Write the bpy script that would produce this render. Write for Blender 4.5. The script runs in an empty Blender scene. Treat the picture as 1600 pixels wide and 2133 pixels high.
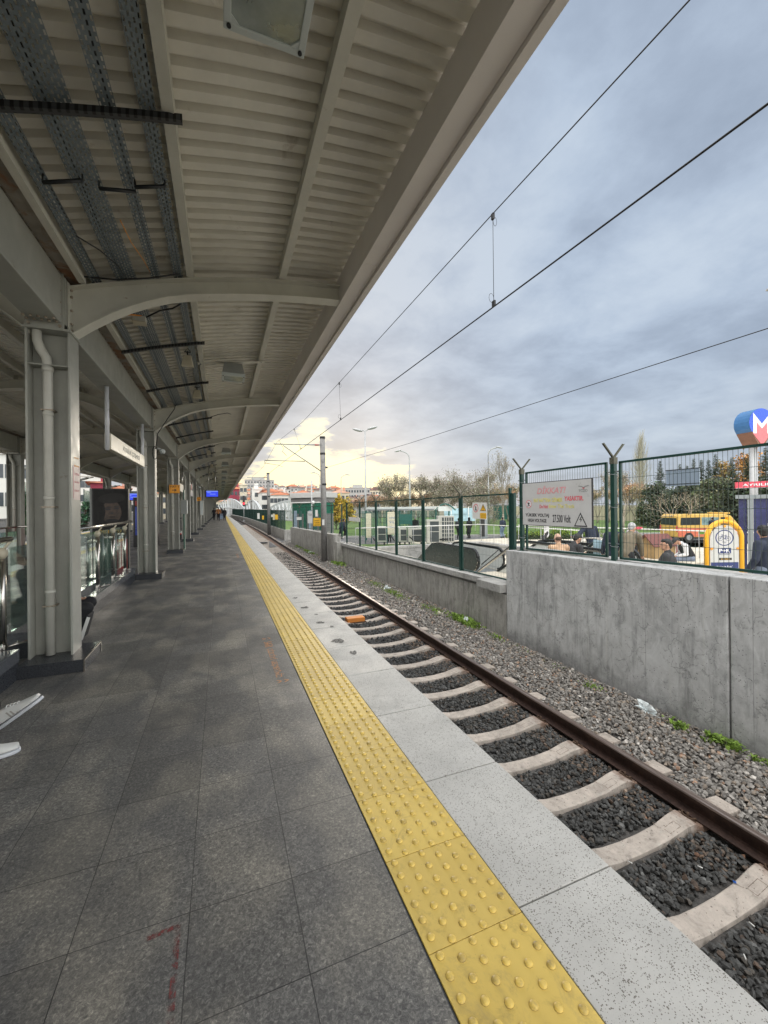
SKY_D, SKY_M, SKY_L, SKY_H = (0.355,0.39,0.455), (0.43,0.467,0.537), (0.515,0.555,0.625), (0.62,0.65,0.70)
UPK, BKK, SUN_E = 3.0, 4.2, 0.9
import bpy, bmesh, math, random
import numpy as np
from mathutils import Vector, Matrix, noise as mnoise
random.seed(7)
rng = np.random.default_rng(5)
S = bpy.context.scene
COL = S.collection
PI = math.pi
def rad(a): return math.radians(a)

# ------------------------------------------------------------------ camera
FPX, ROLL, YAW, PYC, CH = 855.0, 0.0109, 0.3779, 1055.3, 1.594
_cy, _sy, _c, _s = math.cos(YAW), math.sin(YAW), math.cos(ROLL), math.sin(ROLL)
def at(px, py, d):
    """point seen at a photo pixel, d metres in front of the camera"""
    u = (px - 800) / FPX * d; v = (PYC - py) / FPX * d
    a = u*_c + v*_s; b = -u*_s + v*_c
    return Vector((a*_cy + d*_sy, -a*_sy + d*_cy, CH + b))
def at_z(px, d, z):
    p = at(px, 1056, d); return Vector((p.x, p.y, z))
cam = bpy.data.cameras.new('camera'); camo = bpy.data.objects.new('camera', cam); COL.objects.link(camo)
R_ = Vector((_cy, -_sy, 0)); U_ = Vector((0, 0, 1)); F_ = Vector((_sy, _cy, 0))
Rr = _c*R_ - _s*U_; Uu = _s*R_ + _c*U_
M = Matrix((Rr, Uu, -F_)).transposed().to_4x4(); M.translation = Vector((0, 0, CH))
camo.matrix_world = M
cam.sensor_fit = 'VERTICAL'; cam.sensor_height = 36; cam.sensor_width = 27
cam.lens = FPX/2133*36; cam.shift_y = -11.2/2133
cam.clip_start = 0.05; cam.clip_end = 4000
S.camera = camo

# ------------------------------------------------------------------ materials
def nodes(m):
    nt = m.node_tree; return nt, nt.nodes, nt.links
def mth(nt, op, a, b=None, c=None, clamp=False):
    n = nt.nodes.new('ShaderNodeMath'); n.operation = op; n.use_clamp = clamp
    for i, v in enumerate((a, b, c)):
        if v is None: continue
        if isinstance(v, (int, float)): n.inputs[i].default_value = v
        else: nt.links.new(v, n.inputs[i])
    return n.outputs[0]
def noise(nt, vec, scale, detail=4, rough=0.55, dist=0):
    n = nt.nodes.new('ShaderNodeTexNoise'); n.inputs['Scale'].default_value = scale
    n.inputs['Detail'].default_value = detail; n.inputs['Roughness'].default_value = rough
    n.inputs['Distortion'].default_value = dist
    if vec is not None: nt.links.new(vec, n.inputs['Vector'])
    return n.outputs['Fac']
def ramp(nt, fac, stops):
    n = nt.nodes.new('ShaderNodeValToRGB'); cr = n.color_ramp
    while len(cr.elements) < len(stops): cr.elements.new(0.5)
    for e, (p, c) in zip(cr.elements, stops):
        e.position = p; e.color = (c[0], c[1], c[2], 1) if hasattr(c, '__len__') else (c, c, c, 1)
    nt.links.new(fac, n.inputs['Fac']); return n.outputs['Color']
def mixc(nt, fac, a, b, mode='MIX'):
    n = nt.nodes.new('ShaderNodeMix'); n.data_type = 'RGBA'; n.blend_type = mode
    for i, v in ((0, fac), (6, a), (7, b)):
        if isinstance(v, (int, float)): n.inputs[i].default_value = v
        elif isinstance(v, (tuple, list)): n.inputs[i].default_value = (v[0], v[1], v[2], 1)
        else: nt.links.new(v, n.inputs[i])
    return n.outputs[2]
def bump(nt, h, strength, dist, normal_in=None):
    n = nt.nodes.new('ShaderNodeBump'); n.inputs['Strength'].default_value = strength
    n.inputs['Distance'].default_value = dist; nt.links.new(h, n.inputs['Height']); return n.outputs['Normal']
def world_pos(nt, scale=None):
    g = nt.nodes.new('ShaderNodeNewGeometry')
    if scale is None: return g.outputs['Position']
    mp = nt.nodes.new('ShaderNodeVectorMath'); mp.operation = 'MULTIPLY'
    nt.links.new(g.outputs['Position'], mp.inputs[0]); mp.inputs[1].default_value = scale
    return mp.outputs[0]
def obj_pos(nt):
    return nt.nodes.new('ShaderNodeTexCoord').outputs['Object']
MATS = {}
def newmat(name):
    m = bpy.data.materials.new(name); m.use_nodes = True; MATS[name] = m
    nt = m.node_tree; b = nt.nodes['Principled BSDF']; return m, nt, b
def mat(name, col, rough=0.6, metal=0.0, var=0.12, scale=6.0, bmp=0.15, bscale=60.0, stain=None, emit=None, spec=None, bdist=0.004):
    """general painted / mineral surface: two scales of colour variation, fine bump, optional stains"""
    m, nt, b = newmat(name)
    p = obj_pos(nt)
    f = noise(nt, p, scale, 5, 0.6)
    c = ramp(nt, f, [(0.3, [x*(1-var) for x in col]), (0.7, [min(1, x*(1+var)) for x in col])])
    if stain:
        f2 = noise(nt, p, stain[2] if len(stain) > 2 else 2.5, 8, 0.7, 0.6)
        k = ramp(nt, f2, [(stain[1], 0.0), (min(1, stain[1]+0.12), 1.0)])
        c = mixc(nt, k, c, stain[0])
    nt.links.new(c, b.inputs['Base Color'])
    rr = ramp(nt, noise(nt, p, scale*2.3, 3), [(0.3, max(0, rough-0.08)), (0.7, min(1, rough+0.08))])
    nt.links.new(rr, b.inputs['Roughness']); b.inputs['Metallic'].default_value = metal
    if spec is not None: b.inputs['Specular IOR Level'].default_value = spec
    if bmp: nt.links.new(bump(nt, noise(nt, p, bscale, 4), bmp, bdist), b.inputs['Normal'])
    if emit:
        b.inputs['Emission Color'].default_value = (*col, 1); b.inputs['Emission Strength'].default_value = emit
    return m

RUST = (0.19, 0.09, 0.04)
mat('cream_paint', (0.64, 0.615, 0.545), 0.5, var=0.09, scale=2.5, bmp=0.05, stain=((0.36, 0.31, 0.24), 0.60, 2.2))
mat('beam_paint', (0.55, 0.535, 0.47), 0.45, var=0.09, scale=3, bmp=0.06, stain=(RUST, 0.655, 6.0))
mat('edge_paint', (0.70, 0.655, 0.62), 0.5, var=0.05, scale=1.5, bmp=0.04)
mat('column_paint', (0.335, 0.335, 0.30), 0.42, var=0.10, scale=3, bmp=0.08, stain=((0.15, 0.10, 0.06), 0.64, 4.5))
mat('rusty_gutter', (0.22, 0.20, 0.17), 0.7, var=0.3, scale=4, stain=(RUST, 0.5, 3.0))
mat('pipe_plastic', (0.52, 0.51, 0.46), 0.4, var=0.06, stain=((0.2, 0.17, 0.13), 0.68, 6.0))
mat('dark_steel', (0.035, 0.037, 0.04), 0.45, 0.6, var=0.2)
mat('galvanised', (0.30, 0.32, 0.34), 0.42, 0.7, var=0.18, scale=14)
mat('bolt_steel', (0.35, 0.30, 0.24), 0.5, 0.5, var=0.3, scale=40)
mat('stainless', (0.55, 0.52, 0.48), 0.2, 1.0, var=0.06, scale=10, bmp=0.02)
mat('lamp_body', (0.27, 0.28, 0.27), 0.55, var=0.05)
mat('lamp_frame', (0.50, 0.54, 0.53), 0.45, var=0.04)
mat('lamp_beige', (0.50, 0.45, 0.34), 0.5, var=0.06)
mat('white_paint', (0.72, 0.72, 0.70), 0.4, var=0.04, bmp=0.03)
mat('granite_dark', (0.045, 0.048, 0.055), 0.3, var=0.25, scale=60, bmp=0.05)
mat('granite_mid', (0.11, 0.115, 0.125), 0.22, var=0.25, scale=70, bmp=0.04)
mat('fence_green', (0.006, 0.042, 0.033), 0.38, var=0.12, scale=8, bmp=0.04, stain=((0.05, 0.10, 0.08), 0.68, 9.0))
mat('fence_wire', (0.006, 0.03, 0.024), 0.45, var=0.05, bmp=0)
mat('olive_bracket', (0.085, 0.085, 0.062), 0.6, var=0.15)
mat('black_rubber', (0.012, 0.012, 0.014), 0.4, var=0.15, bmp=0.03)
mat('black_plastic', (0.015, 0.015, 0.017), 0.35, var=0.1, bmp=0.03)
mat('signal_orange', (0.75, 0.26, 0.02), 0.45, var=0.06)
mat('hay_orange', (0.80, 0.33, 0.03), 0.45, var=0.04)
mat('sign_grey', (0.56, 0.56, 0.56), 0.35, var=0.05, scale=3)
mat('sign_red', (0.70, 0.13, 0.16), 0.5, var=0.25, scale=30)
mat('sign_faded_red', (0.72, 0.33, 0.35), 0.5, var=0.15, scale=20)
mat('sign_yellow', (0.75, 0.68, 0.16), 0.5, var=0.1, scale=20)
mat('sign_amber', (0.85, 0.48, 0.03), 0.45, var=0.05)
mat('ink', (0.02, 0.02, 0.025), 0.5, var=0.05, bmp=0)
mat('white_ink', (0.75, 0.76, 0.78), 0.5, var=0.03, bmp=0)
mat('cream_panel', (0.70, 0.65, 0.53), 0.4, var=0.03)
mat('ad_dark', (0.008, 0.007, 0.007), 0.6, var=0.3)
mat('ad_skin', (0.055, 0.029, 0.017), 0.35, var=0.5, scale=9)
mat('ad_navy', (0.035, 0.04, 0.12), 0.25, var=0.4, scale=2)
mat('ad_blue', (0.04, 0.07, 0.38), 0.25, var=0.4, scale=1.5)
mat('poster_red', (0.45, 0.06, 0.06), 0.4, var=0.2)
mat('poster_green', (0.03, 0.10, 0.07), 0.4, var=0.2)
mat('blue_plate', (0.37, 0.46, 0.58), 0.4, var=0.03)
mat('metro_blue', (0.02, 0.13, 0.50), 0.3, var=0.06)
mat('metro_bright', (0.01, 0.08, 0.60), 0.3, var=0.04)
mat('metro_side', (0.05, 0.16, 0.36), 0.35, var=0.08)
mat('metro_red', (0.72, 0.16, 0.18), 0.35, var=0.05)
mat('metro_brown', (0.23, 0.11, 0.07), 0.5, var=0.2)
mat('banner_red', (0.62, 0.06, 0.10), 0.4, var=0.08)
mat('pr_yellow', (0.83, 0.42, 0.02), 0.35, var=0.05)
mat('pr_panel', (0.52, 0.53, 0.52), 0.35, var=0.04)
mat('pr_navy', (0.02, 0.035, 0.15), 0.35, var=0.06)
mat('totem_grey', (0.27, 0.30, 0.32), 0.4, 0.3, var=0.06)
mat('pole_concrete', (0.20, 0.195, 0.19), 0.7, var=0.15, scale=8, stain=((0.11, 0.11, 0.11), 0.55, 3))
mat('lamp_pole', (0.42, 0.43, 0.44), 0.5, 0.2, var=0.08)
mat('ac_cream', (0.44, 0.44, 0.40), 0.5, var=0.06)
mat('ac_dark', (0.045, 0.055, 0.06), 0.5, var=0.2, scale=30)
mat('bus_green', (0.015, 0.11, 0.09), 0.35, var=0.1)
mat('shelter_roof', (0.62, 0.66, 0.64), 0.4, var=0.05)
mat('banner_blue', (0.42, 0.60, 0.70), 0.5, var=0.35, scale=1.6)
mat('poster_cream', (0.66, 0.62, 0.48), 0.5, var=0.12, scale=9)
mat('kiosk_green', (0.012, 0.13, 0.08), 0.3, var=0.3, scale=3)
mat('kiosk_roof', (0.50, 0.49, 0.48), 0.6, var=0.06)
mat('kiosk_band', (0.20, 0.19, 0.19), 0.6, var=0.1)
mat('bridge_white', (0.50, 0.52, 0.53), 0.45, var=0.06)
mat('bark', (0.16, 0.125, 0.095), 0.9, var=0.3, scale=12, bmp=0.6)
mat('bark_grey', (0.27, 0.24, 0.19), 0.9, var=0.25, scale=12, bmp=0.5)
mat('bark_pale', (0.36, 0.31, 0.24), 0.9, var=0.2, scale=12, bmp=0.4)
mat('leaf_dark', (0.022, 0.045, 0.022), 0.7, var=0.5, scale=1.5, bmp=0)
mat('leaf_mid', (0.055, 0.085, 0.035), 0.7, var=0.5, scale=1.5, bmp=0)
mat('leaf_yellow', (0.40, 0.27, 0.03), 0.7, var=0.35, scale=1.5, bmp=0)
mat('leaf_rust', (0.26, 0.12, 0.045), 0.75, var=0.5, scale=1.5, bmp=0)
mat('leaf_poplar', (0.40, 0.38, 0.30), 0.8, var=0.25, scale=1.5, bmp=0)
mat('weed', (0.13, 0.27, 0.04), 0.7, var=0.5, scale=5, bmp=0)
mat('skin', (0.50, 0.28, 0.19), 0.55, var=0.08, scale=20, bmp=0.03)
mat('skin_pale', (0.58, 0.36, 0.27), 0.55, var=0.08, scale=20, bmp=0.03)
mat('hair_black', (0.012, 0.010, 0.010), 0.5, var=0.3, scale=60, bmp=0.3)
mat('hair_grey', (0.40, 0.40, 0.41), 0.6, var=0.35, scale=40, bmp=0.3)
mat('hair_brown', (0.07, 0.035, 0.02), 0.5, var=0.3, scale=60, bmp=0.3)
def cloth(name, col): return mat(name, col, 0.85, var=0.18, scale=7, bmp=0.35, bscale=18, bdist=0.012)
for n_, c_ in dict(black=(0.015, 0.015, 0.018), navy=(0.022, 0.030, 0.055), tan=(0.52, 0.34, 0.22), olive=(0.16, 0.135, 0.095), charcoal=(0.04, 0.04, 0.045), rust=(0.33, 0.13, 0.04), jeans=(0.20, 0.27, 0.38), slate=(0.15, 0.18, 0.24), grey=(0.42, 0.42, 0.42), white=(0.68, 0.68, 0.70), darkgreen=(0.03, 0.045, 0.035)).items():
    cloth('cloth_'+n_, c_)
mat('shoe_white', (0.66, 0.66, 0.64), 0.5, var=0.05, scale=12, bmp=0.08)
mat('shoe_sole', (0.62, 0.64, 0.68), 0.5, var=0.04)
mat('shoe_stripe', (0.36, 0.34, 0.31), 0.6, var=0.05)
mat('sock_lilac', (0.42, 0.34, 0.48), 0.9, var=0.1)
mat('plastic_bag', (0.72, 0.78, 0.80), 0.4, var=0.1, scale=20)
mat('van_yellow', (0.66, 0.42, 0.10), 0.3, var=0.03, bmp=0)
mat('van_red', (0.62, 0.16, 0.09), 0.35, var=0.2, scale=6, bmp=0)
mat('window_painted_reflect', (0.20, 0.30, 0.31), 0.15, var=0.5, scale=3, bmp=0)  # van glass with a bluish reflection painted into its base colour
mat('van_glass', (0.03, 0.035, 0.04), 0.08, var=0.1, bmp=0)
mat('kennel_roof', (0.15, 0.05, 0.042), 0.6, var=0.15, scale=8)
mat('kennel_wood', (0.33, 0.22, 0.10), 0.7, var=0.15, scale=8)
mat('escalator_steel', (0.16, 0.18, 0.18), 0.3, 0.7, var=0.08)
mat('escalator_panel', (0.60, 0.62, 0.60), 0.35, 0.1, var=0.04)
mat('cladding_dark', (0.028, 0.038, 0.036), 0.3, 0.4, var=0.12, scale=2)
mat('wire_dark', (0.02, 0.02, 0.022), 0.5, 0.3, var=0.1, bmp=0)
mat('rail_foot', (0.085, 0.055, 0.045), 0.75, 0.2, var=0.3, scale=12, bmp=0.3)
mat('clip_steel', (0.09, 0.055, 0.035), 0.8, 0.2, var=0.35, scale=30, bmp=0.4)
mat('clay_orange', (0.62, 0.22, 0.04), 0.6, var=0.1)
mat('embankment', (0.46, 0.42, 0.31), 0.9, var=0.12, scale=0.8)
mat('hill_ground', (0.16, 0.15, 0.10), 0.95, var=0.35, scale=0.06)
mat('roof_tile', (0.42, 0.15, 0.075), 0.8, var=0.2, scale=0.6)
mat('roof_tile_pale', (0.45, 0.25, 0.17), 0.8, var=0.2, scale=0.6)
mat('roof_dark', (0.16, 0.10, 0.09), 0.8, var=0.2, scale=0.6)
mat('wall_cream', (0.60, 0.54, 0.42), 0.85, var=0.08, scale=0.5)
mat('wall_white', (0.66, 0.65, 0.62), 0.85, var=0.06, scale=0.5)
mat('wall_pink', (0.52, 0.33, 0.28), 0.85, var=0.08, scale=0.5)
mat('wall_crimson', (0.28, 0.04, 0.07), 0.85, var=0.1, scale=0.5)
mat('wall_grey', (0.38, 0.38, 0.37), 0.85, var=0.08, scale=0.5)
mat('window_dark', (0.05, 0.06, 0.07), 0.2, var=0.2, scale=1)
mat('green_screen', (0.05, 0.14, 0.12), 0.3, var=0.2, scale=1)
mat('bike_red', (0.5, 0.02, 0.03), 0.35, var=0.1)

# glowing screens and the signal lamp
def emissive(name, col, st):
    m, nt, b = newmat(name)
    b.inputs['Base Color'].default_value = (*[c*0.2 for c in col], 1); b.inputs['Roughness'].default_value = 0.3
    b.inputs['Emission Color'].default_value = (*col, 1); b.inputs['Emission Strength'].default_value = st
    return m
emissive('screen_blue', (0.03, 0.06, 0.75), 1.1)
emissive('screen_line', (0.35, 0.5, 1.0), 0.9)
emissive('signal_red', (1.0, 0.03, 0.06), 2.2)

# glass
def glassmat(name, tint, opac, rough=0.02, refl=1.0):
    m, nt, b = newmat(name)
    nt.nodes.remove(b)
    out = nt.nodes['Material Output']
    tr = nt.nodes.new('ShaderNodeBsdfTransparent'); tr.inputs[0].default_value = (*tint, 1)
    gl = nt.nodes.new('ShaderNodeBsdfGlossy'); gl.inputs['Roughness'].default_value = rough; gl.inputs[0].default_value = (0.9, 0.95, 0.95, 1)
    df = nt.nodes.new('ShaderNodeBsdfDiffuse'); df.inputs[0].default_value = (0.5, 0.55, 0.52, 1)
    fr = nt.nodes.new('ShaderNodeFresnel'); fr.inputs[0].default_value = 1.5
    g = nt.nodes.new('ShaderNodeNewGeometry')
    fac = mth(nt, 'MINIMUM', mth(nt, 'MULTIPLY', fr.outputs[0], refl), 0.5)
    m1 = nt.nodes.new('ShaderNodeMixShader'); nt.links.new(fac, m1.inputs[0]); nt.links.new(tr.outputs[0], m1.inputs[1]); nt.links.new(gl.outputs[0], m1.inputs[2])
    dirt = ramp(nt, noise(nt, g.outputs['Position'], 3, 5), [(0.35, opac*0.4), (0.75, opac)])
    m2 = nt.nodes.new('ShaderNodeMixShader'); nt.links.new(dirt, m2.inputs[0]); nt.links.new(m1.outputs[0], m2.inputs[1]); nt.links.new(df.outputs[0], m2.inputs[2])
    nt.links.new(m2.outputs[0], out.inputs[0]); return m
glassmat('railing_glass', (0.80, 0.88, 0.85), 0.035, 0.015, 1.0)
glassmat('shelter_glass', (0.72, 0.84, 0.82), 0.22, 0.03, 1.2)
glassmat('lamp_glass', (0.85, 0.87, 0.87), 0.75, 0.15, 1.2)

# platform floor: speckled granite tiles with open joints, wear patches
TX, TY, TX0, TY0 = 0.398, 0.3935, 0.267, 1.795
def floor_mat():
    m, nt, b = newmat('platform_tiles')
    g = nt.nodes.new('ShaderNodeNewGeometry'); sp = nt.nodes.new('ShaderNodeSeparateXYZ'); nt.links.new(g.outputs['Position'], sp.inputs[0])
    wob = mth(nt, 'MULTIPLY', mth(nt, 'SUBTRACT', noise(nt, g.outputs['Position'], 3, 2), 0.5), 0.006)
    X = mth(nt, 'DIVIDE', mth(nt, 'SUBTRACT', mth(nt, 'ADD', sp.outputs[0], wob), TX0), TX)
    Y = mth(nt, 'DIVIDE', mth(nt, 'SUBTRACT', mth(nt, 'ADD', sp.outputs[1], wob), TY0), TY)
    def edge(v, t):
        f = mth(nt, 'FRACT', v); d = mth(nt, 'MINIMUM', f, mth(nt, 'SUBTRACT', 1.0, f)); return mth(nt, 'MULTIPLY', d, t)
    d = mth(nt, 'MINIMUM', edge(X, TX), edge(Y, TY))
    joint = mth(nt, 'LESS_THAN', d, 0.0018)
    cm = nt.nodes.new('ShaderNodeCombineXYZ'); nt.links.new(mth(nt, 'FLOOR', X), cm.inputs[0]); nt.links.new(mth(nt, 'FLOOR', Y), cm.inputs[1])
    wn = nt.nodes.new('ShaderNodeTexWhiteNoise'); nt.links.new(cm.outputs[0], wn.inputs['Vector'])
    P = g.outputs['Position']
    wn2 = nt.nodes.new('ShaderNodeVectorMath'); wn2.operation = 'ADD'; nt.links.new(P, wn2.inputs[0]); nt.links.new(wn.outputs['Color'], wn2.inputs[1])
    speck = noise(nt, wn2.outputs[0], 78, 7, 0.78, 0.8)
    base = ramp(nt, speck, [(0.35, (0.050, 0.049, 0.049)), (0.48, (0.138, 0.134, 0.130)), (0.58, (0.255, 0.248, 0.234)), (0.68, (0.52, 0.50, 0.46))])
    tv = mth(nt, 'ADD', 0.66, mth(nt, 'MULTIPLY', wn.outputs['Value'], 0.34))
    c = mixc(nt, 1.0, base, ramp(nt, tv, [(0.0, 0.0), (1.0, 1.0)]), 'MULTIPLY')
    # worn lighter patches and foot-dirt, warm
    w = ramp(nt, noise(nt, world_pos(nt, (2.2, 1.3, 1)), 1.15, 4, 0.5, 0.3), [(0.46, 0.0), (0.62, 1.0)])
    c = mixc(nt, mixc(nt, 1.0, w, (0.8, 0.8, 0.8), 'MULTIPLY'), c, mixc(nt, 1.0, c, (1.9, 1.8, 1.6), 'MULTIPLY')); c = mixc(nt, mixc(nt, 1.0, w, (0.14, 0.14, 0.14), 'MULTIPLY'), c, (0.30, 0.285, 0.25))
    gv = nt.nodes.new('ShaderNodeTexVoronoi'); gv.inputs['Scale'].default_value = 3.1; nt.links.new(P, gv.inputs['Vector']); gs = nt.nodes.new('ShaderNodeSeparateColor'); nt.links.new(gv.outputs['Color'], gs.inputs[0])
    gum = mth(nt, 'MULTIPLY', mth(nt, 'LESS_THAN', gv.outputs['Distance'], mth(nt, 'MULTIPLY', gs.outputs[0], 0.055)), mth(nt, 'GREATER_THAN', gs.outputs[1], 0.55))
    c = mixc(nt, mth(nt, 'MULTIPLY', gum, 0.6), c, (0.035, 0.035, 0.038))
    dk = ramp(nt, noise(nt, P, 0.9, 6, 0.62), [(0.42, 1.0), (0.60, 0.0)])
    c = mixc(nt, mixc(nt, 1.0, dk, (0.45, 0.45, 0.45), 'MULTIPLY'), c, (0.070, 0.070, 0.074))
    c = mixc(nt, mth(nt, 'MULTIPLY', joint, mth(nt, 'ADD', 0.35, noise(nt, P, 4, 3))), c, (0.015, 0.015, 0.016))
    nt.links.new(c, b.inputs['Base Color'])
    rr = ramp(nt, noise(nt, P, 2.2, 5), [(0.3, 0.42), (0.7, 0.64)]); nt.links.new(rr, b.inputs['Roughness'])
    h = mth(nt, 'SUBTRACT', mth(nt, 'MULTIPLY', speck, 0.5), mth(nt, 'MULTIPLY', joint, 1.5))
    nt.links.new(bump(nt, h, 0.35, 0.003), b.inputs['Normal'])
floor_mat()
def slab_mat(name, base, dark, dens):
    m, nt, b = newmat(name)
    P = world_pos(nt)
    v = nt.nodes.new('ShaderNodeTexVoronoi'); v.inputs['Scale'].default_value = 175; nt.links.new(P, v.inputs['Vector'])
    sz = mth(nt, 'MULTIPLY', noise(nt, P, 30, 3), dens)
    wn = nt.nodes.new('ShaderNodeSeparateColor'); nt.links.new(v.outputs['Color'], wn.inputs[0])
    hole = mth(nt, 'MULTIPLY', mth(nt, 'LESS_THAN', v.outputs['Distance'], mth(nt, 'MULTIPLY', sz, wn.outputs[0])), mth(nt, 'GREATER_THAN', wn.outputs[1], 0.30))
    c = ramp(nt, noise(nt, P, 2.5, 7, 0.65), [(0.3, [x*0.80 for x in base]), (0.7, [min(1, x*1.13) for x in base])])
    c = mixc(nt, mth(nt, 'MULTIPLY', noise(nt, P, 240, 2), 0.35), c, [x*1.35 for x in base])
    c = mixc(nt, hole, c, dark)
    c = mixc(nt, ramp(nt, noise(nt, P, 1.1, 6, 0.7, 0.5), [(0.60, 0.0), (0.74, 0.55)]), c, [x*0.5 for x in base])
    nt.links.new(c, b.inputs['Base Color'])
    nt.links.new(ramp(nt, noise(nt, P, 3, 3), [(0.3, 0.50), (0.7, 0.72)]), b.inputs['Roughness'])
    nt.links.new(bump(nt, mth(nt, 'SUBTRACT', 1.0, hole), 0.4, 0.003), b.inputs['Normal'])
slab_mat('edge_slab', (0.475, 0.465, 0.445), (0.16, 0.145, 0.125), 0.95)
def tactile_mat():
    m, nt, b = newmat('tactile_yellow')
    P = world_pos(nt)
    c = ramp(nt, noise(nt, P, 1.7, 6, 0.6), [(0.3, (0.60, 0.42, 0.085)), (0.7, (0.76, 0.55, 0.13))])
    # grime collected in the floor between the studs
    g = nt.nodes.new('ShaderNodeNewGeometry'); sp = nt.nodes.new('ShaderNodeSeparateXYZ'); nt.links.new(g.outputs['Position'], sp.inputs[0])
    gr = ramp(nt, noise(nt, P, 9, 8, 0.75, 0.4), [(0.55, 0.0), (0.78, 0.8)])
    c = mixc(nt, gr, c, (0.24, 0.17, 0.05))
    wn = nt.nodes.new('ShaderNodeTexWhiteNoise'); wn.noise_dimensions = '1D'; nt.links.new(mth(nt, 'FLOOR', mth(nt, 'DIVIDE', mth(nt, 'SUBTRACT', sp.outputs[1], 1.2997), 0.4085)), wn.inputs['W'])
    c = mixc(nt, mth(nt, 'MULTIPLY', wn.outputs['Value'], 0.28), c, (0.40, 0.29, 0.10))
    c = mixc(nt, ramp(nt, noise(nt, P, 2.6, 8, 0.8, 1.0), [(0.54, 0.0), (0.66, 0.45)]), c, (0.30, 0.225, 0.10))
    sc = ramp(nt, noise(nt, P, 60, 4, 0.8), [(0.66, 0.0), (0.74, 0.7)])
    c = mixc(nt, sc, c, (0.17, 0.13, 0.06))
    nt.links.new(c, b.inputs['Base Color']); b.inputs['Roughness'].default_value = 0.5
    nt.links.new(bump(nt, noise(nt, P, 150, 3), 0.1, 0.002), b.inputs['Normal'])
tactile_mat()
def stud_mat():
    m, nt, b = newmat('tactile_stud')
    P = world_pos(nt); g = nt.nodes.new('ShaderNodeNewGeometry'); sp = nt.nodes.new('ShaderNodeSeparateXYZ'); nt.links.new(g.outputs['Position'], sp.inputs[0])
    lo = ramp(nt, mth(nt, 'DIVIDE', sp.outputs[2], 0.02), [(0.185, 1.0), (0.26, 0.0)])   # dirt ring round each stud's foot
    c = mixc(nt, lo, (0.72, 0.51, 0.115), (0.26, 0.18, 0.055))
    c = mixc(nt, ramp(nt, noise(nt, P, 14, 5, 0.7), [(0.48, 0.0), (0.66, 0.75)]), c, (0.26, 0.19, 0.07)); c = mixc(nt, ramp(nt, noise(nt, P, 3.1, 8, 0.8, 1.0), [(0.52, 0.0), (0.66, 0.6)]), c, (0.22, 0.165, 0.075))
    nt.links.new(c, b.inputs['Base Color']); b.inputs['Roughness'].default_value = 0.42
stud_mat()
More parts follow.
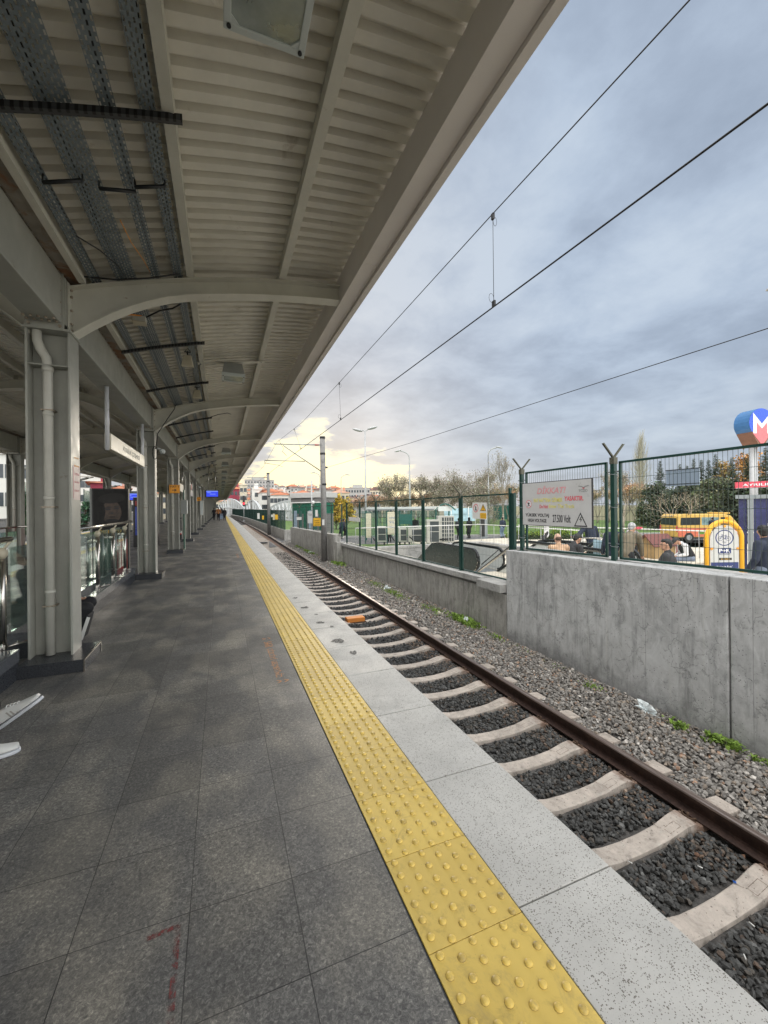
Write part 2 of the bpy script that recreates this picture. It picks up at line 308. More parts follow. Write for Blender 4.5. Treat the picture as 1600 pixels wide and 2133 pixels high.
# concrete with drips, pits, cracks (walls run along Y, so the pattern lives in Y-Z)
def concrete(name, base, drip=0.5, crack=0.6, form=False):
    m, nt, b = newmat(name)
    P = world_pos(nt)
    c = ramp(nt, noise(nt, P, 1.4, 8, 0.68, 0.4), [(0.25, [x*0.62 for x in base]), (0.5, base), (0.75, [min(1, x*1.25) for x in base])])
    dr = noise(nt, world_pos(nt, (4, 4, 0.35)), 2.2, 7, 0.65, 0.2)
    c = mixc(nt, mixc(nt, 1.0, ramp(nt, dr, [(0.50, 0.0), (0.70, 1.0)]), (drip, drip, drip), 'MULTIPLY'), c, [x*0.36 for x in base])
    dr2 = noise(nt, world_pos(nt, (6, 6, 0.25)), 3.0, 5, 0.6)
    c = mixc(nt, mixc(nt, 1.0, ramp(nt, dr2, [(0.58, 0.0), (0.70, 1.0)]), (0.35, 0.35, 0.35), 'MULTIPLY'), c, (0.55, 0.55, 0.50))
    v = nt.nodes.new('ShaderNodeTexVoronoi'); v.feature = 'DISTANCE_TO_EDGE'; v.inputs['Scale'].default_value = 3.3
    dv = nt.nodes.new('ShaderNodeVectorMath'); dv.operation = 'ADD'
    n2 = nt.nodes.new('ShaderNodeTexNoise'); n2.inputs['Scale'].default_value = 5; n2.inputs['Detail'].default_value = 6
    sc = nt.nodes.new('ShaderNodeVectorMath'); sc.operation = 'SCALE'; sc.inputs['Scale'].default_value = 0.35
    nt.links.new(P, n2.inputs['Vector']); nt.links.new(n2.outputs['Color'], sc.inputs[0]); nt.links.new(P, dv.inputs[0]); nt.links.new(sc.outputs[0], dv.inputs[1]); nt.links.new(dv.outputs[0], v.inputs['Vector'])
    ck = mth(nt, 'MULTIPLY', mth(nt, 'LESS_THAN', v.outputs['Distance'], mth(nt, 'MULTIPLY', noise(nt, P, 6, 5, 0.8), 0.036)), mth(nt, 'GREATER_THAN', noise(nt, P, 2.1, 3), 0.50))
    c = mixc(nt, mth(nt, 'MULTIPLY', ck, mth(nt, 'MULTIPLY', noise(nt, P, 9, 4, 0.8), crack)), c, [x*0.30 for x in base])
    bl = noise(nt, world_pos(nt, (1, 1, .6)), 5.5, 9, 0.75, 0.8)
    c = mixc(nt, ramp(nt, bl, [(0.50, 0.0), (0.64, 0.6)]), c, [min(1, x*1.35) for x in base]); c = mixc(nt, ramp(nt, bl, [(0.34, 0.75), (0.45, 0.0)]), c, [x*0.48 for x in base])
    pv = nt.nodes.new('ShaderNodeTexVoronoi'); pv.inputs['Scale'].default_value = 26; nt.links.new(P, pv.inputs['Vector'])
    pit = mth(nt, 'LESS_THAN', pv.outputs['Distance'], mth(nt, 'MULTIPLY', noise(nt, P, 7, 4), 0.26))
    c = mixc(nt, mth(nt, 'MULTIPLY', pit, 0.8), c, [x*0.25 for x in base])
    if form == 'rail':
        fs = nt.nodes.new('ShaderNodeSeparateXYZ'); nt.links.new(P, fs.inputs[0])
        dx_ = mth(nt, 'ABSOLUTE', mth(nt, 'SUBTRACT', fs.outputs[0], 3.93))
        k_ = ramp(nt, mth(nt, 'ADD', mth(nt, 'MULTIPLY', dx_, -2.6), mth(nt, 'ADD', 0.75, mth(nt, 'MULTIPLY', noise(nt, P, 11, 7, 0.75), 0.9))), [(0.48, 0.0), (0.78, 0.8)])
        c = mixc(nt, k_, c, (0.17, 0.085, 0.05)); c = mixc(nt, ramp(nt, noise(nt, P, 5, 8, 0.8, 0.8), [(0.52, 0.0), (0.70, 0.55)]), c, (0.20, 0.175, 0.155)); c = mixc(nt, ramp(nt, noise(nt, P, 60, 3, 0.8), [(0.62, 0.0), (0.70, 0.5)]), c, (0.15, 0.13, 0.115))
    elif form:
        fs = nt.nodes.new('ShaderNodeSeparateXYZ'); nt.links.new(P, fs.inputs[0])
        fl = mth(nt, 'LESS_THAN', mth(nt, 'ABSOLUTE', mth(nt, 'SUBTRACT', mth(nt, 'FRACT', mth(nt, 'DIVIDE', mth(nt, 'ADD', fs.outputs[1], 0.4), 1.22)), 0.5)), 0.0035)
        c = mixc(nt, mth(nt, 'MULTIPLY', fl, mth(nt, 'MULTIPLY', noise(nt, P, 7, 4), 1.0)), c, [x*0.4 for x in base])
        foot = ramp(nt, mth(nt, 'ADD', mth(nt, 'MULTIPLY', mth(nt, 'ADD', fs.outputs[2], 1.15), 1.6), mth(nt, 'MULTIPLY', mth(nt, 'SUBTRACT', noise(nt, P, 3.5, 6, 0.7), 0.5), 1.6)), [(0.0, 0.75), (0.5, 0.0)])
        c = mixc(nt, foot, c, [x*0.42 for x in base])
    nt.links.new(c, b.inputs['Base Color']); b.inputs['Roughness'].default_value = 0.85
    h = mth(nt, 'SUBTRACT', noise(nt, P, 14, 6, 0.7), mth(nt, 'MULTIPLY', mth(nt, 'MAXIMUM', pit, ck), 0.8))
    nt.links.new(bump(nt, h, 0.5, 0.01), b.inputs['Normal'])
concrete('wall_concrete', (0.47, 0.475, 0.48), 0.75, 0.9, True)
concrete('wall_concrete_low', (0.36, 0.35, 0.33), 0.75, 0.3)
concrete('coping_concrete', (0.36, 0.355, 0.345), 0.2, 0.1)
concrete('sleeper_concrete', (0.46, 0.405, 0.36), 0.3, 0.2, 'rail')
concrete('plaza_paving', (0.58, 0.53, 0.44), 0.05, 0.05)
concrete('asphalt', (0.11, 0.11, 0.115), 0.1, 0.1)
# rail: rust web, polished head by height
def rail_mat():
    m, nt, b = newmat('rail_steel')
    g = nt.nodes.new('ShaderNodeNewGeometry')
    P = g.outputs['Position']
    c = ramp(nt, noise(nt, P, 20, 6, 0.7), [(0.3, (0.028, 0.016, 0.013)), (0.7, (0.085, 0.048, 0.038))])
    nt.links.new(c, b.inputs['Base Color']); b.inputs['Metallic'].default_value = 0.35; b.inputs['Roughness'].default_value = 0.5
    nt.links.new(bump(nt, noise(nt, P, 90, 4), 0.25, 0.002), b.inputs['Normal'])
    m, nt, b = newmat('rail_head')
    P = world_pos(nt, (40, 1.5, 40))
    c = ramp(nt, noise(nt, P, 1.0, 5, 0.6), [(0.3, (0.16, 0.105, 0.085)), (0.7, (0.42, 0.36, 0.33))])
    nt.links.new(c, b.inputs['Base Color']); b.inputs['Metallic'].default_value = 0.75; b.inputs['Roughness'].default_value = 0.33
rail_mat()
def tint_mat(name, rough=0.8):
    m, nt, b = newmat(name)
    a = nt.nodes.new('ShaderNodeAttribute'); a.attribute_name = 'tint'
    P = world_pos(nt)
    c = mixc(nt, 1.0, a.outputs['Color'], ramp(nt, noise(nt, P, 45, 4, 0.7), [(0.2, 0.55), (0.8, 1.35)]), 'MULTIPLY')
    nt.links.new(c, b.inputs['Base Color']); b.inputs['Roughness'].default_value = rough
    nt.links.new(bump(nt, noise(nt, P, 120, 3), 0.4, 0.003), b.inputs['Normal'])
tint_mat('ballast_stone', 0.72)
def leaf_tint(name):
    m, nt, b = newmat(name)
    a = nt.nodes.new('ShaderNodeAttribute'); a.attribute_name = 'tint'
    nt.links.new(a.outputs['Color'], b.inputs['Base Color']); b.inputs['Roughness'].default_value = 0.75
leaf_tint('foliage')
def ground_mat(name, c1, c2, c3, s=0.6):
    m, nt, b = newmat(name); P = world_pos(nt)
    c = ramp(nt, noise(nt, P, s, 8, 0.7), [(0.3, c1), (0.5, c2), (0.7, c3)])
    c = mixc(nt, 0.5, c, mixc(nt, 1.0, c, ramp(nt, noise(nt, P, 30, 4, 0.7), [(0.3, 0.4), (0.7, 1.6)]), 'MULTIPLY'))
    nt.links.new(c, b.inputs['Base Color']); b.inputs['Roughness'].default_value = 0.95
    nt.links.new(bump(nt, noise(nt, P, 25, 6, 0.7), 0.6, 0.03), b.inputs['Normal'])
ground_mat('ballast_bed', (0.035, 0.034, 0.033), (0.085, 0.08, 0.077), (0.15, 0.142, 0.135), 9)
ground_mat('lawn_green', (0.055, 0.10, 0.022), (0.09, 0.16, 0.035), (0.12, 0.20, 0.05), 0.5)
ground_mat('earth', (0.12, 0.11, 0.08), (0.16, 0.15, 0.10), (0.10, 0.12, 0.06), 0.08)
# perforated galvanised tray: real slots (transparent)
def tray_mat():
    m, nt, b = newmat('tray_perforated')
    tc = obj_pos(nt); sp = nt.nodes.new('ShaderNodeSeparateXYZ'); nt.links.new(tc, sp.inputs[0])
    X = mth(nt, 'DIVIDE', sp.outputs[0], 0.0255); ix = mth(nt, 'FLOOR', X); fx = mth(nt, 'FRACT', X)
    Y = mth(nt, 'ADD', mth(nt, 'DIVIDE', sp.outputs[1], 0.052), mth(nt, 'MULTIPLY', mth(nt, 'PINGPONG', ix, 1.0), 0.5)); fy = mth(nt, 'FRACT', Y)
    sl = mth(nt, 'MULTIPLY', mth(nt, 'LESS_THAN', mth(nt, 'ABSOLUTE', mth(nt, 'SUBTRACT', fx, 0.5)), 0.20), mth(nt, 'LESS_THAN', mth(nt, 'ABSOLUTE', mth(nt, 'SUBTRACT', fy, 0.5)), 0.27))
    c = ramp(nt, noise(nt, tc, 12, 6, 0.7), [(0.3, (0.105, 0.13, 0.145)), (0.7, (0.175, 0.205, 0.225))])
    nt.links.new(c, b.inputs['Base Color']); b.inputs['Metallic'].default_value = 0.25; b.inputs['Roughness'].default_value = 0.5
    al = mth(nt, 'SUBTRACT', 1.0, sl); nt.links.new(al, b.inputs['Alpha'])
tray_mat()
def worn(name, col, keep=0.5, s=35):
    m, nt, b = newmat(name); P = world_pos(nt)
    b.inputs['Base Color'].default_value = (*col, 1); b.inputs['Roughness'].default_value = 0.7
    nt.links.new(ramp(nt, noise(nt, P, s, 6, 0.75), [(keep-0.06, 0.0), (keep+0.06, 0.85)]), b.inputs['Alpha'])
def slotted():
    m, nt, b = newmat('slotted_steel'); p = obj_pos(nt); sp = nt.nodes.new('ShaderNodeSeparateXYZ'); nt.links.new(p, sp.inputs[0])
    f = mth(nt, 'FRACT', mth(nt, 'DIVIDE', sp.outputs[0], 0.045)); k = mth(nt, 'LESS_THAN', f, 0.42)
    k = mth(nt, 'MULTIPLY', k, mth(nt, 'GREATER_THAN', mth(nt, 'FRACT', mth(nt, 'MULTIPLY', sp.outputs[1], 22.0)), 0.35))
    nt.links.new(mixc(nt, k, (0.05, 0.052, 0.055), (0.008, 0.008, 0.009)), b.inputs['Base Color']); b.inputs['Roughness'].default_value = 0.5; b.inputs['Metallic'].default_value = 0.4
slotted()
worn('worn_orange', (0.80, 0.36, 0.13), 0.43, 26)
worn('worn_red', (0.19, 0.045, 0.045), 0.53, 30)
worn('dirt_spot', (0.07, 0.07, 0.07), 0.45, 30)
worn('sleeper_mark', (0.20, 0.15, 0.12), 0.45, 30)
# ------------------------------------------------------------------ builders
class MB:
    def __init__(s): s.v = []; s.f = []; s.sm = []
    def add(s, vs, fs, smooth=False):
        o = len(s.v); s.v += [tuple(v) for v in vs]; s.f += [tuple(i+o for i in f) for f in fs]; s.sm += [smooth]*len(fs); return s
    def box(s, x0, x1, y0, y1, z0, z1, bev=0.0):
        if bev:
            bm = bmesh.new(); bmesh.ops.create_cube(bm, size=1)
            for v in bm.verts: v.co = Vector((x0+(v.co.x+.5)*(x1-x0), y0+(v.co.y+.5)*(y1-y0), z0+(v.co.z+.5)*(z1-z0)))
            bmesh.ops.bevel(bm, geom=bm.edges[:], offset=bev, segments=2, profile=0.6, affect='EDGES')
            bm.verts.index_update(); s.add([v.co[:] for v in bm.verts], [[v.index for v in f.verts] for f in bm.faces]); bm.free(); return s
        vs = [(x0,y0,z0),(x1,y0,z0),(x1,y1,z0),(x0,y1,z0),(x0,y0,z1),(x1,y0,z1),(x1,y1,z1),(x0,y1,z1)]
        return s.add(vs, [(0,3,2,1),(4,5,6,7),(0,1,5,4),(1,2,6,5),(2,3,7,6),(3,0,4,7)])
    def hexa(s, b, t):   # b,t: four points each
        return s.add(list(b)+list(t), [(0,3,2,1),(4,5,6,7),(0,1,5,4),(1,2,6,5),(2,3,7,6),(3,0,4,7)])
    def sweep(s, path, prof, smooth=False, caps=True, up=Vector((0,0,1)), scales=None):
        path = [Vector(p) for p in path]; n = len(prof); vs = []
        for i, p in enumerate(path):
            d = (path[min(i+1, len(path)-1)] - path[max(i-1, 0)])
            if d.length < 1e-9: d = Vector((0, 1, 0))
            d.normalize(); r = d.cross(up)
            if r.length < 1e-3: r = d.cross(Vector((1, 0, 0)))
            r.normalize(); u = r.cross(d); k = scales[i] if scales else 1
            for a, b_ in prof: vs.append(p + r*a*k + u*b_*k)
        fs = [(i*n+j, i*n+(j+1) % n, (i+1)*n+(j+1) % n, (i+1)*n+j) for i in range(len(path)-1) for j in range(n)]
        s.add(vs, fs, smooth)
        if caps: s.add([vs[j] for j in range(n)], [tuple(range(n))[::-1]]); s.add([vs[-n+j] for j in range(n)], [tuple(range(n))])
        return s
    def tube(s, path, r, n=8, smooth=True, radii=None, caps=True):
        pr = [(math.cos(2*PI*j/n), math.sin(2*PI*j/n)) for j in range(n)]
        if radii is None: radii = [r]*len(path)
        return s.sweep(path, pr, smooth, caps, scales=radii)
    def prism(s, poly, axis, a, b_):
        """poly in the two other axes (order xyz minus axis), extruded a..b along axis"""
        def P(u, v, w): return {'x': (w, u, v), 'y': (u, w, v), 'z': (u, v, w)}[axis]
        n = len(poly); vs = [P(u, v, a) for u, v in poly] + [P(u, v, b_) for u, v in poly]
        fs = [tuple(range(n))[::-1], tuple(range(n, 2*n))] + [(j, (j+1) % n, n+(j+1) % n, n+j) for j in range(n)]
        return s.add(vs, fs)
    def ell(s, c, r, seg=12, ring=8, rot=None):
        vs = []; c = Vector(c)
        for i in range(ring+1):
            t = PI*i/ring
            for j in range(seg):
                p = Vector((r[0]*math.sin(t)*math.cos(2*PI*j/seg), r[1]*math.sin(t)*math.sin(2*PI*j/seg), r[2]*math.cos(t)))
                if rot: p = rot @ p
                vs.append(c+p)
        return s.add(vs, [(i*seg+j, (i+1)*seg+j, (i+1)*seg+(j+1) % seg, i*seg+(j+1) % seg) for i in range(ring) for j in range(seg)], True)
    def xf(s, Mx, start=0):
        for i in range(start, len(s.v)): s.v[i] = tuple(Mx @ Vector(s.v[i]))
        return s
    def build(s, name, m, parent=None, bev=0, auto=True):
        me = bpy.data.meshes.new(name); me.from_pydata(s.v, [], s.f)
        me.polygons.foreach_set('use_smooth', s.sm); me.update()
        bm = bmesh.new(); bm.from_mesh(me); bmesh.ops.remove_doubles(bm, verts=bm.verts, dist=1e-6) if len(s.v) < 60000 and any(s.sm) else None
        bmesh.ops.recalc_face_normals(bm, faces=bm.faces); bm.to_mesh(me); bm.free()
        me.materials.append(MATS[m] if isinstance(m, str) else m)
        o = bpy.data.objects.new(name, me); COL.objects.link(o)
        if parent: o.parent = parent
        if bev:
            md = o.modifiers.new('bevel', 'BEVEL'); md.width = bev; md.segments = 2; md.limit_method = 'ANGLE'
        return o
def npmesh(name, V, Fv, nper, m, tint=None, smooth=False, parent=None):
    """big mesh from numpy: V (n,3), Fv (k,nper)"""
    me = bpy.data.meshes.new(name); k = len(Fv)
    me.vertices.add(len(V)); me.vertices.foreach_set('co', V.astype(np.float32).ravel())
    me.loops.add(k*nper); me.loops.foreach_set('vertex_index', Fv.astype(np.int32).ravel())
    me.polygons.add(k); me.polygons.foreach_set('loop_start', (np.arange(k)*nper).astype(np.int32))
    me.polygons.foreach_set('use_smooth', np.full(k, smooth, dtype=bool))
    me.update(calc_edges=True)
    if tint is not None:
        a = me.attributes.new('tint', 'FLOAT_COLOR', 'POINT')
        a.data.foreach_set('color', np.c_[tint, np.ones(len(tint))].astype(np.float32).ravel())
    me.materials.append(MATS[m]); o = bpy.data.objects.new(name, me); COL.objects.link(o)
    if parent: o.parent = parent
    return o
def tag(o, label=None, cat=None, group=None, kind=None):
    if label: o['label'] = label
    if cat: o['category'] = cat
    if group: o['group'] = group
    if kind: o['kind'] = kind
    return o
def thing(name, label, cat, loc=(0,0,0), rz=0, group=None):
    o = bpy.data.objects.new(name, None); o.empty_display_size = 0.2; COL.objects.link(o)
    o.location = loc; o.rotation_euler = (0, 0, rz); return tag(o, label, cat, group)
def dup(root, loc=None, rz=None, label=None, group=None, scale=None):
    def cp(o, par):
        c = o.copy(); COL.objects.link(c)
        if par: c.parent = par
        for ch in [x for x in KIDS.get(o.name, [])]: 
            n = cp(ch, c); KIDS.setdefault(c.name, []).append(n)
        return c
    KIDS.clear()
    for x in COL.objects:
        if x.parent: KIDS.setdefault(x.parent.name, []).append(x)
    r = cp(root, None)
    if loc is not None: r.location = loc
    if rz is not None: r.rotation_euler = (0, 0, rz)
    if label: r['label'] = label
    if group: r['group'] = group
    if scale: r.scale = scale if hasattr(scale, '__len__') else (scale,)*3
    return r
KIDS = {}
def struct(o): o['kind'] = 'structure'; return o
ORD = 'first second third fourth fifth sixth seventh eighth ninth tenth eleventh twelfth thirteenth fourteenth fifteenth sixteenth seventeenth eighteenth nineteenth twentieth'.split()
FONT = None
def text(name, body, size, m, parent, M4, ext=0.002, width=None, height=None, align='CENTER', shear=0, bold=0.0):
    """flat lettering as a mesh; the text runs along local +X, up is local +Y, facing local +Z"""
    cu = bpy.data.curves.new('t', 'FONT'); cu.body = body; cu.size = size; cu.align_x = align; cu.align_y = 'CENTER'; cu.extrude = ext; cu.shear = shear; cu.offset = bold; cu.resolution_u = 3
    to = bpy.data.objects.new('t', cu); COL.objects.link(to)
    bpy.context.view_layer.update()
    me = bpy.data.meshes.new_from_object(to.evaluated_get(bpy.context.evaluated_depsgraph_get()))
    bpy.data.objects.remove(to); bpy.data.curves.remove(cu)
    me.name = name
    xs = [v.co.x for v in me.vertices]; ys = [v.co.y for v in me.vertices]
    if xs:
        cx, cyy = (max(xs)+min(xs))/2, (max(ys)+min(ys))/2
        kx = width/(max(xs)-min(xs)) if width else 1; ky = height/(max(ys)-min(ys)) if height else (kx if width else 1)
        for v in me.vertices:
            v.co = M4 @ Vector(((v.co.x-cx)*kx if align == 'CENTER' else v.co.x*kx, (v.co.y-cyy)*ky, v.co.z))
    me.materials.clear(); me.materials.append(MATS[m])
    o = bpy.data.objects.new(name, me); COL.objects.link(o)
    if parent: o.parent = parent
    return o
def frame(o, x, y, z=None):
    """matrix with given local X and Y directions"""
    x = Vector(x).normalized(); y = Vector(y).normalized(); z = x.cross(y)
    m = Matrix((x, y, z)).transposed().to_4x4(); m.translation = Vector(o); return m
def lerp(a, b, t): return a+(b-a)*t

# ------------------------------------------------------------------ track curve
def tdx(y):
    pts = [(-20, 0), (8, 0), (15, .07), (25, .14), (40, .22), (52, .22), (66, .10), (85, -.15), (100, -.5), (120, -1.1), (140, -1.9), (170, -4), (220, -9)]
    for (a, b), (c, d) in zip(pts, pts[1:]):
        if y <= c: 
            t = (y-a)/(c-a); t = t*t*(3-2*t)*0.3 + t*0.7; return b+(d-b)*t
    return pts[-1][1]
EDGE = 1.577
def ex(y): return EDGE + tdx(y)*(0.75 if y < 60 else 1)
PLAT_END = 145.0; XL, XM = -1.6, -6.15; XC = (XL+XM)/2; EDGE_L = 2*XC-EDGE

# ------------------------------------------------------------------ setting: ground, platform
b = MB(); b.add([(-900,-400,-1.62),(900,-400,-1.62),(900,1500,-1.62),(-900,1500,-1.62)], [(0,1,2,3)]); struct(b.build('ground', 'earth'))
# platform body with a solid top
b = MB(); ys = [-12, 0, 8, 15, 25, 40, 52, 66, 85, 100, 120, PLAT_END]
for y0, y1 in zip(ys, ys[1:]):
    l0, r0, l1, r1 = EDGE_L+0.91, ex(y0)-0.92 if y0 > 8 else 0.660, EDGE_L+0.91, ex(y1)-0.92 if y1 > 8 else 0.660
    b.hexa([(l0,y0,-1.6),(r0,y0,-1.6),(r1,y1,-1.6),(l1,y1,-1.6)], [(l0,y0,0),(r0,y0,0),(r1,y1,0),(l1,y1,0)])
struct(b.build('platform', 'platform_tiles'))
# substructure below the edge slabs
b = MB()
for y0, y1 in zip(ys, ys[1:]):
    b.hexa([(0.66,y0,-1.6),(ex(y0)-0.10,y0,-1.6),(ex(y1)-0.10,y1,-1.6),(0.66,y1,-1.6)], [(0.66,y0,-0.075),(ex(y0)-0.10,y0,-0.075),(ex(y1)-0.10,y1,-0.075),(0.66,y1,-0.075)])
    b.hexa([(EDGE_L+.1,y0,-1.6),(EDGE_L+.908,y0,-1.6),(EDGE_L+.908,y1,-1.6),(EDGE_L+.1,y1,-1.6)], [(EDGE_L+.1,y0,-.075),(EDGE_L+.908,y0,-.075),(EDGE_L+.908,y1,-.075),(EDGE_L+.1,y1,-.075)])
struct(b.build('platform_wall', 'coping_concrete'))
# edge slabs 0.8 m long with open joints
b = MB(); y = 1.3225-0.8035*16
while y < PLAT_END:
    y1 = y+0.8035; jx = random.uniform(-.002, .002); jz = random.uniform(-.0012, .0012)
    dx0, dx1 = ex(y), ex(y1)
    L0 = 1.082 if y < 8 else dx0-0.495-(0.25*min(1, (y-8)/20) if y > 8 else 0); L1 = 1.082 if y1 < 8 else dx1-0.495-(0.25*min(1, (y1-8)/20))
    if y >= 8: L0 = max(1.082, dx0-0.72); L1 = max(1.082, dx1-0.72)
    L0 = L1 = 1.082
    g = 0.0038
    b.hexa([(L0,y+g,-.075),(dx0+jx,y+g,-.075),(dx1+jx,y1-g,-.075),(L1,y1-g,-.075)], [(L0,y+g,jz),(dx0+jx,y+g,jz),(dx1+jx,y1-g,jz),(L1,y1-g,jz)])
    y = y1
o = b.build('platform_edge', 'edge_slab', bev=0.003); struct(o)
b = MB()
for i in range(-8, 190):
    y = i*.8; b.box(EDGE_L, EDGE_L+.495, y+.003, y+.797, -.074, 0.0)
struct(b.build('platform_edge_opposite', 'edge_slab'))
# mortar bed under the joints
b = MB(); b.box(1.079, 1.0815, -12, PLAT_END, -.08, -.012); struct(b.build('joint_mortar', 'granite_dark'))

# tactile strip: separate tiles with rows of domed studs
b = MB(); st = MB(); ty0 = 1.2997
def stud(mb, cx, cy, z, hi):
    n, rings = (10, ((0.0158, 0.0), (0.0150, 0.0030), (0.0120, 0.0058), (0.0065, 0.0072))) if hi == 2 else ((7, ((0.0155, 0.0), (0.013, 0.0035), (0.008, 0.0055))) if hi == 1 else (5, ((0.0155, 0.0), (0.010, 0.005))))
    vs = []
    for r, h in rings:
        for j in range(n): vs.append((cx+r*math.cos(2*PI*j/n), cy+r*math.sin(2*PI*j/n), z+h))
    fs = [(i*n+j, i*n+(j+1) % n, (i+1)*n+(j+1) % n, (i+1)*n+j) for i in range(len(rings)-1) for j in range(n)]
    fs.append(tuple((len(rings)-1)*n+j for j in range(n))); mb.add(vs, fs, True)
for i in range(-20, 352):
    y0 = ty0 + i*0.4085 - (0 if i < 0 else 0); x0 = 0.669; x1 = 1.0765; g = 0.0016
    if y0 > PLAT_END-1: break
    jz = random.uniform(-.0008, .0008)
    b.box(x0, x1, y0+g, y0+0.4085-g, -.03, .0035+jz)
    if y0 > 48 or y0 < 0.2: continue
    hi = 2 if y0 < 6 else (1 if y0 < 16 else 0)
    for c_ in range(6):
        for r_ in range(6):
            sx = x0+0.0345+c_*0.0681; sy = y0+0.012+r_*0.0681 + (0.034 if c_ % 2 == 0 else 0.0)
            stud(st, sx, sy+0.004, .0035+jz, hi)
struct(b.build('tactile_paving', 'tactile_yellow', bev=0.001))
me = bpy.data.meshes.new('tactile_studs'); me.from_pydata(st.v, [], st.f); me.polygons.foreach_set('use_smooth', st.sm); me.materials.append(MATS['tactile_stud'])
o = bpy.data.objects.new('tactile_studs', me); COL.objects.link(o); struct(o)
b = MB(); b.box(EDGE_L+.50, EDGE_L+.905, -12, PLAT_END, -.03, .0035); struct(b.build('tactile_paving_opposite', 'tactile_yellow'))
# bed strip beneath the tactile tiles
b = MB(); b.box(0.6602, 1.0788, -12, PLAT_END, -.079, -.004); struct(b.build('tactile_bed', 'granite_dark'))

# stencilled warnings on the floor, worn orange paint: chevrons at both ends
def chevrons(y, x, t):
    for k in range(2):
        b = MB(); cx = x+k*0.062
        for s_ in (1, -1):
            b.add([(cx-.026, y+s_*.032, .0022), (cx-.012, y+s_*.032, .0022), (cx+.026, y, .0022), (cx+.012, y, .0022)], [(0,1,2,3)])
        b.build('chevron', 'worn_orange', t)
for n_, yc in enumerate((4.52, 14.6, 25.0)):
    t = thing('floor_warning', ['worn orange stencilled warning on the platform floor nearest to the camera', 'second worn orange stencilled warning farther along the platform floor', 'third faint orange stencilled warning far down the platform'][n_], 'floor marking', group='stencilled warnings beside the yellow strip')
    for w_, wy, wl in (('SARI', .44, .19), ('ÇİZGİYİ', .10, .36), ('GEÇMEYİNİZ', -.34, .44)): text('warning_word', w_, 0.1, 'worn_orange', t, frame((0.498, yc+wy, .0022), (0,-1,0), (1,0,0)), 0, width=wl, height=0.088)
    chevrons(yc+.66, 0.468, t); chevrons(yc-.66, 0.482, t)
b = MB()
b.add([(-.275,1.735,.0018),(-.275,1.753,.0018),(-.155,1.765,.0018),(-.158,1.745,.0018)], [(0,1,2,3)]); b.add([(-.178,1.765,.0022),(-.160,1.768,.0022),(-.150,1.30,.0022),(-.172,1.30,.0022)], [(0,1,2,3)])
tag(b.build('paint_mark', 'worn_red'), 'faded red paint line bent like a hook on the nearest floor tiles', 'paint mark')
spots = [(1.22,6.55,.07),(1.30,6.05,.03),(1.26,5.6,.06),(1.36,5.35,.035),(1.28,4.75,.09),(1.33,4.3,.05),(1.20,7.3,.05)]
for i, (x, y, r) in enumerate(spots):
    b = MB(); n = 14; b.add([(x+r*math.cos(a*2*PI/n)*random.uniform(.6,1.15), y+r*1.3*math.sin(a*2*PI/n)*random.uniform(.5,1.1), .0045) for a in range(n)], [tuple(range(n))])
    struct(b.build('edge_stain', 'dirt_spot'))

# ------------------------------------------------------------------ track
def rail_obj(off, label, y0=-12, y1=215):
    prof_f = [(-.07,-.17),(.07,-.17),(.07,-.158),(.015,-.142),(.009,-.13),(.009,-.055),(.034,-.042),(.036,-.014)]
    t = thing('rail', label, 'rail')
    path = []; y = y0
    while y < y1: path.append((off+tdx(y)*1.08, y, -1.0)); y += 1.0 if y < 30 else 3.0
    prof = [(-.0705,-.172),(.0705,-.172),(.0705,-.160),(.016,-.143),(.0085,-.128),(.0085,-.056),(.0345,-.043),(.0360,-.016),(-.0360,-.016),(-.0345,-.043),(-.0085,-.056),(-.0085,-.128),(-.016,-.143),(-.0705,-.160)]
    b = MB(); b.sweep(path, prof); b.build('rail_web', 'rail_steel', t)
    hd = [(-.0361,-.0165),(.0361,-.0165),(.0361,-.008),(.031,-.001),(.018,0.001),(-.018,0.001),(-.031,-.001),(-.0361,-.008)]
    b = MB(); b.sweep(path, hd); b.build('rail_head', 'rail_head', t); return t
rail_obj(3.885, 'dark rusty steel rail on the side away from the platform')
rail_obj(2.378, 'steel rail hidden below the platform edge')
SZ = -1.172
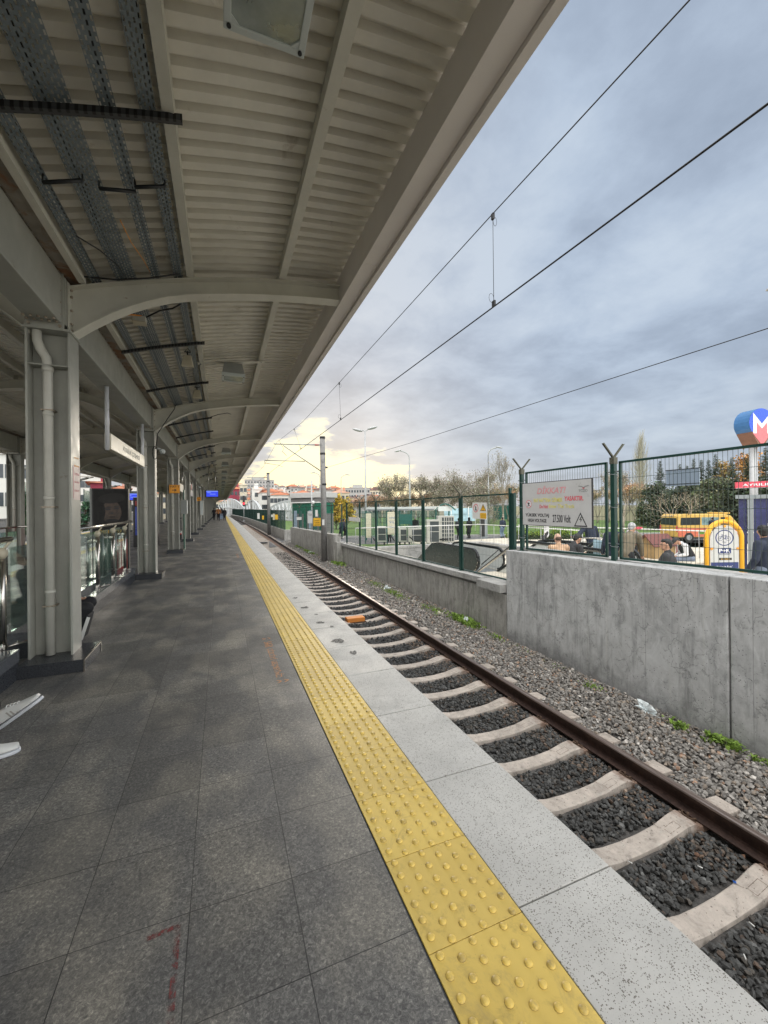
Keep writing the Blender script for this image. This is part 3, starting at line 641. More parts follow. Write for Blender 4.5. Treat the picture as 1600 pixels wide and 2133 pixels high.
def sleeper():
    t = thing('sleeper', 's', 'sleeper', group='concrete sleepers under the rail')
    # profile along X (relative to track centre 3.13): top heights and half widths
    P = [(-1.25,-.03,.10),(-1.05,-.01,.10),(-.86,0.0,.10),(-.66,0.0,.10),(-.60,.034,.092),(-.50,.030,.086),(-.30,-.010,.080),(-.1,-.022,.078),(.1,-.022,.078),(.30,-.010,.080),(.50,.030,.086),(.60,.034,.092),(.66,0.0,.10),(.86,0.0,.10),(.90,0.012,.11),(1.0,.004,.105),(1.20,-.006,.10),(1.22,-.02,.10)]
    b = MB(); vs = []
    for x, z, w in P: vs += [(x,-w-.030,-.2),(x,-w,z-.006),(x,-w+.008,z),(x,w-.008,z),(x,w,z-.006),(x,w+.030,-.2)]
    n = 6; fs = [(i*n+j, i*n+j+1, (i+1)*n+j+1, (i+1)*n+j) for i in range(len(P)-1) for j in range(n-1)] + [(5,4,3,2,1,0), tuple((len(P)-1)*n+j for j in range(n))]
    b.add(vs, fs); b.build('concrete_body', 'sleeper_concrete', t)
    for sx in (.755, -.752):
        for s_ in (1, -1):
            c = MB(); x0 = sx
            c.tube([(x0+s_*.075,-.05,.018),(x0+s_*.10,-.055,.035),(x0+s_*.135,-.03,.03),(x0+s_*.135,.03,.03),(x0+s_*.10,.055,.035),(x0+s_*.075,.05,.018)], .007, 5)
            c.box(x0+s_*.115-.022, x0+s_*.115+.022, -.06, .06, -.002, .014); c.tube([(x0+s_*.112,0,.0),(x0+s_*.112,0,.055)], .012, 6)
            c.build('rail_clip', 'clip_steel', t)
    m = MB()
    for x0,x1,y0,y1 in ((.36,.50,-.052,-.049),(.36,.50,.012,.015),(.36,.363,-.052,.015),(.497,.50,-.052,.015)): m.box(x0,x1,y0,y1,-.03+0.036*((x0-.36)/.14)*0+.03,.0365+.0)
    m.v = []; m.f = []; m.sm = []
    def pz(x): return -.010+(.040)*max(0,(x-.30))/.20+.0012
    for x0,x1,y0,y1 in ((.34,.47,-.055,-.051),(.34,.47,.008,.012),(.34,.344,-.055,.012),(.466,.47,-.055,.012)):
        m.add([(x0,y0,pz(x0)),(x1,y0,pz(x1)),(x1,y1,pz(x1)),(x0,y1,pz(x0))], [(0,1,2,3)])
    k = 16; m.add([(.33+.016*math.cos(2*PI*j/k), .055+.0+.035*math.sin(2*PI*j/k)-.02*0, pz(.33)) for j in range(k)]+[(.33+.012*math.cos(2*PI*j/k), .055+.030*math.sin(2*PI*j/k), pz(.33)) for j in range(k)], [(j,(j+1)%k,k+(j+1)%k,k+j) for j in range(k)])
    m.build('cast_frame_mark', 'sleeper_mark', t)
    return t
s0 = sleeper(); s0parts = [o for o in COL.objects if o.parent == s0]
prevs = None
for i in range(0, 120):
    y = 0.595+i*0.594+ (0 if i < 3 else 0)
    x = 3.13+tdx(y)*1.08
    if y > 30 and False: break
    if i == 0: r = s0
    else:
        r = s0.copy(); COL.objects.link(r)
        for p in s0parts:
            if y > 22 and p.name.startswith(('rail_clip', 'cast')): continue
            c = p.copy(); c.parent = r; COL.objects.link(c)
    r.location = (x+random.uniform(-.012,.012), y+random.uniform(-.008,.008), SZ+random.uniform(-.003,.003)); r.rotation_euler = (0, 0, random.uniform(-.006,.006))
    if i < 1: lb = 'concrete sleeper just below the frame, nearest under the platform edge'
    elif i < 20: lb = 'weathered concrete sleeper across the ballast, %s counted from the bottom right corner' % ORD[i-1]
    else: lb = 'pale concrete sleeper in the dense far row beyond the orange box on the track'
    r['label'] = lb
# ballast bed sheet (rises a little to the wall)
b = MB(); ys = [-12,0,5,10,15,20,25,32,40,50,60,75,90,110,140,215]
xs = [(1.3,-1.25),(2.2,-1.225),(4.0,-1.225),(4.5,-1.205),(5.0,-1.15),(5.6,-1.14)]
vs = [(x+tdx(y)*1.0, y, z) for y in ys for x, z in xs]; n = len(xs)
b.add(vs, [(i*n+j, i*n+j+1, (i+1)*n+j+1, (i+1)*n+j) for i in range(len(ys)-1) for j in range(n-1)]); struct(b.build('ballast_bed', 'ballast_bed'))
def bedz(x):
    return np.interp(x, [1.3,2.2,4.0,4.5,5.0,5.6], [-1.25,-1.225,-1.225,-1.205,-1.15,-1.14])
# stones: templates scattered as one mass
def stones(name, regions, label):
    T = []
    for k in range(14):
        bm = bmesh.new(); bmesh.ops.create_icosphere(bm, subdivisions=1, radius=1.0)
        co = np.array([v.co[:] for v in bm.verts]); F = np.array([[v.index for v in f.verts] for f in bm.faces]); bm.free()
        # cut by random planes to make chunky facets
        for q in range(5):
            nrm = rng.normal(size=3); nrm /= np.linalg.norm(nrm); lim = rng.uniform(.35,.75)
            d = co@nrm; over = d > lim; co[over] -= np.outer(d[over]-lim, nrm)
        co *= np.array([rng.uniform(.8,1.3), rng.uniform(.65,1.05), rng.uniform(.5,.85)]); T.append((co, F))
    VV, FF, CC = [], [], []; off = 0
    for (x0, x1, y0, y1, pitch, size, dark, keepout) in regions:
        nx = int((x1-x0)/pitch); ny = int((y1-y0)/pitch)
        for layer in range(2):
            gx, gy = np.meshgrid(np.arange(nx), np.arange(ny)); N = gx.size
            X = x0+(gx.ravel()+rng.uniform(0,1,N))*pitch; Y = y0+(gy.ravel()+rng.uniform(0,1,N))*pitch
            ph = np.mod(Y-0.595+0.297, 0.594)-0.297
            if keepout == 'in': ok = (np.abs(ph) > .125) & ~((np.abs(X-3.885) < .10))
            elif keepout == 'out': ok = ~((np.abs(ph) < .13) & (X < 4.38)) & (X > 3.96)
            else: ok = np.ones(N, bool)
            X, Y = X[ok], Y[ok]; N = len(X)
            Z = bedz(X)+rng.uniform(.0,.028,N)+layer*.012
            if keepout == 'in': Z += .012-0.02*np.exp(-((X-3.0)/.4)**2)
            sz = size*rng.uniform(.55,1.25,N)
            X = X+np.array([tdx(v) for v in Y])
            for k in range(len(T)):
                sel = np.where(rng.integers(0, len(T), N) == k)[0] if False else np.arange(k, N, len(T))
                if not len(sel): continue
                co, F = T[k]; m = len(sel)
                a = rng.uniform(0, 2*PI, m); t1 = rng.uniform(-.7,.7,m); t2 = rng.uniform(-.7,.7,m)
                ca, sa = np.cos(a), np.sin(a); c1, s1 = np.cos(t1), np.sin(t1); c2, s2 = np.cos(t2), np.sin(t2)
                p = co[None]*sz[sel][:,None,None]
                x = p[...,0]*ca[:,None]-p[...,1]*sa[:,None]; y = p[...,0]*sa[:,None]+p[...,1]*ca[:,None]; z = p[...,2]
                y, z = y*c1[:,None]-z*s1[:,None], y*s1[:,None]+z*c1[:,None]
                x, z = x*c2[:,None]+z*s2[:,None], -x*s2[:,None]+z*c2[:,None]
                V = np.stack([x+X[sel][:,None], y+Y[sel][:,None], z+Z[sel][:,None]], -1).reshape(-1,3)
                VV.append(V); FF.append((F[None]+(np.arange(m)*len(co))[:,None,None]+off).reshape(-1,3)); off += len(V)
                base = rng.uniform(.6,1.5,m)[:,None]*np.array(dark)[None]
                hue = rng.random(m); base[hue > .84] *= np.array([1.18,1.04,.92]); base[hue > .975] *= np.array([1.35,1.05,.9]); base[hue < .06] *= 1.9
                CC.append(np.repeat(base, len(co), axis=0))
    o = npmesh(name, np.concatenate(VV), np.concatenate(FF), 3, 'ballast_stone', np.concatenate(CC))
    return tag(o, label, 'ballast', kind='stuff')
stones('dark_ballast', [(2.3,3.80,.7,6.5,.036,.029,(.062,.062,.061),'in'),(2.3,3.8,6.5,14,.05,.034,(.052,.053,.054),'in'),(2.3,3.8,14,26,.075,.045,(.06,.058,.056),'in'),(3.45,3.84,.7,9,.05,.026,(.12,.09,.07),'in'),(1.65,2.3,-2,12,.055,.036,(.06,.06,.06),'in')], 'dark crushed stone filling the spaces between the concrete sleepers')  # inner stones: dark stone, with some shade painted into the tint
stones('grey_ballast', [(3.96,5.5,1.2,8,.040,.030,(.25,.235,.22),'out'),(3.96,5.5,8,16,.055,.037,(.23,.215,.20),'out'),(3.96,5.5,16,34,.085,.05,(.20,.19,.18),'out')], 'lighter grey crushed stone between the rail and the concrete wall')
# weeds along the wall foot
def weeds(name, spots, label, m='weed', hgt=.07):
    V, F, C = [], [], []; k = 0
    for (x, y, rx, ry, n, h) in spots:
        for i in range(n):
            px = x+rng.normal()*rx*.5; py = y+rng.normal()*ry*.5; a = rng.uniform(0, 2*PI); L = h*rng.uniform(.4,1.2); w = L*rng.uniform(.14,.3); tl = rng.uniform(.2,1.0)
            z0 = float(bedz(min(max(px, 1.3), 5.6)))+.02; d = np.array([math.cos(a), math.sin(a), 0]); sd = np.array([-d[1], d[0], 0])
            p0 = np.array([px, py, z0]); p1 = p0+d*L*tl*.5+np.array([0,0,L*.7]); p2 = p0+d*L*tl+np.array([0,0,L*rng.uniform(.6,1)])
            V += [p0-sd*w*.2, p0+sd*w*.2, p1+sd*w, p1-sd*w, p2]; F += [(k,k+1,k+2),(k,k+2,k+3),(k+3,k+2,k+4)]
            c = np.array([.20,.32,.05])*rng.uniform(.45,1.3); C += [c]*5; k += 5
    return tag(npmesh(name, np.array(V), np.array(F), 3, 'foliage', np.array(C)), label, 'weeds', kind='stuff')
weeds('weed_patch', [(5.15,3.32,.10,.12,110,.06),(5.20,2.98,.08,.10,120,.075),(5.22,2.80,.08,.07,80,.09),(5.20,2.52,.06,.12,50,.06),(5.10,4.55,.10,.16,110,.045),(5.2,5.2,.1,.3,30,.035),(5.22,6.3,.12,.5,60,.035),(5.23,7.0,.10,.3,110,.05)], 'bright green weeds growing at the foot of the tall concrete wall')
weeds('grass_patch', [(5.28,8.3,.16,.45,1200,.09),(5.22,7.9,.12,.3,300,.08),(5.15,9.5,.2,.6,400,.05),(5.0,11.8,.18,.9,700,.05),(5.05,13.5,.2,.7,300,.05),(5.22,19.2,.22,.9,900,.10),(5.0,25.0,.2,1.4,600,.09),(5.05,28.5,.2,1.4,400,.09)], 'green grass tufts on the ballast along the lower concrete wall')
# litter
def crumpled(name, loc, s_, label, seed, m='plastic_bag'):
    rs = random.Random(seed); bm = bmesh.new(); bmesh.ops.create_icosphere(bm, subdivisions=3, radius=1)
    for v in bm.verts:
        d = v.co.normalized(); k = .55+.75*mnoise.noise(d*1.8+Vector((seed, 0, 0)))+.35*mnoise.noise(d*5+Vector((0, seed, 0))); v.co = Vector((d.x*s_[0]*k, d.y*s_[1]*k, abs(d.z)*s_[2]*k if d.z > 0 else d.z*s_[2]*.1))
    me = bpy.data.meshes.new(name); bm.to_mesh(me); bm.free(); me.materials.append(MATS[m]); o = bpy.data.objects.new(name, me); COL.objects.link(o); o.location = loc; return tag(o, label, 'litter', 'litter on the ballast')
crumpled('plastic_bag', (5.13, 3.72, -1.11), (.09,.19,.13), 'crumpled white plastic bag lying by the tall wall', 3)
crumpled('plastic_bag', (5.08, 12.6, -1.12), (.13,.15,.16), 'small pale plastic bag on the ballast by the lower wall', 8)
crumpled('plastic_bag', (5.25, 8.15, -1.08), (.07,.12,.14), 'white plastic scrap in the green grass tuft', 12)
crumpled('paper_scrap', (5.1, 9.1, -1.12), (.10,.16,.06), 'beige paper scrap beside the green grass tuft', 15, 'cream_panel')
crumpled('plastic_bag', (5.0, 24.6, -1.12), (.2,.4,.12), 'white litter in the grass near the thick grey pole', 21)
crumpled('bottle_cap', (3.45, 1.85, -1.17), (.014,.014,.014), 'tiny turquoise plastic cap between dark stones', 5, 'metro_blue')
tags_ = [(3.02,1.42),(2.93,1.52),(3.13,1.40),(3.2,1.62),(2.72,1.18),(2.9,2.25),(3.35,2.02)]
for i, (x, y) in enumerate(tags_):
    b = MB(); a = random.uniform(0, PI); d = Vector((math.cos(a), math.sin(a), 0))*.016; c0 = Vector((x, y, -1.165)); b.tube([c0-d, c0+d], .0042, 6)
    tag(b.build('cigarette_end', 'white_paint'), 'tiny white cigarette end among the dark stones', 'litter', 'cigarette ends among the dark stones')
t = thing('track_box', 'orange metal box lying between the sleepers', 'box', (3.0, 9.55, -1.15)); b = MB(); b.box(-.22,.22,-.11,.11,-.03,.07,.01); b.build('box_lid', 'clay_orange', t); b = MB(); b.box(-.25,.25,-.13,.13,-.06,-.028); b.build('box_base', 'clip_steel', t)
b = MB(); b.box(2.55,3.35,33.1,33.5,-1.16,-1.08,.02); tag(b.build('track_cover', 'dark_steel'), 'dark flat cover lying across the far track', 'cover')
# ------------------------------------------------------------------ canopy
BAY = 5.74; Y0C = 5.20; NB = 24
CY = [Y0C+BAY*k for k in range(-1, NB)]
def RZ(t): return 3.85+.335*t-.045*t*t           # top of the ribs / underside of purlins, t metres from the column line
def AB(t): return RZ(t)-(.195+.42*max(0, 1-t/1.3)**2)
TMAX = 3.06; TMID = XL-XC
canopy = thing('station_canopy', 'long cream steel canopy roof with curved ribs over the platform', 'canopy')
def wing(xc, sgn, tmax):
    """corrugated sheet, ribs and purlins springing from the column line xc towards sgn"""
    ymin, ymax = -6.0, CY[-1]+1.2
    # corrugated sheet
    pitch = .1525; ts = [-.12+(tmax+.05+.12)*i/9 for i in range(10)]
    yy, zz = [], []; y = ymin
    while y < ymax:
        for dy, dz in ((0, 0), (.080, 0), (.094, .052), (.138, .052)): yy.append(y+dy); zz.append(dz)
        y += pitch
    Yv = np.array(yy); Zv = np.array(zz); n = len(Yv); V = []
    for t in ts: V.append(np.stack([np.full(n, xc+sgn*t), Yv, Zv+RZ(max(t, 0))+.135], -1))
    V = np.concatenate(V); i = np.arange(n-1)[None]; j = np.arange(len(ts)-1)[:, None]
    F = np.stack([j*n+i, j*n+i+1, (j+1)*n+i+1, (j+1)*n+i], -1).reshape(-1, 4)
    npmesh('roof_sheet', V, F, 4, 'cream_paint', parent=canopy)
    V2 = V.copy(); V2[:, 2] += .08; npmesh('roof_top_sheet', V2, F[:, ::-1], 4, 'cream_paint', parent=canopy)
    # ribs
    for cy_ in CY:
        b = MB(); k = 16; tt = [.17+(tmax-.17)*(i/k) for i in range(k+1)]
        def strip(z0f, z1f, y0, y1):
            vs = []
            for t in tt: x = xc+sgn*t; vs += [(x, y0, z0f(t)), (x, y1, z0f(t)), (x, y1, z1f(t)), (x, y0, z1f(t))]
            fs = [(i*4+j_, i*4+(j_+1) % 4, (i+1)*4+(j_+1) % 4, (i+1)*4+j_) for i in range(k) for j_ in range(4)] + [(0,1,2,3), (k*4+3,k*4+2,k*4+1,k*4)]
            b.add(vs, fs)
        strip(lambda t: AB(t)+.012, lambda t: RZ(t)-.012, cy_-.006, cy_+.006)
        strip(AB, lambda t: AB(t)+.0125, cy_-.085, cy_+.085)
        strip(lambda t: RZ(t)-.0125, lambda t: RZ(t), cy_-.085, cy_+.085)
        x0 = xc+sgn*.157; x1 = xc+sgn*.17; b.box(min(x0,x1), max(x0,x1), cy_-.1, cy_+.1, 3.36, 3.93)
        b.build('rib', 'beam_paint', canopy)
        if cy_ < 30:
            bb = MB()
            for s_ in (-.055, .055):
                for zq in (3.45, 3.52, 3.66, 3.80, 3.87):
                    xb = xc+sgn*.17; bb.tube([(xb, cy_+s_, zq), (xb+sgn*.022, cy_+s_, zq)], .013, 6)
            bb.build('bolt', 'bolt_steel', canopy)
def purlin(x0, x1, zb, h=.132, name='purlin', m='beam_paint', lip=True):
    for a, c in zip(CY, CY[1:]):
        b = MB(); b.box(x0, x1, a+.09 if not name == 'fascia' else a, c-.09 if not name == 'fascia' else c, zb, zb+h)
        b.build(name, m, canopy)
wing(XL, 1, TMAX); wing(XL, -1, TMID); wing(XM, 1, TMID); wing(XM, -1, TMAX)
purlin(-.335, -.262, RZ(1.30)+.001); purlin(.685, .765, RZ(2.32)+.001); purlin(-1.345, -1.283, RZ(.29)+.002)
for t_ in (1.3, 2.1): purlin(XL-t_-.04, XL-t_+.03, RZ(t_)+.001); purlin(XM+t_-.03, XM+t_+.04, RZ(t_)+.001)
for t_ in (.3, 1.3, 2.34): purlin(XM-t_-.04, XM-t_+.03, RZ(t_)+.001)
ya, yb = CY[0]-1, CY[-1]+1
def long_beam(x0, x1, z0, z1, name, m):
    b = MB(); y = ya
    while y < yb: b.box(x0, x1, y+.002, min(y+5.74, yb)-.002, z0, z1); y += 5.74
    return b.build(name, m, canopy)
long_beam(1.455, 1.63, 4.235, 4.585, 'edge_beam', 'edge_paint'); long_beam(1.635, 1.70, 4.20, 4.78, 'fascia', 'edge_paint')
long_beam(XM-3.23, XM-3.055, 4.235, 4.585, 'edge_beam', 'edge_paint')
for xc in (XL, XM):
    for a, c in zip(CY, CY[1:]):
        b = MB(); b.box(xc-.15, xc+.125, a+.17, c-.17, 3.475, 3.965); g = b.build('girder', 'column_paint', canopy, bev=.006)
    for k, a in enumerate(CY):
        b = MB(); b.box(xc-.17, xc+.145, a-.172, a-.152, 3.40, 3.98); b.box(xc-.17, xc+.145, a+.152, a+.172, 3.40, 3.98); b.box(xc-.153, xc+.153, a-.15, a+.15, 3.47, 3.95); b.build('girder_plate', 'column_paint', canopy)
        if a < 24:
            bb = MB()
            for s_ in (-.172,):
                for zq in (3.44, 3.56, 3.68, 3.80, 3.92):
                    for xq in (-.14, .115): bb.tube([(xc+xq, a+s_, zq), (xc+xq, a+s_-.02, zq)], .015, 6)
            for xq in (-.14, -.08, -.02, .04, .10):
                for yq in (-.3, -.22): bb.tube([(xc+xq, a+yq, 3.475), (xc+xq, a+yq, 3.457)], .014, 6)
            bb.build('bolt', 'bolt_steel', canopy)
    b = MB(); y = ya; b.box(xc+.128, xc+.25, ya, yb, 3.975, 3.985); b.box(xc-.25, xc-.152, ya, yb, 3.975, 3.985); b.box(xc-.16, xc+.16, ya, yb, 3.986, 3.996); b.build('gutter', 'rusty_gutter', canopy)
# columns
def column(idx, xc, yc, label, first=[None, None]):
    if first[0] is None:
        t = thing('canopy_column', label, 'column', (xc, yc, 0), 0, 'steel columns carrying the canopy')
        # H section: flanges face +-X, web along X
        b = MB(); b.box(.165, .185, -.14, .14, .12, 3.40); b.box(-.185, -.165, -.14, .14, .12, 3.40); b.box(-.165, .165, -.007, .007, .12, 3.40)
        b.box(-.20, .20, -.16, .16, 3.40, 3.425); b.build('shaft', 'column_paint', t, bev=.003)
        b = MB(); b.box(-.20, .33, -.34, .25, 0.0, .12); b.box(-.203, .335, -.345, .255, .108, .123); b.build('plinth', 'granite_dark', t, bev=.004)
        for x_ in (1,):
            c = MB(); c.box(.322, .336, -.347, -.337, 0, .1225); c.box(.326, .338, -.337, .25, .1115, .1245); c.box(.326,.338,.243,.257,0,.1235); c.build('edge_trim', 'stainless', t)
        b = MB(); b.tube([(-.02,-.075,.13),(-.02,-.075,3.02),(-.03,-.078,3.14),(-.075,-.085,3.22),(-.10,-.09,3.30),(-.10,-.09,3.42)], .042, 12)
        for z in (.75, 1.7, 2.55): b.tube([(-.02,-.075,z),(-.02,-.075,z+.035)], .048, 12)
        b.tube([(-.02,-.075,3.0),(-.02,-.075,3.05)], .05, 12); b.build('downpipe', 'pipe_plastic', t)
        b = MB()
        for z in (.62, 1.62, 2.6): b.box(-.075, .035, -.12, -.007, z, z+.014)
        b.build('pipe_clamp', 'bolt_steel', t)
        b = MB(); b.box(-.165, .165, -.13, .13, 3.05, 3.062); b.build('stiffener', 'column_paint', t)
        first[0] = t; first[1] = [o for o in COL.objects if o.parent == t]; return t
    s = first[0]; t = s.copy(); COL.objects.link(t); t.location = (xc, yc, 0); t['label'] = label
    for p in first[1]:
        c = p.copy(); c.parent = t; COL.objects.link(c)
    return t
cols = []
for i, y in enumerate(CY):
    if i == 0: lb = 'steel column behind the camera position, platform side row'
    elif i <= 8: lb = ['nearest big grey steel column with a white downpipe, at the left', 'second steel column, with a security camera and the end of the glass railing', 'third steel column, bearing the orange arrow sign', 'fourth steel column, just past the grey wall box', 'fifth steel column along the platform', 'sixth steel column along the platform, with small orange sign', 'seventh steel column along the platform', 'eighth steel column along the platform'][i-1]
    else: lb = 'small distant steel column in the tight row behind the hanging blue display'
    cols.append(column(i, XL, y, lb))
for i, y in enumerate(CY):
    if y < 0: continue
    lb = 'steel column of the far row, seen at the left edge behind the glass railing' if i == 3 else ('steel column of the far row hidden behind the nearest column' if i in (1, 2, 4) else ('steel column of the far row just right of the dark portrait poster' if i == 6 else ('steel column of the far row right behind the dark portrait poster' if i == 5 else 'distant steel column of the far row across the platform')))
    column(i, XM, y, lb)
# notice on the first column, orange signs
def notice(y0, z0, z1, x, label):
    t = thing('column_notice', label, 'notice', (x, y0, 0)); b = MB(); b.box(0, .003, -.09, .125, z0, z1); b.build('notice_sheet', 'poster_notice', t)
    b = MB(); b.box(.003, .0045, -.085, -.078, z0+.02, z1-.02); b.build('notice_edge', 'sign_faded_red', t)
    for k in range(5): text('notice_line', ['DİKKAT', 'YÜKSEK VOLTAJ', '27.500 Volt', 'Ray hattına inmek', 'yasaktır'][k], .03, 'sign_faded_red' if k < 3 else 'hay_orange', t, frame((.0052, .02, z0+.10+.085*k), (0,1,0), (0,0,1)), .0005, width=.15, height=.026)
mat('poster_notice', (0.62, 0.50, 0.47), 0.5, var=0.06)
notice(Y0C, 1.70, 2.06, XL+.185, 'faded pink warning sheet on the bright side of the nearest column')
def arrow_sign(col, label, z, y, w=.37, big=True, xoff=0):
    t = thing('arrow_sign', label, 'sign', (col[0]+xoff, y, z), 0, 'orange arrow signs on the columns')
    b = MB(); b.box(-w/2, w/2, -.03, 0, -.15, .15); b.build('sign_box', 'hay_orange', t, bev=.005)
    a = MB(); a.add([(-.07,-.0315,-.052),(.01,-.0315,-.052),(.01,-.0315,-.028),(-.07,-.0315,-.028)], [(0,1,2,3)]); a.add([(.0,-.0315,-.09),(.075,-.0315,-.04),(.0,-.0315,.01),(.0,-.0315,-.018),(.03,-.0315,-.04),(.0,-.0315,-.062)], [(0,1,4,5),(1,2,3,4)]); a.build('arrow', 'ink', t)
    text('sign_text', 'HAT 1', .09, 'ink', t, frame((0,-.0315,.085), (1,0,0), (0,0,1)), .0005, width=w*.8, height=.065)
    return t
arrow_sign((XL+.05, 0), 'orange sign reading HAT 1 with a black arrow, on the third column', 2.31, CY[3]-.155, .34)
arrow_sign((XL+.05, 0), 'small orange arrow sign on the sixth column down the platform', 2.31, CY[6]-.155, .34)
arrow_sign((XM, 0), 'small orange arrow sign on the far-row column left of the blue screen', 2.3, CY[5]-.155, .40)
arrow_sign((XM, 0), 'small orange arrow sign on the far-row column right of the blue screen', 2.3, CY[6]-.155, .40)
# wall box on third / fourth column
t = thing('cabinet', 'grey metal cabinet fixed beside the third column', 'cabinet', (-1.29, 17.0, 1.4)); b = MB(); b.box(-.10,.10,-.05,.35,0,.52,.006); b.build('cabinet_box', 'lamp_body', t); b = MB(); b.box(.10,.108,-.03,.33,.03,.49); b.build('door', 'lamp_frame', t)
b = MB(); b.box(-1.30,-1.26,16.85,17.25,.05,1.4); b.box(-1.3,-1.26,16.85,17.25,1.94,2.3); tag(b.build('dark_panel', 'poster_green'), 'dark green panel strips above and below the grey cabinet', 'panel')
t = thing('cabinet', 'tall beige cabinet on the sixth column', 'cabinet', (-1.36, CY[6]-.3, 1.1)); b = MB(); b.box(-.1,.12,-.05,.2,0,1.1,.006); b.build('cabinet_box', 'pipe_plastic', t); b = MB(); b.box(-.08,.10,-.056,-.05,.05,1.05); b.build('door', 'lamp_frame', t)
# security camera on second column
def cctv(y, label):
    t = thing('security_camera', label, 'camera', (XL+.19, y, 2.95)); 
    b = MB(); b.ell((.16,-.10,-.02), (.06,.13,.06), 14, 10); b.build('camera_housing', 'lamp_frame', t)
    b = MB(); b.tube([(0,0,.05),(.08,0,.06),(.14,-.03,.03)], .018, 8); b.build('camera_arm', 'white_paint', t)
    b = MB(); n = 20; b.tube([(.0+.10*math.sin(2*PI*k/n)*.5, -.05, -.05+.15*math.cos(2*PI*k/n)) for k in range(n+1)], .009, 6); b.build('cable_loop', 'black_rubber', t)
cctv(CY[2]-.1, 'security camera with a looped black cable high on the second column')
cctv(CY[5]-.1, 'small white security camera high on the fifth column')
# trays, channels, clamps
TR = [('narrow perforated cable tray next to the girder', -1.245, -1.155), ('widest perforated cable tray under the roof', -1.02, -.825), ('perforated cable tray between the widest tray and the rightmost one', -.69, -.595), ('rightmost perforated cable tray, beside the long purlin', -.465, -.37)]
for lb, x0, x1 in TR:
    t = thing('cable_tray', lb, 'cable tray', ((x0+x1)/2, 0, RZ((x0+x1)/2-XL)+.025), 0, 'perforated cable trays under the canopy')
    tl = math.atan(.335-.09*((x0+x1)/2-XL)); w = (x1-x0)/2
    b = MB(); y = -5
    while y < 128:
        y1 = y+3.0; b.add([(-w, y, 0), (w, y, 0), (w, y1-.004, 0), (-w, y1-.004, 0)], [(0,1,2,3)])
        b.box(-w, -w+.0015, y, y1-.004, 0.001, .035); b.box(w-.0015, w, y, y1-.004, 0.001, .035); y = y1
    o = b.build('tray_sheet', 'tray_perforated', t); o.rotation_euler = (0, -tl, 0)
    c = MB(); rs = random.Random(int(abs(x0)*100))
    for q in range(3 if w > .06 else 2):
        xx = rs.uniform(-w*.7, w*.7); c.tube([(xx+rs.uniform(-.01,.01), -5+1.3*k, .014) for k in range(100)], .009, 5)
    o = c.build('cable', 'black_rubber', t); o.rotation_euler = (0, -tl, 0)
def channel(y, x0=-1.34, x1=-.215):
    t = thing('support_channel', 'dark slotted steel channel', 'channel', (0, y, 0), 0, 'slotted channels carrying the cable trays')
    n = 6; b = MB()
    for i in range(n):
        a, c = lerp(x0, x1, i/n), lerp(x0, x1, (i+1)/n); za, zc = RZ(a-XL)-.042, RZ(c-XL)-.042
        b.hexa([(a,-.022,za),(c,-.022,zc),(c,.022,zc),(a,.022,za)], [(a,-.022,za+.041),(c,-.022,zc+.041),(c,.022,zc+.041),(a,.022,za+.041)])
    b.build('channel_bar', 'slotted_steel', t)
    return t
chs = []
ych = [1.0, 3.05]
for k in range(1, 10): ych += [Y0C+BAY*(k-1)+1.85, Y0C+BAY*(k-1)+4.03]
c0 = channel(ych[0]); c0['label'] = 'dark slotted channel just above the top of the frame'
for i, y in enumerate(ych[1:]):
    lb = 'dark slotted steel channel across the trays, %s from the top of the photo' % (ORD[i] if i < 8 else 'one of the small far ones')
    if i >= 8: lb = 'small far slotted channel under the trays deep along the canopy'
    dup(c0, (0, y, 0), label=lb)
c0['label'] = 'slotted steel channel above the top edge of the frame'
# short clamps in the first bay
for i, (xa, xb_, y, lb) in enumerate([(-1.17,-.93,3.64,'left one of the three short dark clamps hanging below the near trays'), (-.84,-.60,3.70,'middle one of the three short dark clamps hanging below the near trays'), (-.60,-.39,3.68,'right one of the three short dark clamps hanging below the near trays')]):
    b = MB(); za, zb = RZ(xa-XL)-.035, RZ(xb_-XL)-.035
    b.tube([(xa, y, za), (xb_, y+(.03 if i == 1 else -.02), zb)], .014, 8); b.tube([(xa, y, za), (xa, y, za+.06)], .006, 5); b.tube([(xb_, y, zb), (xb_, y, zb+.06)], .006, 5)
    tag(b.build('tray_clamp', 'dark_steel'), lb, 'clamp', 'short clamps below the cable trays')
# loose cables
def cable(path, r, m, lb): b = MB(); b.tube(path, r, 6); tag(b.build('loose_cable', m), lb, 'cable')
cable([(-1.15,4.3,RZ(.45)-.01),(-1.02,4.5,RZ(.58)-.03),(-.93,4.8,RZ(.67)-.02),(-.92,5.1,RZ(.68)+.0)], .006, 'black_rubber', 'thin black cable sagging under the near trays')
cable([(-.78,4.1,RZ(.82)-.015),(-.75,4.4,RZ(.85)-.03),(-.70,4.7,RZ(.90)-.02),(-.68,5.0,RZ(.92)+.01)], .004, 'hay_orange', 'thin orange cable beside the middle tray')
cable([(-1.3,5.05,3.99),(-1.0,5.06,4.02),(-.7,5.05,4.09),(-.4,5.04,4.19)], .009, 'black_rubber', 'black cable running along the first curved rib')
cable([(-1.28,5.75,3.99),(-1.1,5.8,3.96),(-.98,5.85,4.0),(-.9,5.9,4.02)], .008, 'signal_orange', 'orange cable beside the small junction box')
cable([(-.86,5.95,4.03),(-.7,5.9,4.12),(-.55,5.85,4.15),(-.45,5.8,4.20)], .01, 'black_rubber', 'black cable leaving the small junction box')
for k in range(2, 8):
    y = Y0C+BAY*(k-1)+2.0
    cable([(-.26,y-.25,RZ(1.34)-.02),(-.05,y-.28,RZ(1.5)+.03),(.2,y-.26,RZ(1.8)+.04),(.30,y-.1,RZ(1.9)+.03)], .009, 'black_rubber', 'black supply cable looping to the %s luminaire' % ORD[k-1])
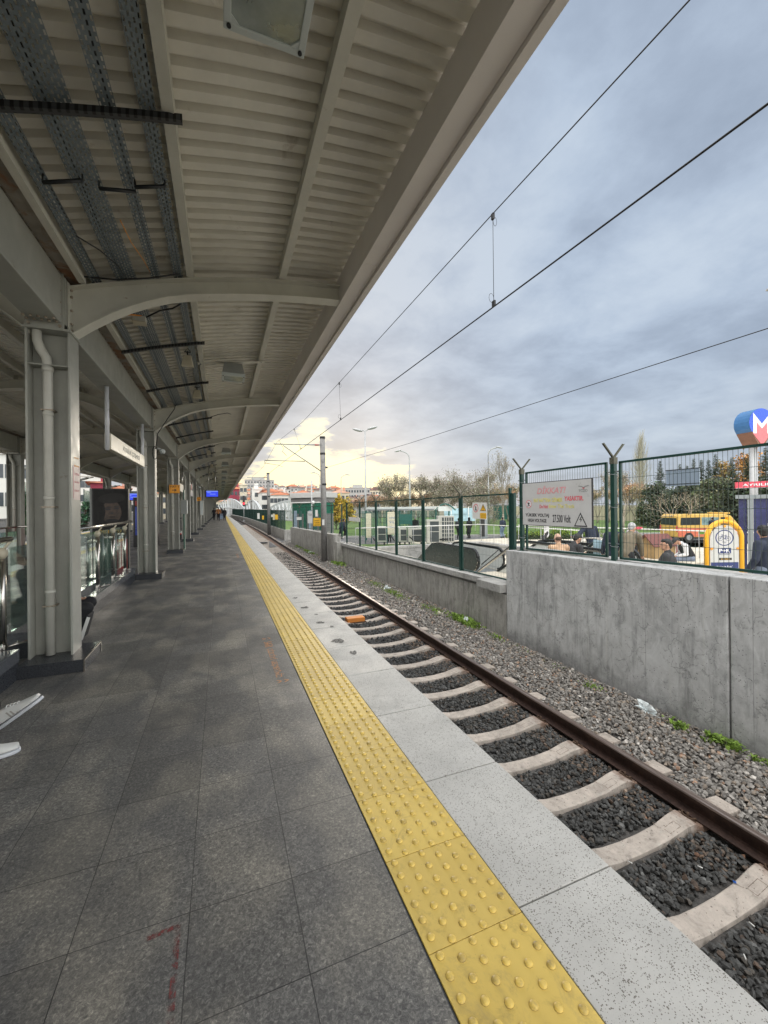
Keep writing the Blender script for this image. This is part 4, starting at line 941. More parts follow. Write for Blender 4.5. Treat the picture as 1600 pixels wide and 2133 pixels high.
cable([(XL+.2,CY[2]-.12,3.0),(XL+.25,CY[2]-.14,3.35),(XL+.45,CY[2]-.13,3.7),(XL+.6,CY[2]-.12,3.95),(XL+.62,CY[2]-.1,4.05)], .010, 'black_rubber', 'black cable climbing from the second column to its rib')
# junction box, beige lamps
t = thing('junction_box', 'small beige junction box below the tray in the second bay', 'junction box', (-.93, 5.95, 3.95)); b = MB(); b.box(-.07,.07,-.06,.06,0,.07,.006); b.build('box_body', 'pipe_plastic', t); b = MB(); b.box(-.075,.075,-.065,.065,-.012,.0); b.build('box_lid', 'lamp_beige', t)
def horn(x, y, z, label):
    t = thing('horn_speaker', label, 'loudspeaker', (x, y, z), 0, 'beige speakers hung under the trays')
    b = MB(); b.hexa([(-.09,-.10,-.20),(.09,-.10,-.20),(.09,.07,-.17),(-.09,.07,-.17)], [(-.055,-.02,.0),(.055,-.02,.0),(.055,.05,.0),(-.055,.05,.0)]); b.build('horn', 'lamp_beige', t, bev=.01)
    b = MB(); b.box(-.01,.01,.0,.02,.0,.07); b.box(-.05,.05,-.005,.02,.05,.06); b.build('bracket', 'dark_steel', t)
    b = MB(); b.tube([(0,.02,.02),(-.03,.02,.08),(.0,.02,.12),(.05,.02,.07)], .005, 5); b.build('lead', 'black_rubber', t)
horn(-.47, 7.2, 4.03, 'beige horn speaker under the trays in the second bay, the nearer one')
horn(-.44, 9.35, 4.06, 'beige horn speaker under the trays in the second bay, the farther one')
for k in range(3, 7): horn(-.45, Y0C+BAY*(k-1)+2.1, 4.04, 'small beige horn speaker under the trays in the %s bay' % ORD[k-1])
# luminaires
def luminaire(y, label, first=[None]):
    if first[0] is None:
        t = thing('luminaire', label, 'ceiling lamp', (.235, y, 0), 0, 'square glass luminaires under the canopy')
        zb, zt = 3.99, 4.24
        b = MB(); w0, w1 = .19, .15
        b.hexa([(-w0,-w0,zb+.06),(w0,-w0,zb+.06),(w0,w0,zb+.06),(-w0,w0,zb+.06)], [(-w1,-w1,zt),(w1,-w1,zt),(w1,w1,zt),(-w1,w1,zt)]); b.f = [f for f in b.f if f != (0,3,2,1)]; b.sm = b.sm[:len(b.f)]
        b.build('housing', 'lamp_body', t)
        f = MB(); f.box(-.20,.20,-.20,-.165,zb,zb+.055,.004); f.box(-.20,.20,.165,.20,zb,zb+.055,.004); f.box(-.20,-.165,-.165,.165,zb,zb+.055,.004); f.box(.165,.20,-.165,.165,zb,zb+.055,.004)
        for sx in (-1,1):
            for sy in (-1,1): f.prism([(sx*.165,sy*.165),(sx*.125,sy*.165),(sx*.165,sy*.125)], 'z', zb+.003, zb+.03)
        fr = f.build('frame', 'lamp_frame', t)
        sc = MB()
        for sx in (-.175,.175):
            for sy in (-.175,.175): sc.tube([(sx,sy,zb+.002),(sx,sy,zb-.008)], .011, 8)
        sc.build('screw', 'dark_steel', fr)
        g = MB(); g.box(-.165,.165,-.165,.165,zb+.008,zb+.012); g.build('glass', 'lamp_glass', t)
        r = MB(); r.box(-.15,.15,-.15,.15,zt-.02,zt-.015); r.hexa([(-.16,-.02,zt-.14),(.02,-.06,zt-.13),(.04,.06,zt-.13),(-.16,.03,zt-.14)], [(-.16,-.02,zt-.13),(.02,-.06,zt-.12),(.04,.06,zt-.12),(-.16,.03,zt-.13)]); r.build('reflector', 'galvanised', t)
        tb = MB(); tb.tube([(.0,-.15,zb+.05),(.0,.15,zb+.05)], .009, 10); tb.build('tube', 'white_paint', t)
        # cross bracket from purlin to purlin
        p = MB(); z0 = RZ(1.34)-.006; z1 = RZ(2.3)-.006
        p.hexa([(-.60,-.055,z0-.004),(.57,-.055,z1-.004),(.57,.055,z1-.004),(-.60,.055,z0-.004)], [(-.60,-.055,z0),(.57,-.055,z1),(.57,.055,z1),(-.60,.055,z0)])
        p.build('cross_plate', 'beam_paint', t)
        q = MB(); q.tube([(.50,0,z1-.004),(.50,0,z1-.016)], .012, 8); q.tube([(-.55,0,z0-.004),(-.55,0,z0-.016)], .012, 8); q.build('bolt', 'dark_steel', t)
        first[0] = t; return t
    return dup(first[0], (.235, y, 0), label=label)
luminaire(1.99, 'big square glass luminaire cut off by the top edge of the photo')
luminaire(8.1, 'second square luminaire, hung on a cross plate in the second bay')
for k in range(3, 14): luminaire(Y0C+BAY*(k-1)+2.75, ('square luminaire in the %s bay of the canopy' % ORD[k-1]))
mat('bright_rod', (0.66, 0.67, 0.70), 0.35, 0.1, var=0.03)
# hanging station name sign
t = thing('station_sign', 'long cream hanging station sign reading AYRILIK ÇEŞMESİ', 'sign', (XL, 7.36, 0))
b = MB(); b.box(-.045,.045,.03,3.0,2.52,2.765,.01); b.build('sign_board', 'cream_panel', t)
for y in (.0, 3.03):
    b = MB(); b.tube([(0.0,y,2.50),(0.0,y,3.475)], .030, 12); b.build('hanger_rod', 'bright_rod', t)
text('sign_text', 'AYRILIK ÇEŞMESİ', .16, 'sign_text_grey' if 'sign_text_grey' in MATS else 'lamp_body', t, frame((.0465, 1.62, 2.645), (0,1,0), (0,0,1)), .001, width=1.55, height=.13)
text('sign_text', 'AYRILIK ÇEŞMESİ', .16, 'lamp_body', t, frame((-.0465, 1.62, 2.645), (0,-1,0), (0,0,1)), .001, width=1.55, height=.13)
def small_hang(y, label, red=False):
    t = thing('hanging_sign', label, 'sign', (XL+.05, y, 0), 0, 'small hanging signs further down the platform')
    for dy in (0, 1.6):
        b = MB(); b.tube([(0,dy,2.3),(0,dy,3.47)], .022, 8); b.build('hanger_rod', 'stainless', t)
    b = MB(); b.box(-.04,.04,.03,1.57,2.3,2.62,.006); b.build('sign_board', 'cream_panel', t)
    if red: b = MB(); b.box(.04,.045,.1,.9,2.64,2.95); b.build('red_panel', 'poster_red', t)
small_hang(CY[3]+1.6, 'small cream sign on two thin rods just past the third column'); small_hang(CY[4]+2.2, 'small cream sign with a red panel past the fourth column', True)
# displays
def display(x0, x1, y, z0, z1, label, rods=True):
    t = thing('display', label, 'screen', ((x0+x1)/2, y, z0)); w = (x1-x0)/2; h = z1-z0
    b = MB(); b.box(-w,w,0,.14,0,h,.01); b.build('casing', 'black_plastic', t)
    b = MB(); b.box(-w+.05,w-.05,-.004,-.001,.05,h-.05); b.build('screen', 'screen_blue', t)
    b = MB(); b.box(-w+.06,w-.06,-.007,-.0045,h*.80,h*.88); b.box(-w+.1,-w+.32,-.007,-.0045,h*.62,h*.67); b.box(-w+.25,w-.2,-.007,-.0045,h*.42,h*.47); b.build('screen_text', 'screen_line', t)
    if rods: b = MB(); b.tube([(-w*.5,.07,h),(-w*.5,.07,4.2-z0)], .02, 8); b.tube([(w*.5,.07,h),(w*.5,.07,4.2-z0)], .02, 8); b.build('hanger_rod', 'stainless', t)
display(-.90,-.12,28,2.29,2.76, 'blue departures screen hanging over the platform')
display(-6.1,-5.2,33,2.2,2.75, 'blue screen in the far row, between two columns')
# ------------------------------------------------------------------ railing, kerb, advertising column, bench people (left)
kerb = thing('railing_kerb', 'low dark granite kerb under the glass railing', 'kerb')
def kerbseg(y0, y1, curve=False):
    b = MB(); b.box(-2.30, -1.80, y0, y1, .0, .165); b.build('kerb_base', 'granite_dark', kerb)
    b = MB(); y = y0
    while y < y1-.01:
        ye = min(y+.62, y1); b.box(-2.305, -1.792, y+.0015, ye-.0015, .166, .262); y = ye
    b.build('kerb_course', 'granite_mid', kerb)
    b = MB(); b.box(-2.31, -1.786, y0, y1, .2622, .282); b.build('kerb_top', 'granite_mid', kerb, bev=.004)
kerbseg(.5, 4.9); kerbseg(5.55, 10.6)
rl = thing('glass_railing', 'glass railing with a steel handrail between the columns', 'railing')
def railing(y0, y1, posts):
    b = MB(); b.tube([(-1.87, y0, 1.325), (-1.87, y1, 1.325)], .026, 12); b.build('handrail', 'stainless', rl)
    for y in posts:
        b = MB(); b.tube([(-1.93,y,.28),(-1.93,y,1.14)], .030, 14); b.build('post', 'stainless', rl)
        b = MB(); b.ell((-1.93,y,1.19), (.045,.05,.055), 12, 8); b.tube([(-1.93,y,1.21),(-1.87,y,1.30)], .012, 8); b.build('post_cap', 'lamp_beige', rl)
        b = MB(); b.box(-1.99,-1.93,y-.03,y+.03,1.05,1.09); b.box(-1.955,-1.905,y-.03,y+.03,.285,.33); b.tube([(-1.90,y+.09,.283),(-1.86,y+.14,.31)], .012, 6); b.tube([(-1.90,y-.09,.283),(-1.90,y-.09,.36)], .007, 6); b.tube([(-1.80,y+.16,.30),(-1.90,y+.02,.30)], .010, 6); b.build('glass_clamp', 'stainless', rl)
    for a, c in zip(posts, posts[1:]):
        b = MB(); b.box(-2.005,-1.995,a+.04,c-.04,.36,1.22); b.build('glass_pane', 'railing_glass', rl)
railing(.8, 4.95, [1.85, 2.9, 3.95, 4.94]); railing(5.5, 10.65, [6.07, 7.12, 8.17, 9.22, 10.26])
b = MB(); b.box(-2.005,-1.995,5.3,6.03,.36,1.22); b.build('glass_pane', 'railing_glass', rl); b = MB(); b.box(-2.005,-1.995,10.3,10.7,.36,1.22); b.build('glass_pane', 'railing_glass', rl)
rl2 = thing('far_railing', 'thin steel handrail on the far side of the stairwell', 'railing')
b = MB(); b.tube([(-4.6,1,1.2),(-4.6,12.5,1.2)], .022, 10); b.tube([(-4.6,12.5,1.2),(-2.9,12.5,1.2)], .022, 10); b.build('handrail', 'stainless', rl2)
for y in (2, 4, 6, 8, 10, 12):
    b = MB(); b.tube([(-4.6,y,0),(-4.6,y,1.2)], .02, 8); b.build('post', 'stainless', rl2)
b = MB(); b.box(-4.605,-4.597,1,12.5,.1,1.1); b.build('glass_pane', 'shelter_glass', rl2)
# advertising pillar with a dark portrait (generic stand-in)
t = thing('advertising_pillar', 'tall advertising pillar with a dark portrait poster behind the glass', 'advertising pillar', (-2.42, 11.45, 0), rad(4))
b = MB(); b.box(-.36,.36,-.14,.14,0,2.09,.01); b.build('casing', 'black_plastic', t)
b = MB(); b.box(-.40,-.362,-.14,.14,0,2.09); b.build('side_panel', 'lamp_body', t)
b = MB(); b.box(-.335,.335,-.146,-.141,1.0,2.06); pst = b.build('poster', 'ad_dark', t)
b = MB(); b.add([Vector((.02+.20*math.cos(a)*(1-.12*math.sin(a)), -.148, 1.55+.27*math.sin(a))) for a in [2*PI*k/28 for k in range(28)]], [tuple(range(28))]); face = b.build('portrait_face', 'ad_skin', pst)
def blot(cx, cz, rx, rz_, m, dy, name, tilt=0):
    b = MB(); vs = []
    for k in range(20):
        a = 2*PI*k/20; x = rx*math.cos(a); z = rz_*math.sin(a); vs.append((cx+x*math.cos(tilt)-z*math.sin(tilt), dy, cz+x*math.sin(tilt)+z*math.cos(tilt)))
    b.add(vs, [tuple(range(20))]); return b.build(name, m, pst)
blot(.03, 1.86, .27, .12, 'hair_black', -.1495, 'portrait_hair', .1); blot(-.19,1.55,.09,.22,'ad_dark',-.1495,'portrait_shadow'); blot(-.045,1.60,.055,.018,'ink',-.1497,'portrait_eye',.1); blot(.12,1.62,.050,.016,'ink',-.1497,'portrait_eye',-.05)
blot(-.05,1.64,.065,.010,'ink',-.15,'portrait_brow',.2); blot(.125,1.66,.06,.010,'ink',-.15,'portrait_brow',-.1); blot(.03,1.51,.028,.012,'ink',-.1497,'portrait_nose'); blot(.03,1.42,.07,.014,'ad_dark',-.1497,'portrait_mouth'); blot(.03,1.33,.13,.055,'hair_black',-.1496,'portrait_beard')
text('poster_text', 'SMOKE YAP', .1, 'sign_amber', pst, frame((-.0,-.1475,1.08), (1,0,0), (0,0,1)), .0005, width=.45, height=.08)
b = MB(); b.box(-.335,.335,-.146,-.141,.08,.92); b.build('lower_panel', 'poster_green', t); b = MB(); b.box(.12,.33,-.149,-.146,.1,.9); b.build('red_stripe', 'poster_red', t)
text('operator_name', 'TCDD', .1, 'white_ink', t, frame((.05,-.1500,.78), (1,0,0), (0,0,1)), .0005, width=.28, height=.06)
def vending(x, y, lb, mred=True):
    t = thing('advertising_pillar', lb, 'advertising pillar', (x, y, 0)); b = MB(); b.box(-.45,.45,-.3,.3,0,2.1,.01); b.build('casing', 'black_plastic', t)
    b = MB(); b.box(-.38,.38,-.306,-.301,1.75,1.95); b.build('header', 'poster_red', t); b = MB(); b.box(-.38,.38,-.306,-.301,.5,1.7); pp = b.build('poster', 'ad_blue', t)
    b = MB(); b.ell((0.05,-.307,1.2), (.14,.002,.3), 12, 8); b.build('poster_figure', 'banner_blue', pp)
vending(-3.0, 20.3, 'dark pillar with a red header and blue poster between the second and third columns')
t = thing('fire_cabinet', 'red cabinet partly hidden behind the nearest column', 'cabinet', (-5.4, 16.4, 0)); b = MB(); b.box(-.3,.3,-.2,.2,0,.75,.01); b.build('cabinet_box', 'poster_red', t); b = MB(); b.box(-.27,.27,-.206,-.201,.75*.1,.7); b.build('door', 'bike_red', t); b = MB(); b.box(-.3,.3,-.2,.2,.76,1.08,.01); b.build('upper_box', 'bike_red', t)
t = thing('bench', 'small bench with a red edge between the columns', 'bench', (-2.1, 23, 0)); b = MB(); b.box(-.25,.25,-.7,.7,.4,.46,.01); b.build('seat', 'lamp_frame', t); b = MB(); b.box(-.27,.27,-.72,.72,.34,.40,.01); b.build('seat_edge', 'bike_red', t)
for y in (-.5,.5): b = MB(); b.box(-.2,.2,y-.03,y+.03,0,.34); b.build('leg', 'dark_steel', t)
# opposite track, wall, screens and building beyond
b = MB(); b.box(-14.6,EDGE_L+.1,-12,200,-1.3,-1.2); struct(b.build('ballast_bed_opposite', 'ballast_bed'))
rail_obj(-10.1, 'rail of the opposite track beyond the island platform'); rail_obj(-11.6, 'outer rail of the opposite track')
t = thing('boundary_wall', 'pale concrete wall beyond the opposite track', 'wall'); b = MB(); b.box(-14.9,-14.6,-12,160,-1.3,.95); b.build('wall_body', 'coping_concrete', t); b = MB(); b.box(-14.95,-14.55,-12,160,.951,1.03); b.build('coping', 'coping_concrete', t)
t = thing('noise_screen', 'green glass screen wall behind the opposite track', 'screen wall')
for k in range(22):
    y = 6+k*3.0
    b = MB(); b.box(-14.8,-14.7,y,y+.12,1.03,4.0); b.build('post', 'fence_green', t)
    if k % 3 != 1: b = MB(); b.box(-14.77,-14.74,y+.13,y+2.98,1.05,3.9 if k % 2 else 2.9); b.build('pane', 'green_screen', t)
# ------------------------------------------------------------------ right side walls
def wallX(y): return 5.30+.02*(y-2.5)
hw = thing('retaining_wall', 'tall cracked grey concrete wall beside the track', 'wall')
def hwseg(y0, y1, name='wall_panel', m='wall_concrete', dx=0):
    zt = lambda y: .775-.022*(y-2.5)
    b = MB(); b.hexa([(wallX(y0)+dx,y0,-1.6),(5.62,y0,-1.6),(5.62,y1,-1.6),(wallX(y1)+dx,y1,-1.6)], [(wallX(y0)+dx,y0,zt(y0)),(5.62,y0,zt(y0)),(5.62,y1,zt(y1)),(wallX(y1)+dx,y1,zt(y1))]); return b.build(name, m, hw, bev=.012)
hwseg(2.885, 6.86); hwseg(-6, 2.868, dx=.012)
b = MB(); b.box(5.60, 5.9, -6, 6.8, .70, .745); b.build('wall_cap', 'coping_concrete', hw)
lw = thing('low_wall', 'lower streaked concrete wall with a flat coping', 'wall')
def lzt(y): return -.012-.0115*(y-7.4)
b = MB()
b.hexa([(5.475,6.88,-1.6),(5.75,6.88,-1.6),(5.75,19.6,-1.6),(5.50,19.6,-1.6)], [(5.475,6.88,-.21),(5.75,6.88,-.21),(5.75,19.6,-.34),(5.50,19.6,-.34)]); b.build('wall_body', 'wall_concrete_low', lw)
b = MB(); b.box(5.40,5.52,6.88,7.75,-1.6,-.24); b.build('wall_pier', 'wall_concrete_low', lw)
y = 7.75
while y < 19.6:
    y1 = min(y+1.15, 19.62); b = MB(); b.hexa([(5.40,y+.004,lzt(y)-.13),(5.80,y+.004,lzt(y)-.13),(5.80,y1-.004,lzt(y1)-.13),(5.40,y1-.004,lzt(y1)-.13)], [(5.40,y+.004,lzt(y)),(5.80,y+.004,lzt(y)),(5.80,y1-.004,lzt(y1)),(5.40,y1-.004,lzt(y1))]); b.build('coping_stone', 'coping_concrete', lw, bev=.008); y = y1
b = MB(); b.box(5.26,5.80,6.90,7.74,-.20,-.03,.012); b.build('coping_stone', 'coping_concrete', lw)
mw = thing('trackside_wall', 'weathered concrete wall segment behind the thick grey pole', 'wall')
b = MB(); b.hexa([(5.15,19.7,-1.6),(5.5,19.7,-1.6),(5.3,32,-1.6),(4.95,32,-1.6)], [(5.15,19.7,.24),(5.5,19.7,.24),(5.3,32,.10),(4.95,32,.10)]); b.build('wall_body', 'wall_concrete_low', mw, bev=.01)
b = MB(); b.box(5.2,5.6,19.3,19.72,-1.6,-.12); b.build('wall_pier', 'wall_concrete_low', mw)
fw = thing('trackside_wall', 'far low concrete wall under the dense green fence', 'wall')
pts = [(5.0,35.5,-.35),(4.95,45,-.35),(4.9,60,-.35),(4.8,80,-.35),(4.2,110,-.4),(3.2,140,-.45)]
for (x0,y0,z0),(x1,y1,z1) in zip(pts, pts[1:]):
    b = MB(); b.hexa([(x0+tdx(y0)*.2,y0,-1.6),(x0+.3,y0,-1.6),(x1+.3,y1-.01,-1.6),(x1+tdx(y1)*.2,y1-.01,-1.6)], [(x0+tdx(y0)*.2,y0,z0),(x0+.3,y0,z0),(x1+.3,y1-.01,z1),(x1+tdx(y1)*.2,y1-.01,z1)]); b.build('wall_body', 'wall_concrete_low', fw)
b = MB(); b.box(4.9,5.6,35.0,35.5,-1.6,-.28); b.build('wall_pier', 'wall_concrete_low', fw)

# ------------------------------------------------------------------ fences of green posts and welded mesh
def fence_post(t, x, y, z0, z1, arms=True, r=.032, rz=0, cup=True, yz=1):
    b = MB(); b.box(x-r, x+r, y-r, y+r, z0, z1); b.box(x-.07, x+.07, y-.07, y+.07, z0, z0+.012); b.build('post', 'fence_green', t, bev=.003)
    if arms:
        b = MB(); b.box(x-r-.006, x+r+.006, y-r-.006, y+r+.006, z1-.05, z1+.05)
        for s_ in (1, -1):
            p0 = Vector((x, y, z1+.03)); p1 = Vector((x+s_*.20, y-s_*.02, z1+.26)); b.sweep([p0, p1], [(-.016,-.004),(.016,-.004),(.016,.004),(-.016,.004)])
            b.sweep([p0, p1], [(-.016,-.004),(-.012,-.004),(-.012,.018),(-.016,.018)])
        b.build('barbed_arm', 'olive_bracket', t)
def mesh_panel(t, p0, p1, z00, z10, z01, z11, pitch=.052, rows=None, r=.0029, sides=3, framed=True, folds=True):
    """p0,p1: ground XY ends; z00,z10 bottom/top at p0; z01,z11 at p1"""
    p0 = Vector(p0).to_3d(); p1 = Vector(p1).to_3d(); L = (p1-p0).length; d = (p1-p0).normalized(); nrm = Vector((d.y, -d.x, 0))
    def P(s_, k): q = p0+d*s_; f = s_/L; q.z = lerp(lerp(z00, z01, f), lerp(z10, z11, f), k); return q
    b = MB(); n = int(L/pitch)
    H = z10-z00
    for i in range(1, n):
        s_ = i*L/n; b.tube([P(s_, .01), P(s_, .99)], r, sides, caps=False)
    rows = rows or max(3, int(H/.21))
    for j in range(1, rows):
        k = j/rows; b.tube([P(.01, k)+nrm*.004, P(L-.01, k)+nrm*.004], r*1.15, sides, caps=False)
    b.build('mesh_panel', 'fence_wire', t)
    if framed:
        b = MB(); w = .016
        pr = [(-w,-w),(w,-w),(w,w),(-w,w)]
        b.sweep([P(0, 0), P(L, 0)], pr); b.sweep([P(0, 1), P(L, 1)], pr); b.sweep([P(.016, .0), P(.016, 1)], pr, up=nrm); b.sweep([P(L-.016, 0), P(L-.016, 1)], pr, up=nrm)
        b.build('panel_frame', 'fence_green', t)
hf = thing('mesh_fence', 'green mesh fence standing on the tall wall', 'fence')
for y, z in ((6.62,.705),(4.55,.74),(2.5,.79),(.45,.83),(-1.6,.87)): fence_post(hf, 5.60, y, z-.02, 2.26, r=.034)
for y1, y0, za, zb in ((6.50,4.66,.735,.78),(4.45,2.6,.775,.82),(2.40,.55,.82,.87),(.35,-1.5,.86,.9)): mesh_panel(hf, (5.60,y1), (5.60,y0), za, 2.225, zb, 2.235)
b = MB()
for y in (6.62, 4.55, 2.5):
    for z in (.95, 1.55, 2.05):
        n = 14; b.tube([(5.60+.055*math.cos(2*PI*k/n), y+.055*math.sin(2*PI*k/n), z+.01*math.sin(2*PI*k/n)) for k in range(n+1)], .0035, 5); b.box(5.59,5.61,y-.10,y+.10,z+.03,z+.045)
b.build('wire_tie', 'galvanised', hf)
lf = thing('mesh_fence', 'long green mesh fence on the lower wall coping', 'fence')
py = [6.86, 8.88, 10.95, 12.98, 14.97, 16.98, 18.98]
for i, y in enumerate(py): fence_post(lf, 5.60, y, lzt(y)-.005, 1.84-.004*(y-7), arms=(0 < i < 6))
for a, c in zip(py, py[1:]): mesh_panel(lf, (5.60,a+.05), (5.60,c-.05), lzt(a)+.03, 1.83-.004*(a-7), lzt(c)+.03, 1.83-.004*(c-7), pitch=.052 if a < 10 else .075, r=.0022 if a < 10 else .0026)
fence_post(lf, 5.60, 6.98, .0, 1.95, arms=False, r=.025)
mf = thing('mesh_fence', 'green mesh fence on the wall segment behind the grey pole', 'fence')
ps = [(5.45,19.3),(5.42,21.2),(5.35,23.2),(5.3,25.2),(5.24,27.2),(5.18,29.4),(5.12,31.6)]
for i, (x, y) in enumerate(ps): fence_post(mf, x, y, .12, 1.72-.01*(y-20), arms=(i in (1, 3, 5)), r=.03)
for a, c in zip(ps, ps[1:]): mesh_panel(mf, a, c, .25, 1.70-.01*(a[1]-20), .22, 1.70-.01*(c[1]-20), pitch=.11, r=.004)
ff = thing('mesh_fence', 'dense dark green fence running far along the curving track', 'fence')
ps = [(5.1,36),(5.08,38.5),(5.05,41),(5.03,43.5),(5.02,46),(5.0,49),(5.0,52),(5.0,56),(4.98,60),(4.95,65),(4.93,70),(4.9,76),(4.88,82),(4.7,90),(4.45,98),(4.2,108),(3.8,120),(3.2,135)]
for i, (x, y) in enumerate(ps): fence_post(ff, x, y, -.36, 1.38, arms=(i < 8 and i % 2 == 0), r=.035)
for a, c in zip(ps, ps[1:]): mesh_panel(ff, a, c, -.3, 1.36, -.3, 1.36, pitch=.13, r=.009, rows=5)

# big warning sign on the tall fence
ws = thing('warning_sign', 'grey DİKKAT high voltage warning board on the tall fence', 'sign')
X0 = 5.555; Ya, Yb = 6.02, 4.90
def sgn_xy(px, py): # photo pixel -> point on the board plane
    d = at(px, py, 1.0)-Vector((0, 0, CH)); k = X0/d.x; return Vector((X0, d.y*k, CH+d.z*k))
c1, c2, c3, c4 = sgn_xy(1089,1009), sgn_xy(1232,996), sgn_xy(1232,1099), sgn_xy(1092,1093)
zt1, zb1 = (c1.z+c2.z)/2, (c3.z+c4.z)/2; ya_, yb_ = c1.y, c2.y
b = MB(); b.box(X0, X0+.03, yb_-.012, ya_+.012, zb1-.012, zt1+.012); b.build('board_frame', 'ink', ws, bev=.004)
b = MB(); b.box(X0-.004, X0-.001, yb_, ya_, zb1, zt1); b.build('board', 'sign_grey', ws)
W_, H_ = ya_-yb_, zt1-zb1
def ST(u, v): return (X0-.0062, ya_-u*W_, zt1-v*H_)
def stext(body, u, v, w, h, m, sh=0, bold=0): text('sign_text', body, .1, m, ws, frame(ST(u, v), (0,-1,0), (0,0,1)), .0006, width=w*W_, height=h*H_, shear=sh, bold=bold)
stext('DİKKAT!', .46, .175, .43, .185, 'sign_faded_red', .25, .002)
stext('RAY HATTINA GİRMEK', .41, .40, .44, .125, 'sign_yellow', 0, .002); stext('YASAKTIR.', .78, .39, .25, .10, 'sign_red', 0, .003)
stext('Do Not', .35, .56, .13, .085, 'sign_red', 0, .002); stext('Enter The Track', .61, .555, .36, .085, 'sign_yellow', 0, .001)
stext('YÜKSEK VOLTAJ', .24, .765, .38, .115, 'ink', 0, .002); stext('HIGH VOLTAGE', .24, .89, .30, .08, 'ink', 0, .002); stext('27.500 Volt', .61, .83, .25, .17, 'ink', 0, .001)
stext('TCDD', .90, .235, .11, .055, 'lamp_body', 0, .001)
b = MB()
for s_ in (1, -1):
    p = [(0,0),(.35,.3),(1,.45),(1,.62),(.3,.5),(0,.22)]
    b.add([(X0-.0062, ya_-(.905+s_*q[0]*.065)*W_, zt1-(.185-q[1]*.09)*H_) for q in p], [tuple(range(6))])
b.build('wing_emblem', 'lamp_body', ws)
b = MB(); b.add([(X0-.0062, ya_-u*W_, zt1-v*H_) for u, v in ((.885,.175),(.925,.175),(.905,.205))], [(0,1,2)]); b.build('emblem_tip', 'sign_red', ws)
def tri(u, v, w, h, k): return [(X0-.0062-k*.001, ya_-(u+dx*w)*W_, zt1-(v+dy*h)*H_) for dx, dy in ((0,-.5),(.5,.5),(-.5,.5))]
b = MB(); b.add(tri(.865,.835,.17,.30,0), [(0,1,2)]); b.build('triangle_border', 'ink', ws); b = MB(); b.add(tri(.865,.845,.132,.232,1), [(0,1,2)]); b.build('triangle_fill', 'sign_grey', ws)
b = MB(); q = [(.872,.775),(.848,.845),(.868,.84),(.862,.90),(.886,.825),(.866,.83),(.884,.775)]; b.add([(X0-.0082, ya_-u*W_, zt1-v*H_) for u, v in q], [tuple(range(7))]); b.build('lightning_bolt', 'ink', ws)
def disc(u, v, r, k, n=24): return [(X0-.0062-k*.001, ya_-u*W_-r*math.cos(2*PI*j/n), zt1-v*H_+r*math.sin(2*PI*j/n)) for j in range(n)]
b = MB(); b.add(disc(.105,.50,.078,0), [tuple(range(24))]); b.build('pictogram_disc', 'white_ink', ws)
b = MB(); o_ = disc(.105,.50,.078,1); i_ = disc(.105,.50,.068,1); b.add(o_+i_, [(j,(j+1)%24,24+(j+1)%24,24+j) for j in range(24)]); 
b.build('pictogram_ring', 'sign_red', ws)
b = MB(); cx, cz = ya_-.105*W_, zt1-.50*H_
for path, r in (([(0,.052),(0,.051)],.011),([(-.004,.03),(.004,-.005)],.009),([(.004,-.005),(.03,-.035)],.007),([(.004,-.005),(-.026,-.045)],.007),([(0,.025),(-.03,.005)],.006),([(0,.025),(.032,.018)],.006)):
    b.tube([(X0-.0075, cx-p[0], cz+p[1]) for p in path], r, 6)
b.xf(Matrix.Identity(4)); b.build('pictogram_figure', 'ink', ws)
b = MB(); b.sweep([(X0-.0095, cx+.05, cz+.05),(X0-.0095, cx-.05, cz-.05)], [(-.001,-.005),(.001,-.005),(.001,.005),(-.001,.005)]); b.build('pictogram_bar', 'sign_red', ws)
# pale blue plate
p0 = Vector((5.64, 0, 0))
def onX(px, py, X): d = at(px, py, 1.0)-Vector((0, 0, CH)); k = X/d.x; return Vector((X, d.y*k, CH+d.z*k))
a, c = onX(1388,981,5.66), onX(1457,1010,5.66)
bp = thing('blank_plate', 'blank pale blue plate fixed behind the fence mesh', 'plate'); b = MB(); b.box(5.655,5.67,c.y,a.y,c.z,a.z); b.build('plate', 'blue_plate', bp)
b = MB(); b.box(5.65,5.675,c.y-.004,a.y+.004,a.z,a.z+.009); b.box(5.65,5.675,c.y-.004,a.y+.004,c.z+.02,c.z+.028); b.build('clamp_strip', 'ink', bp)
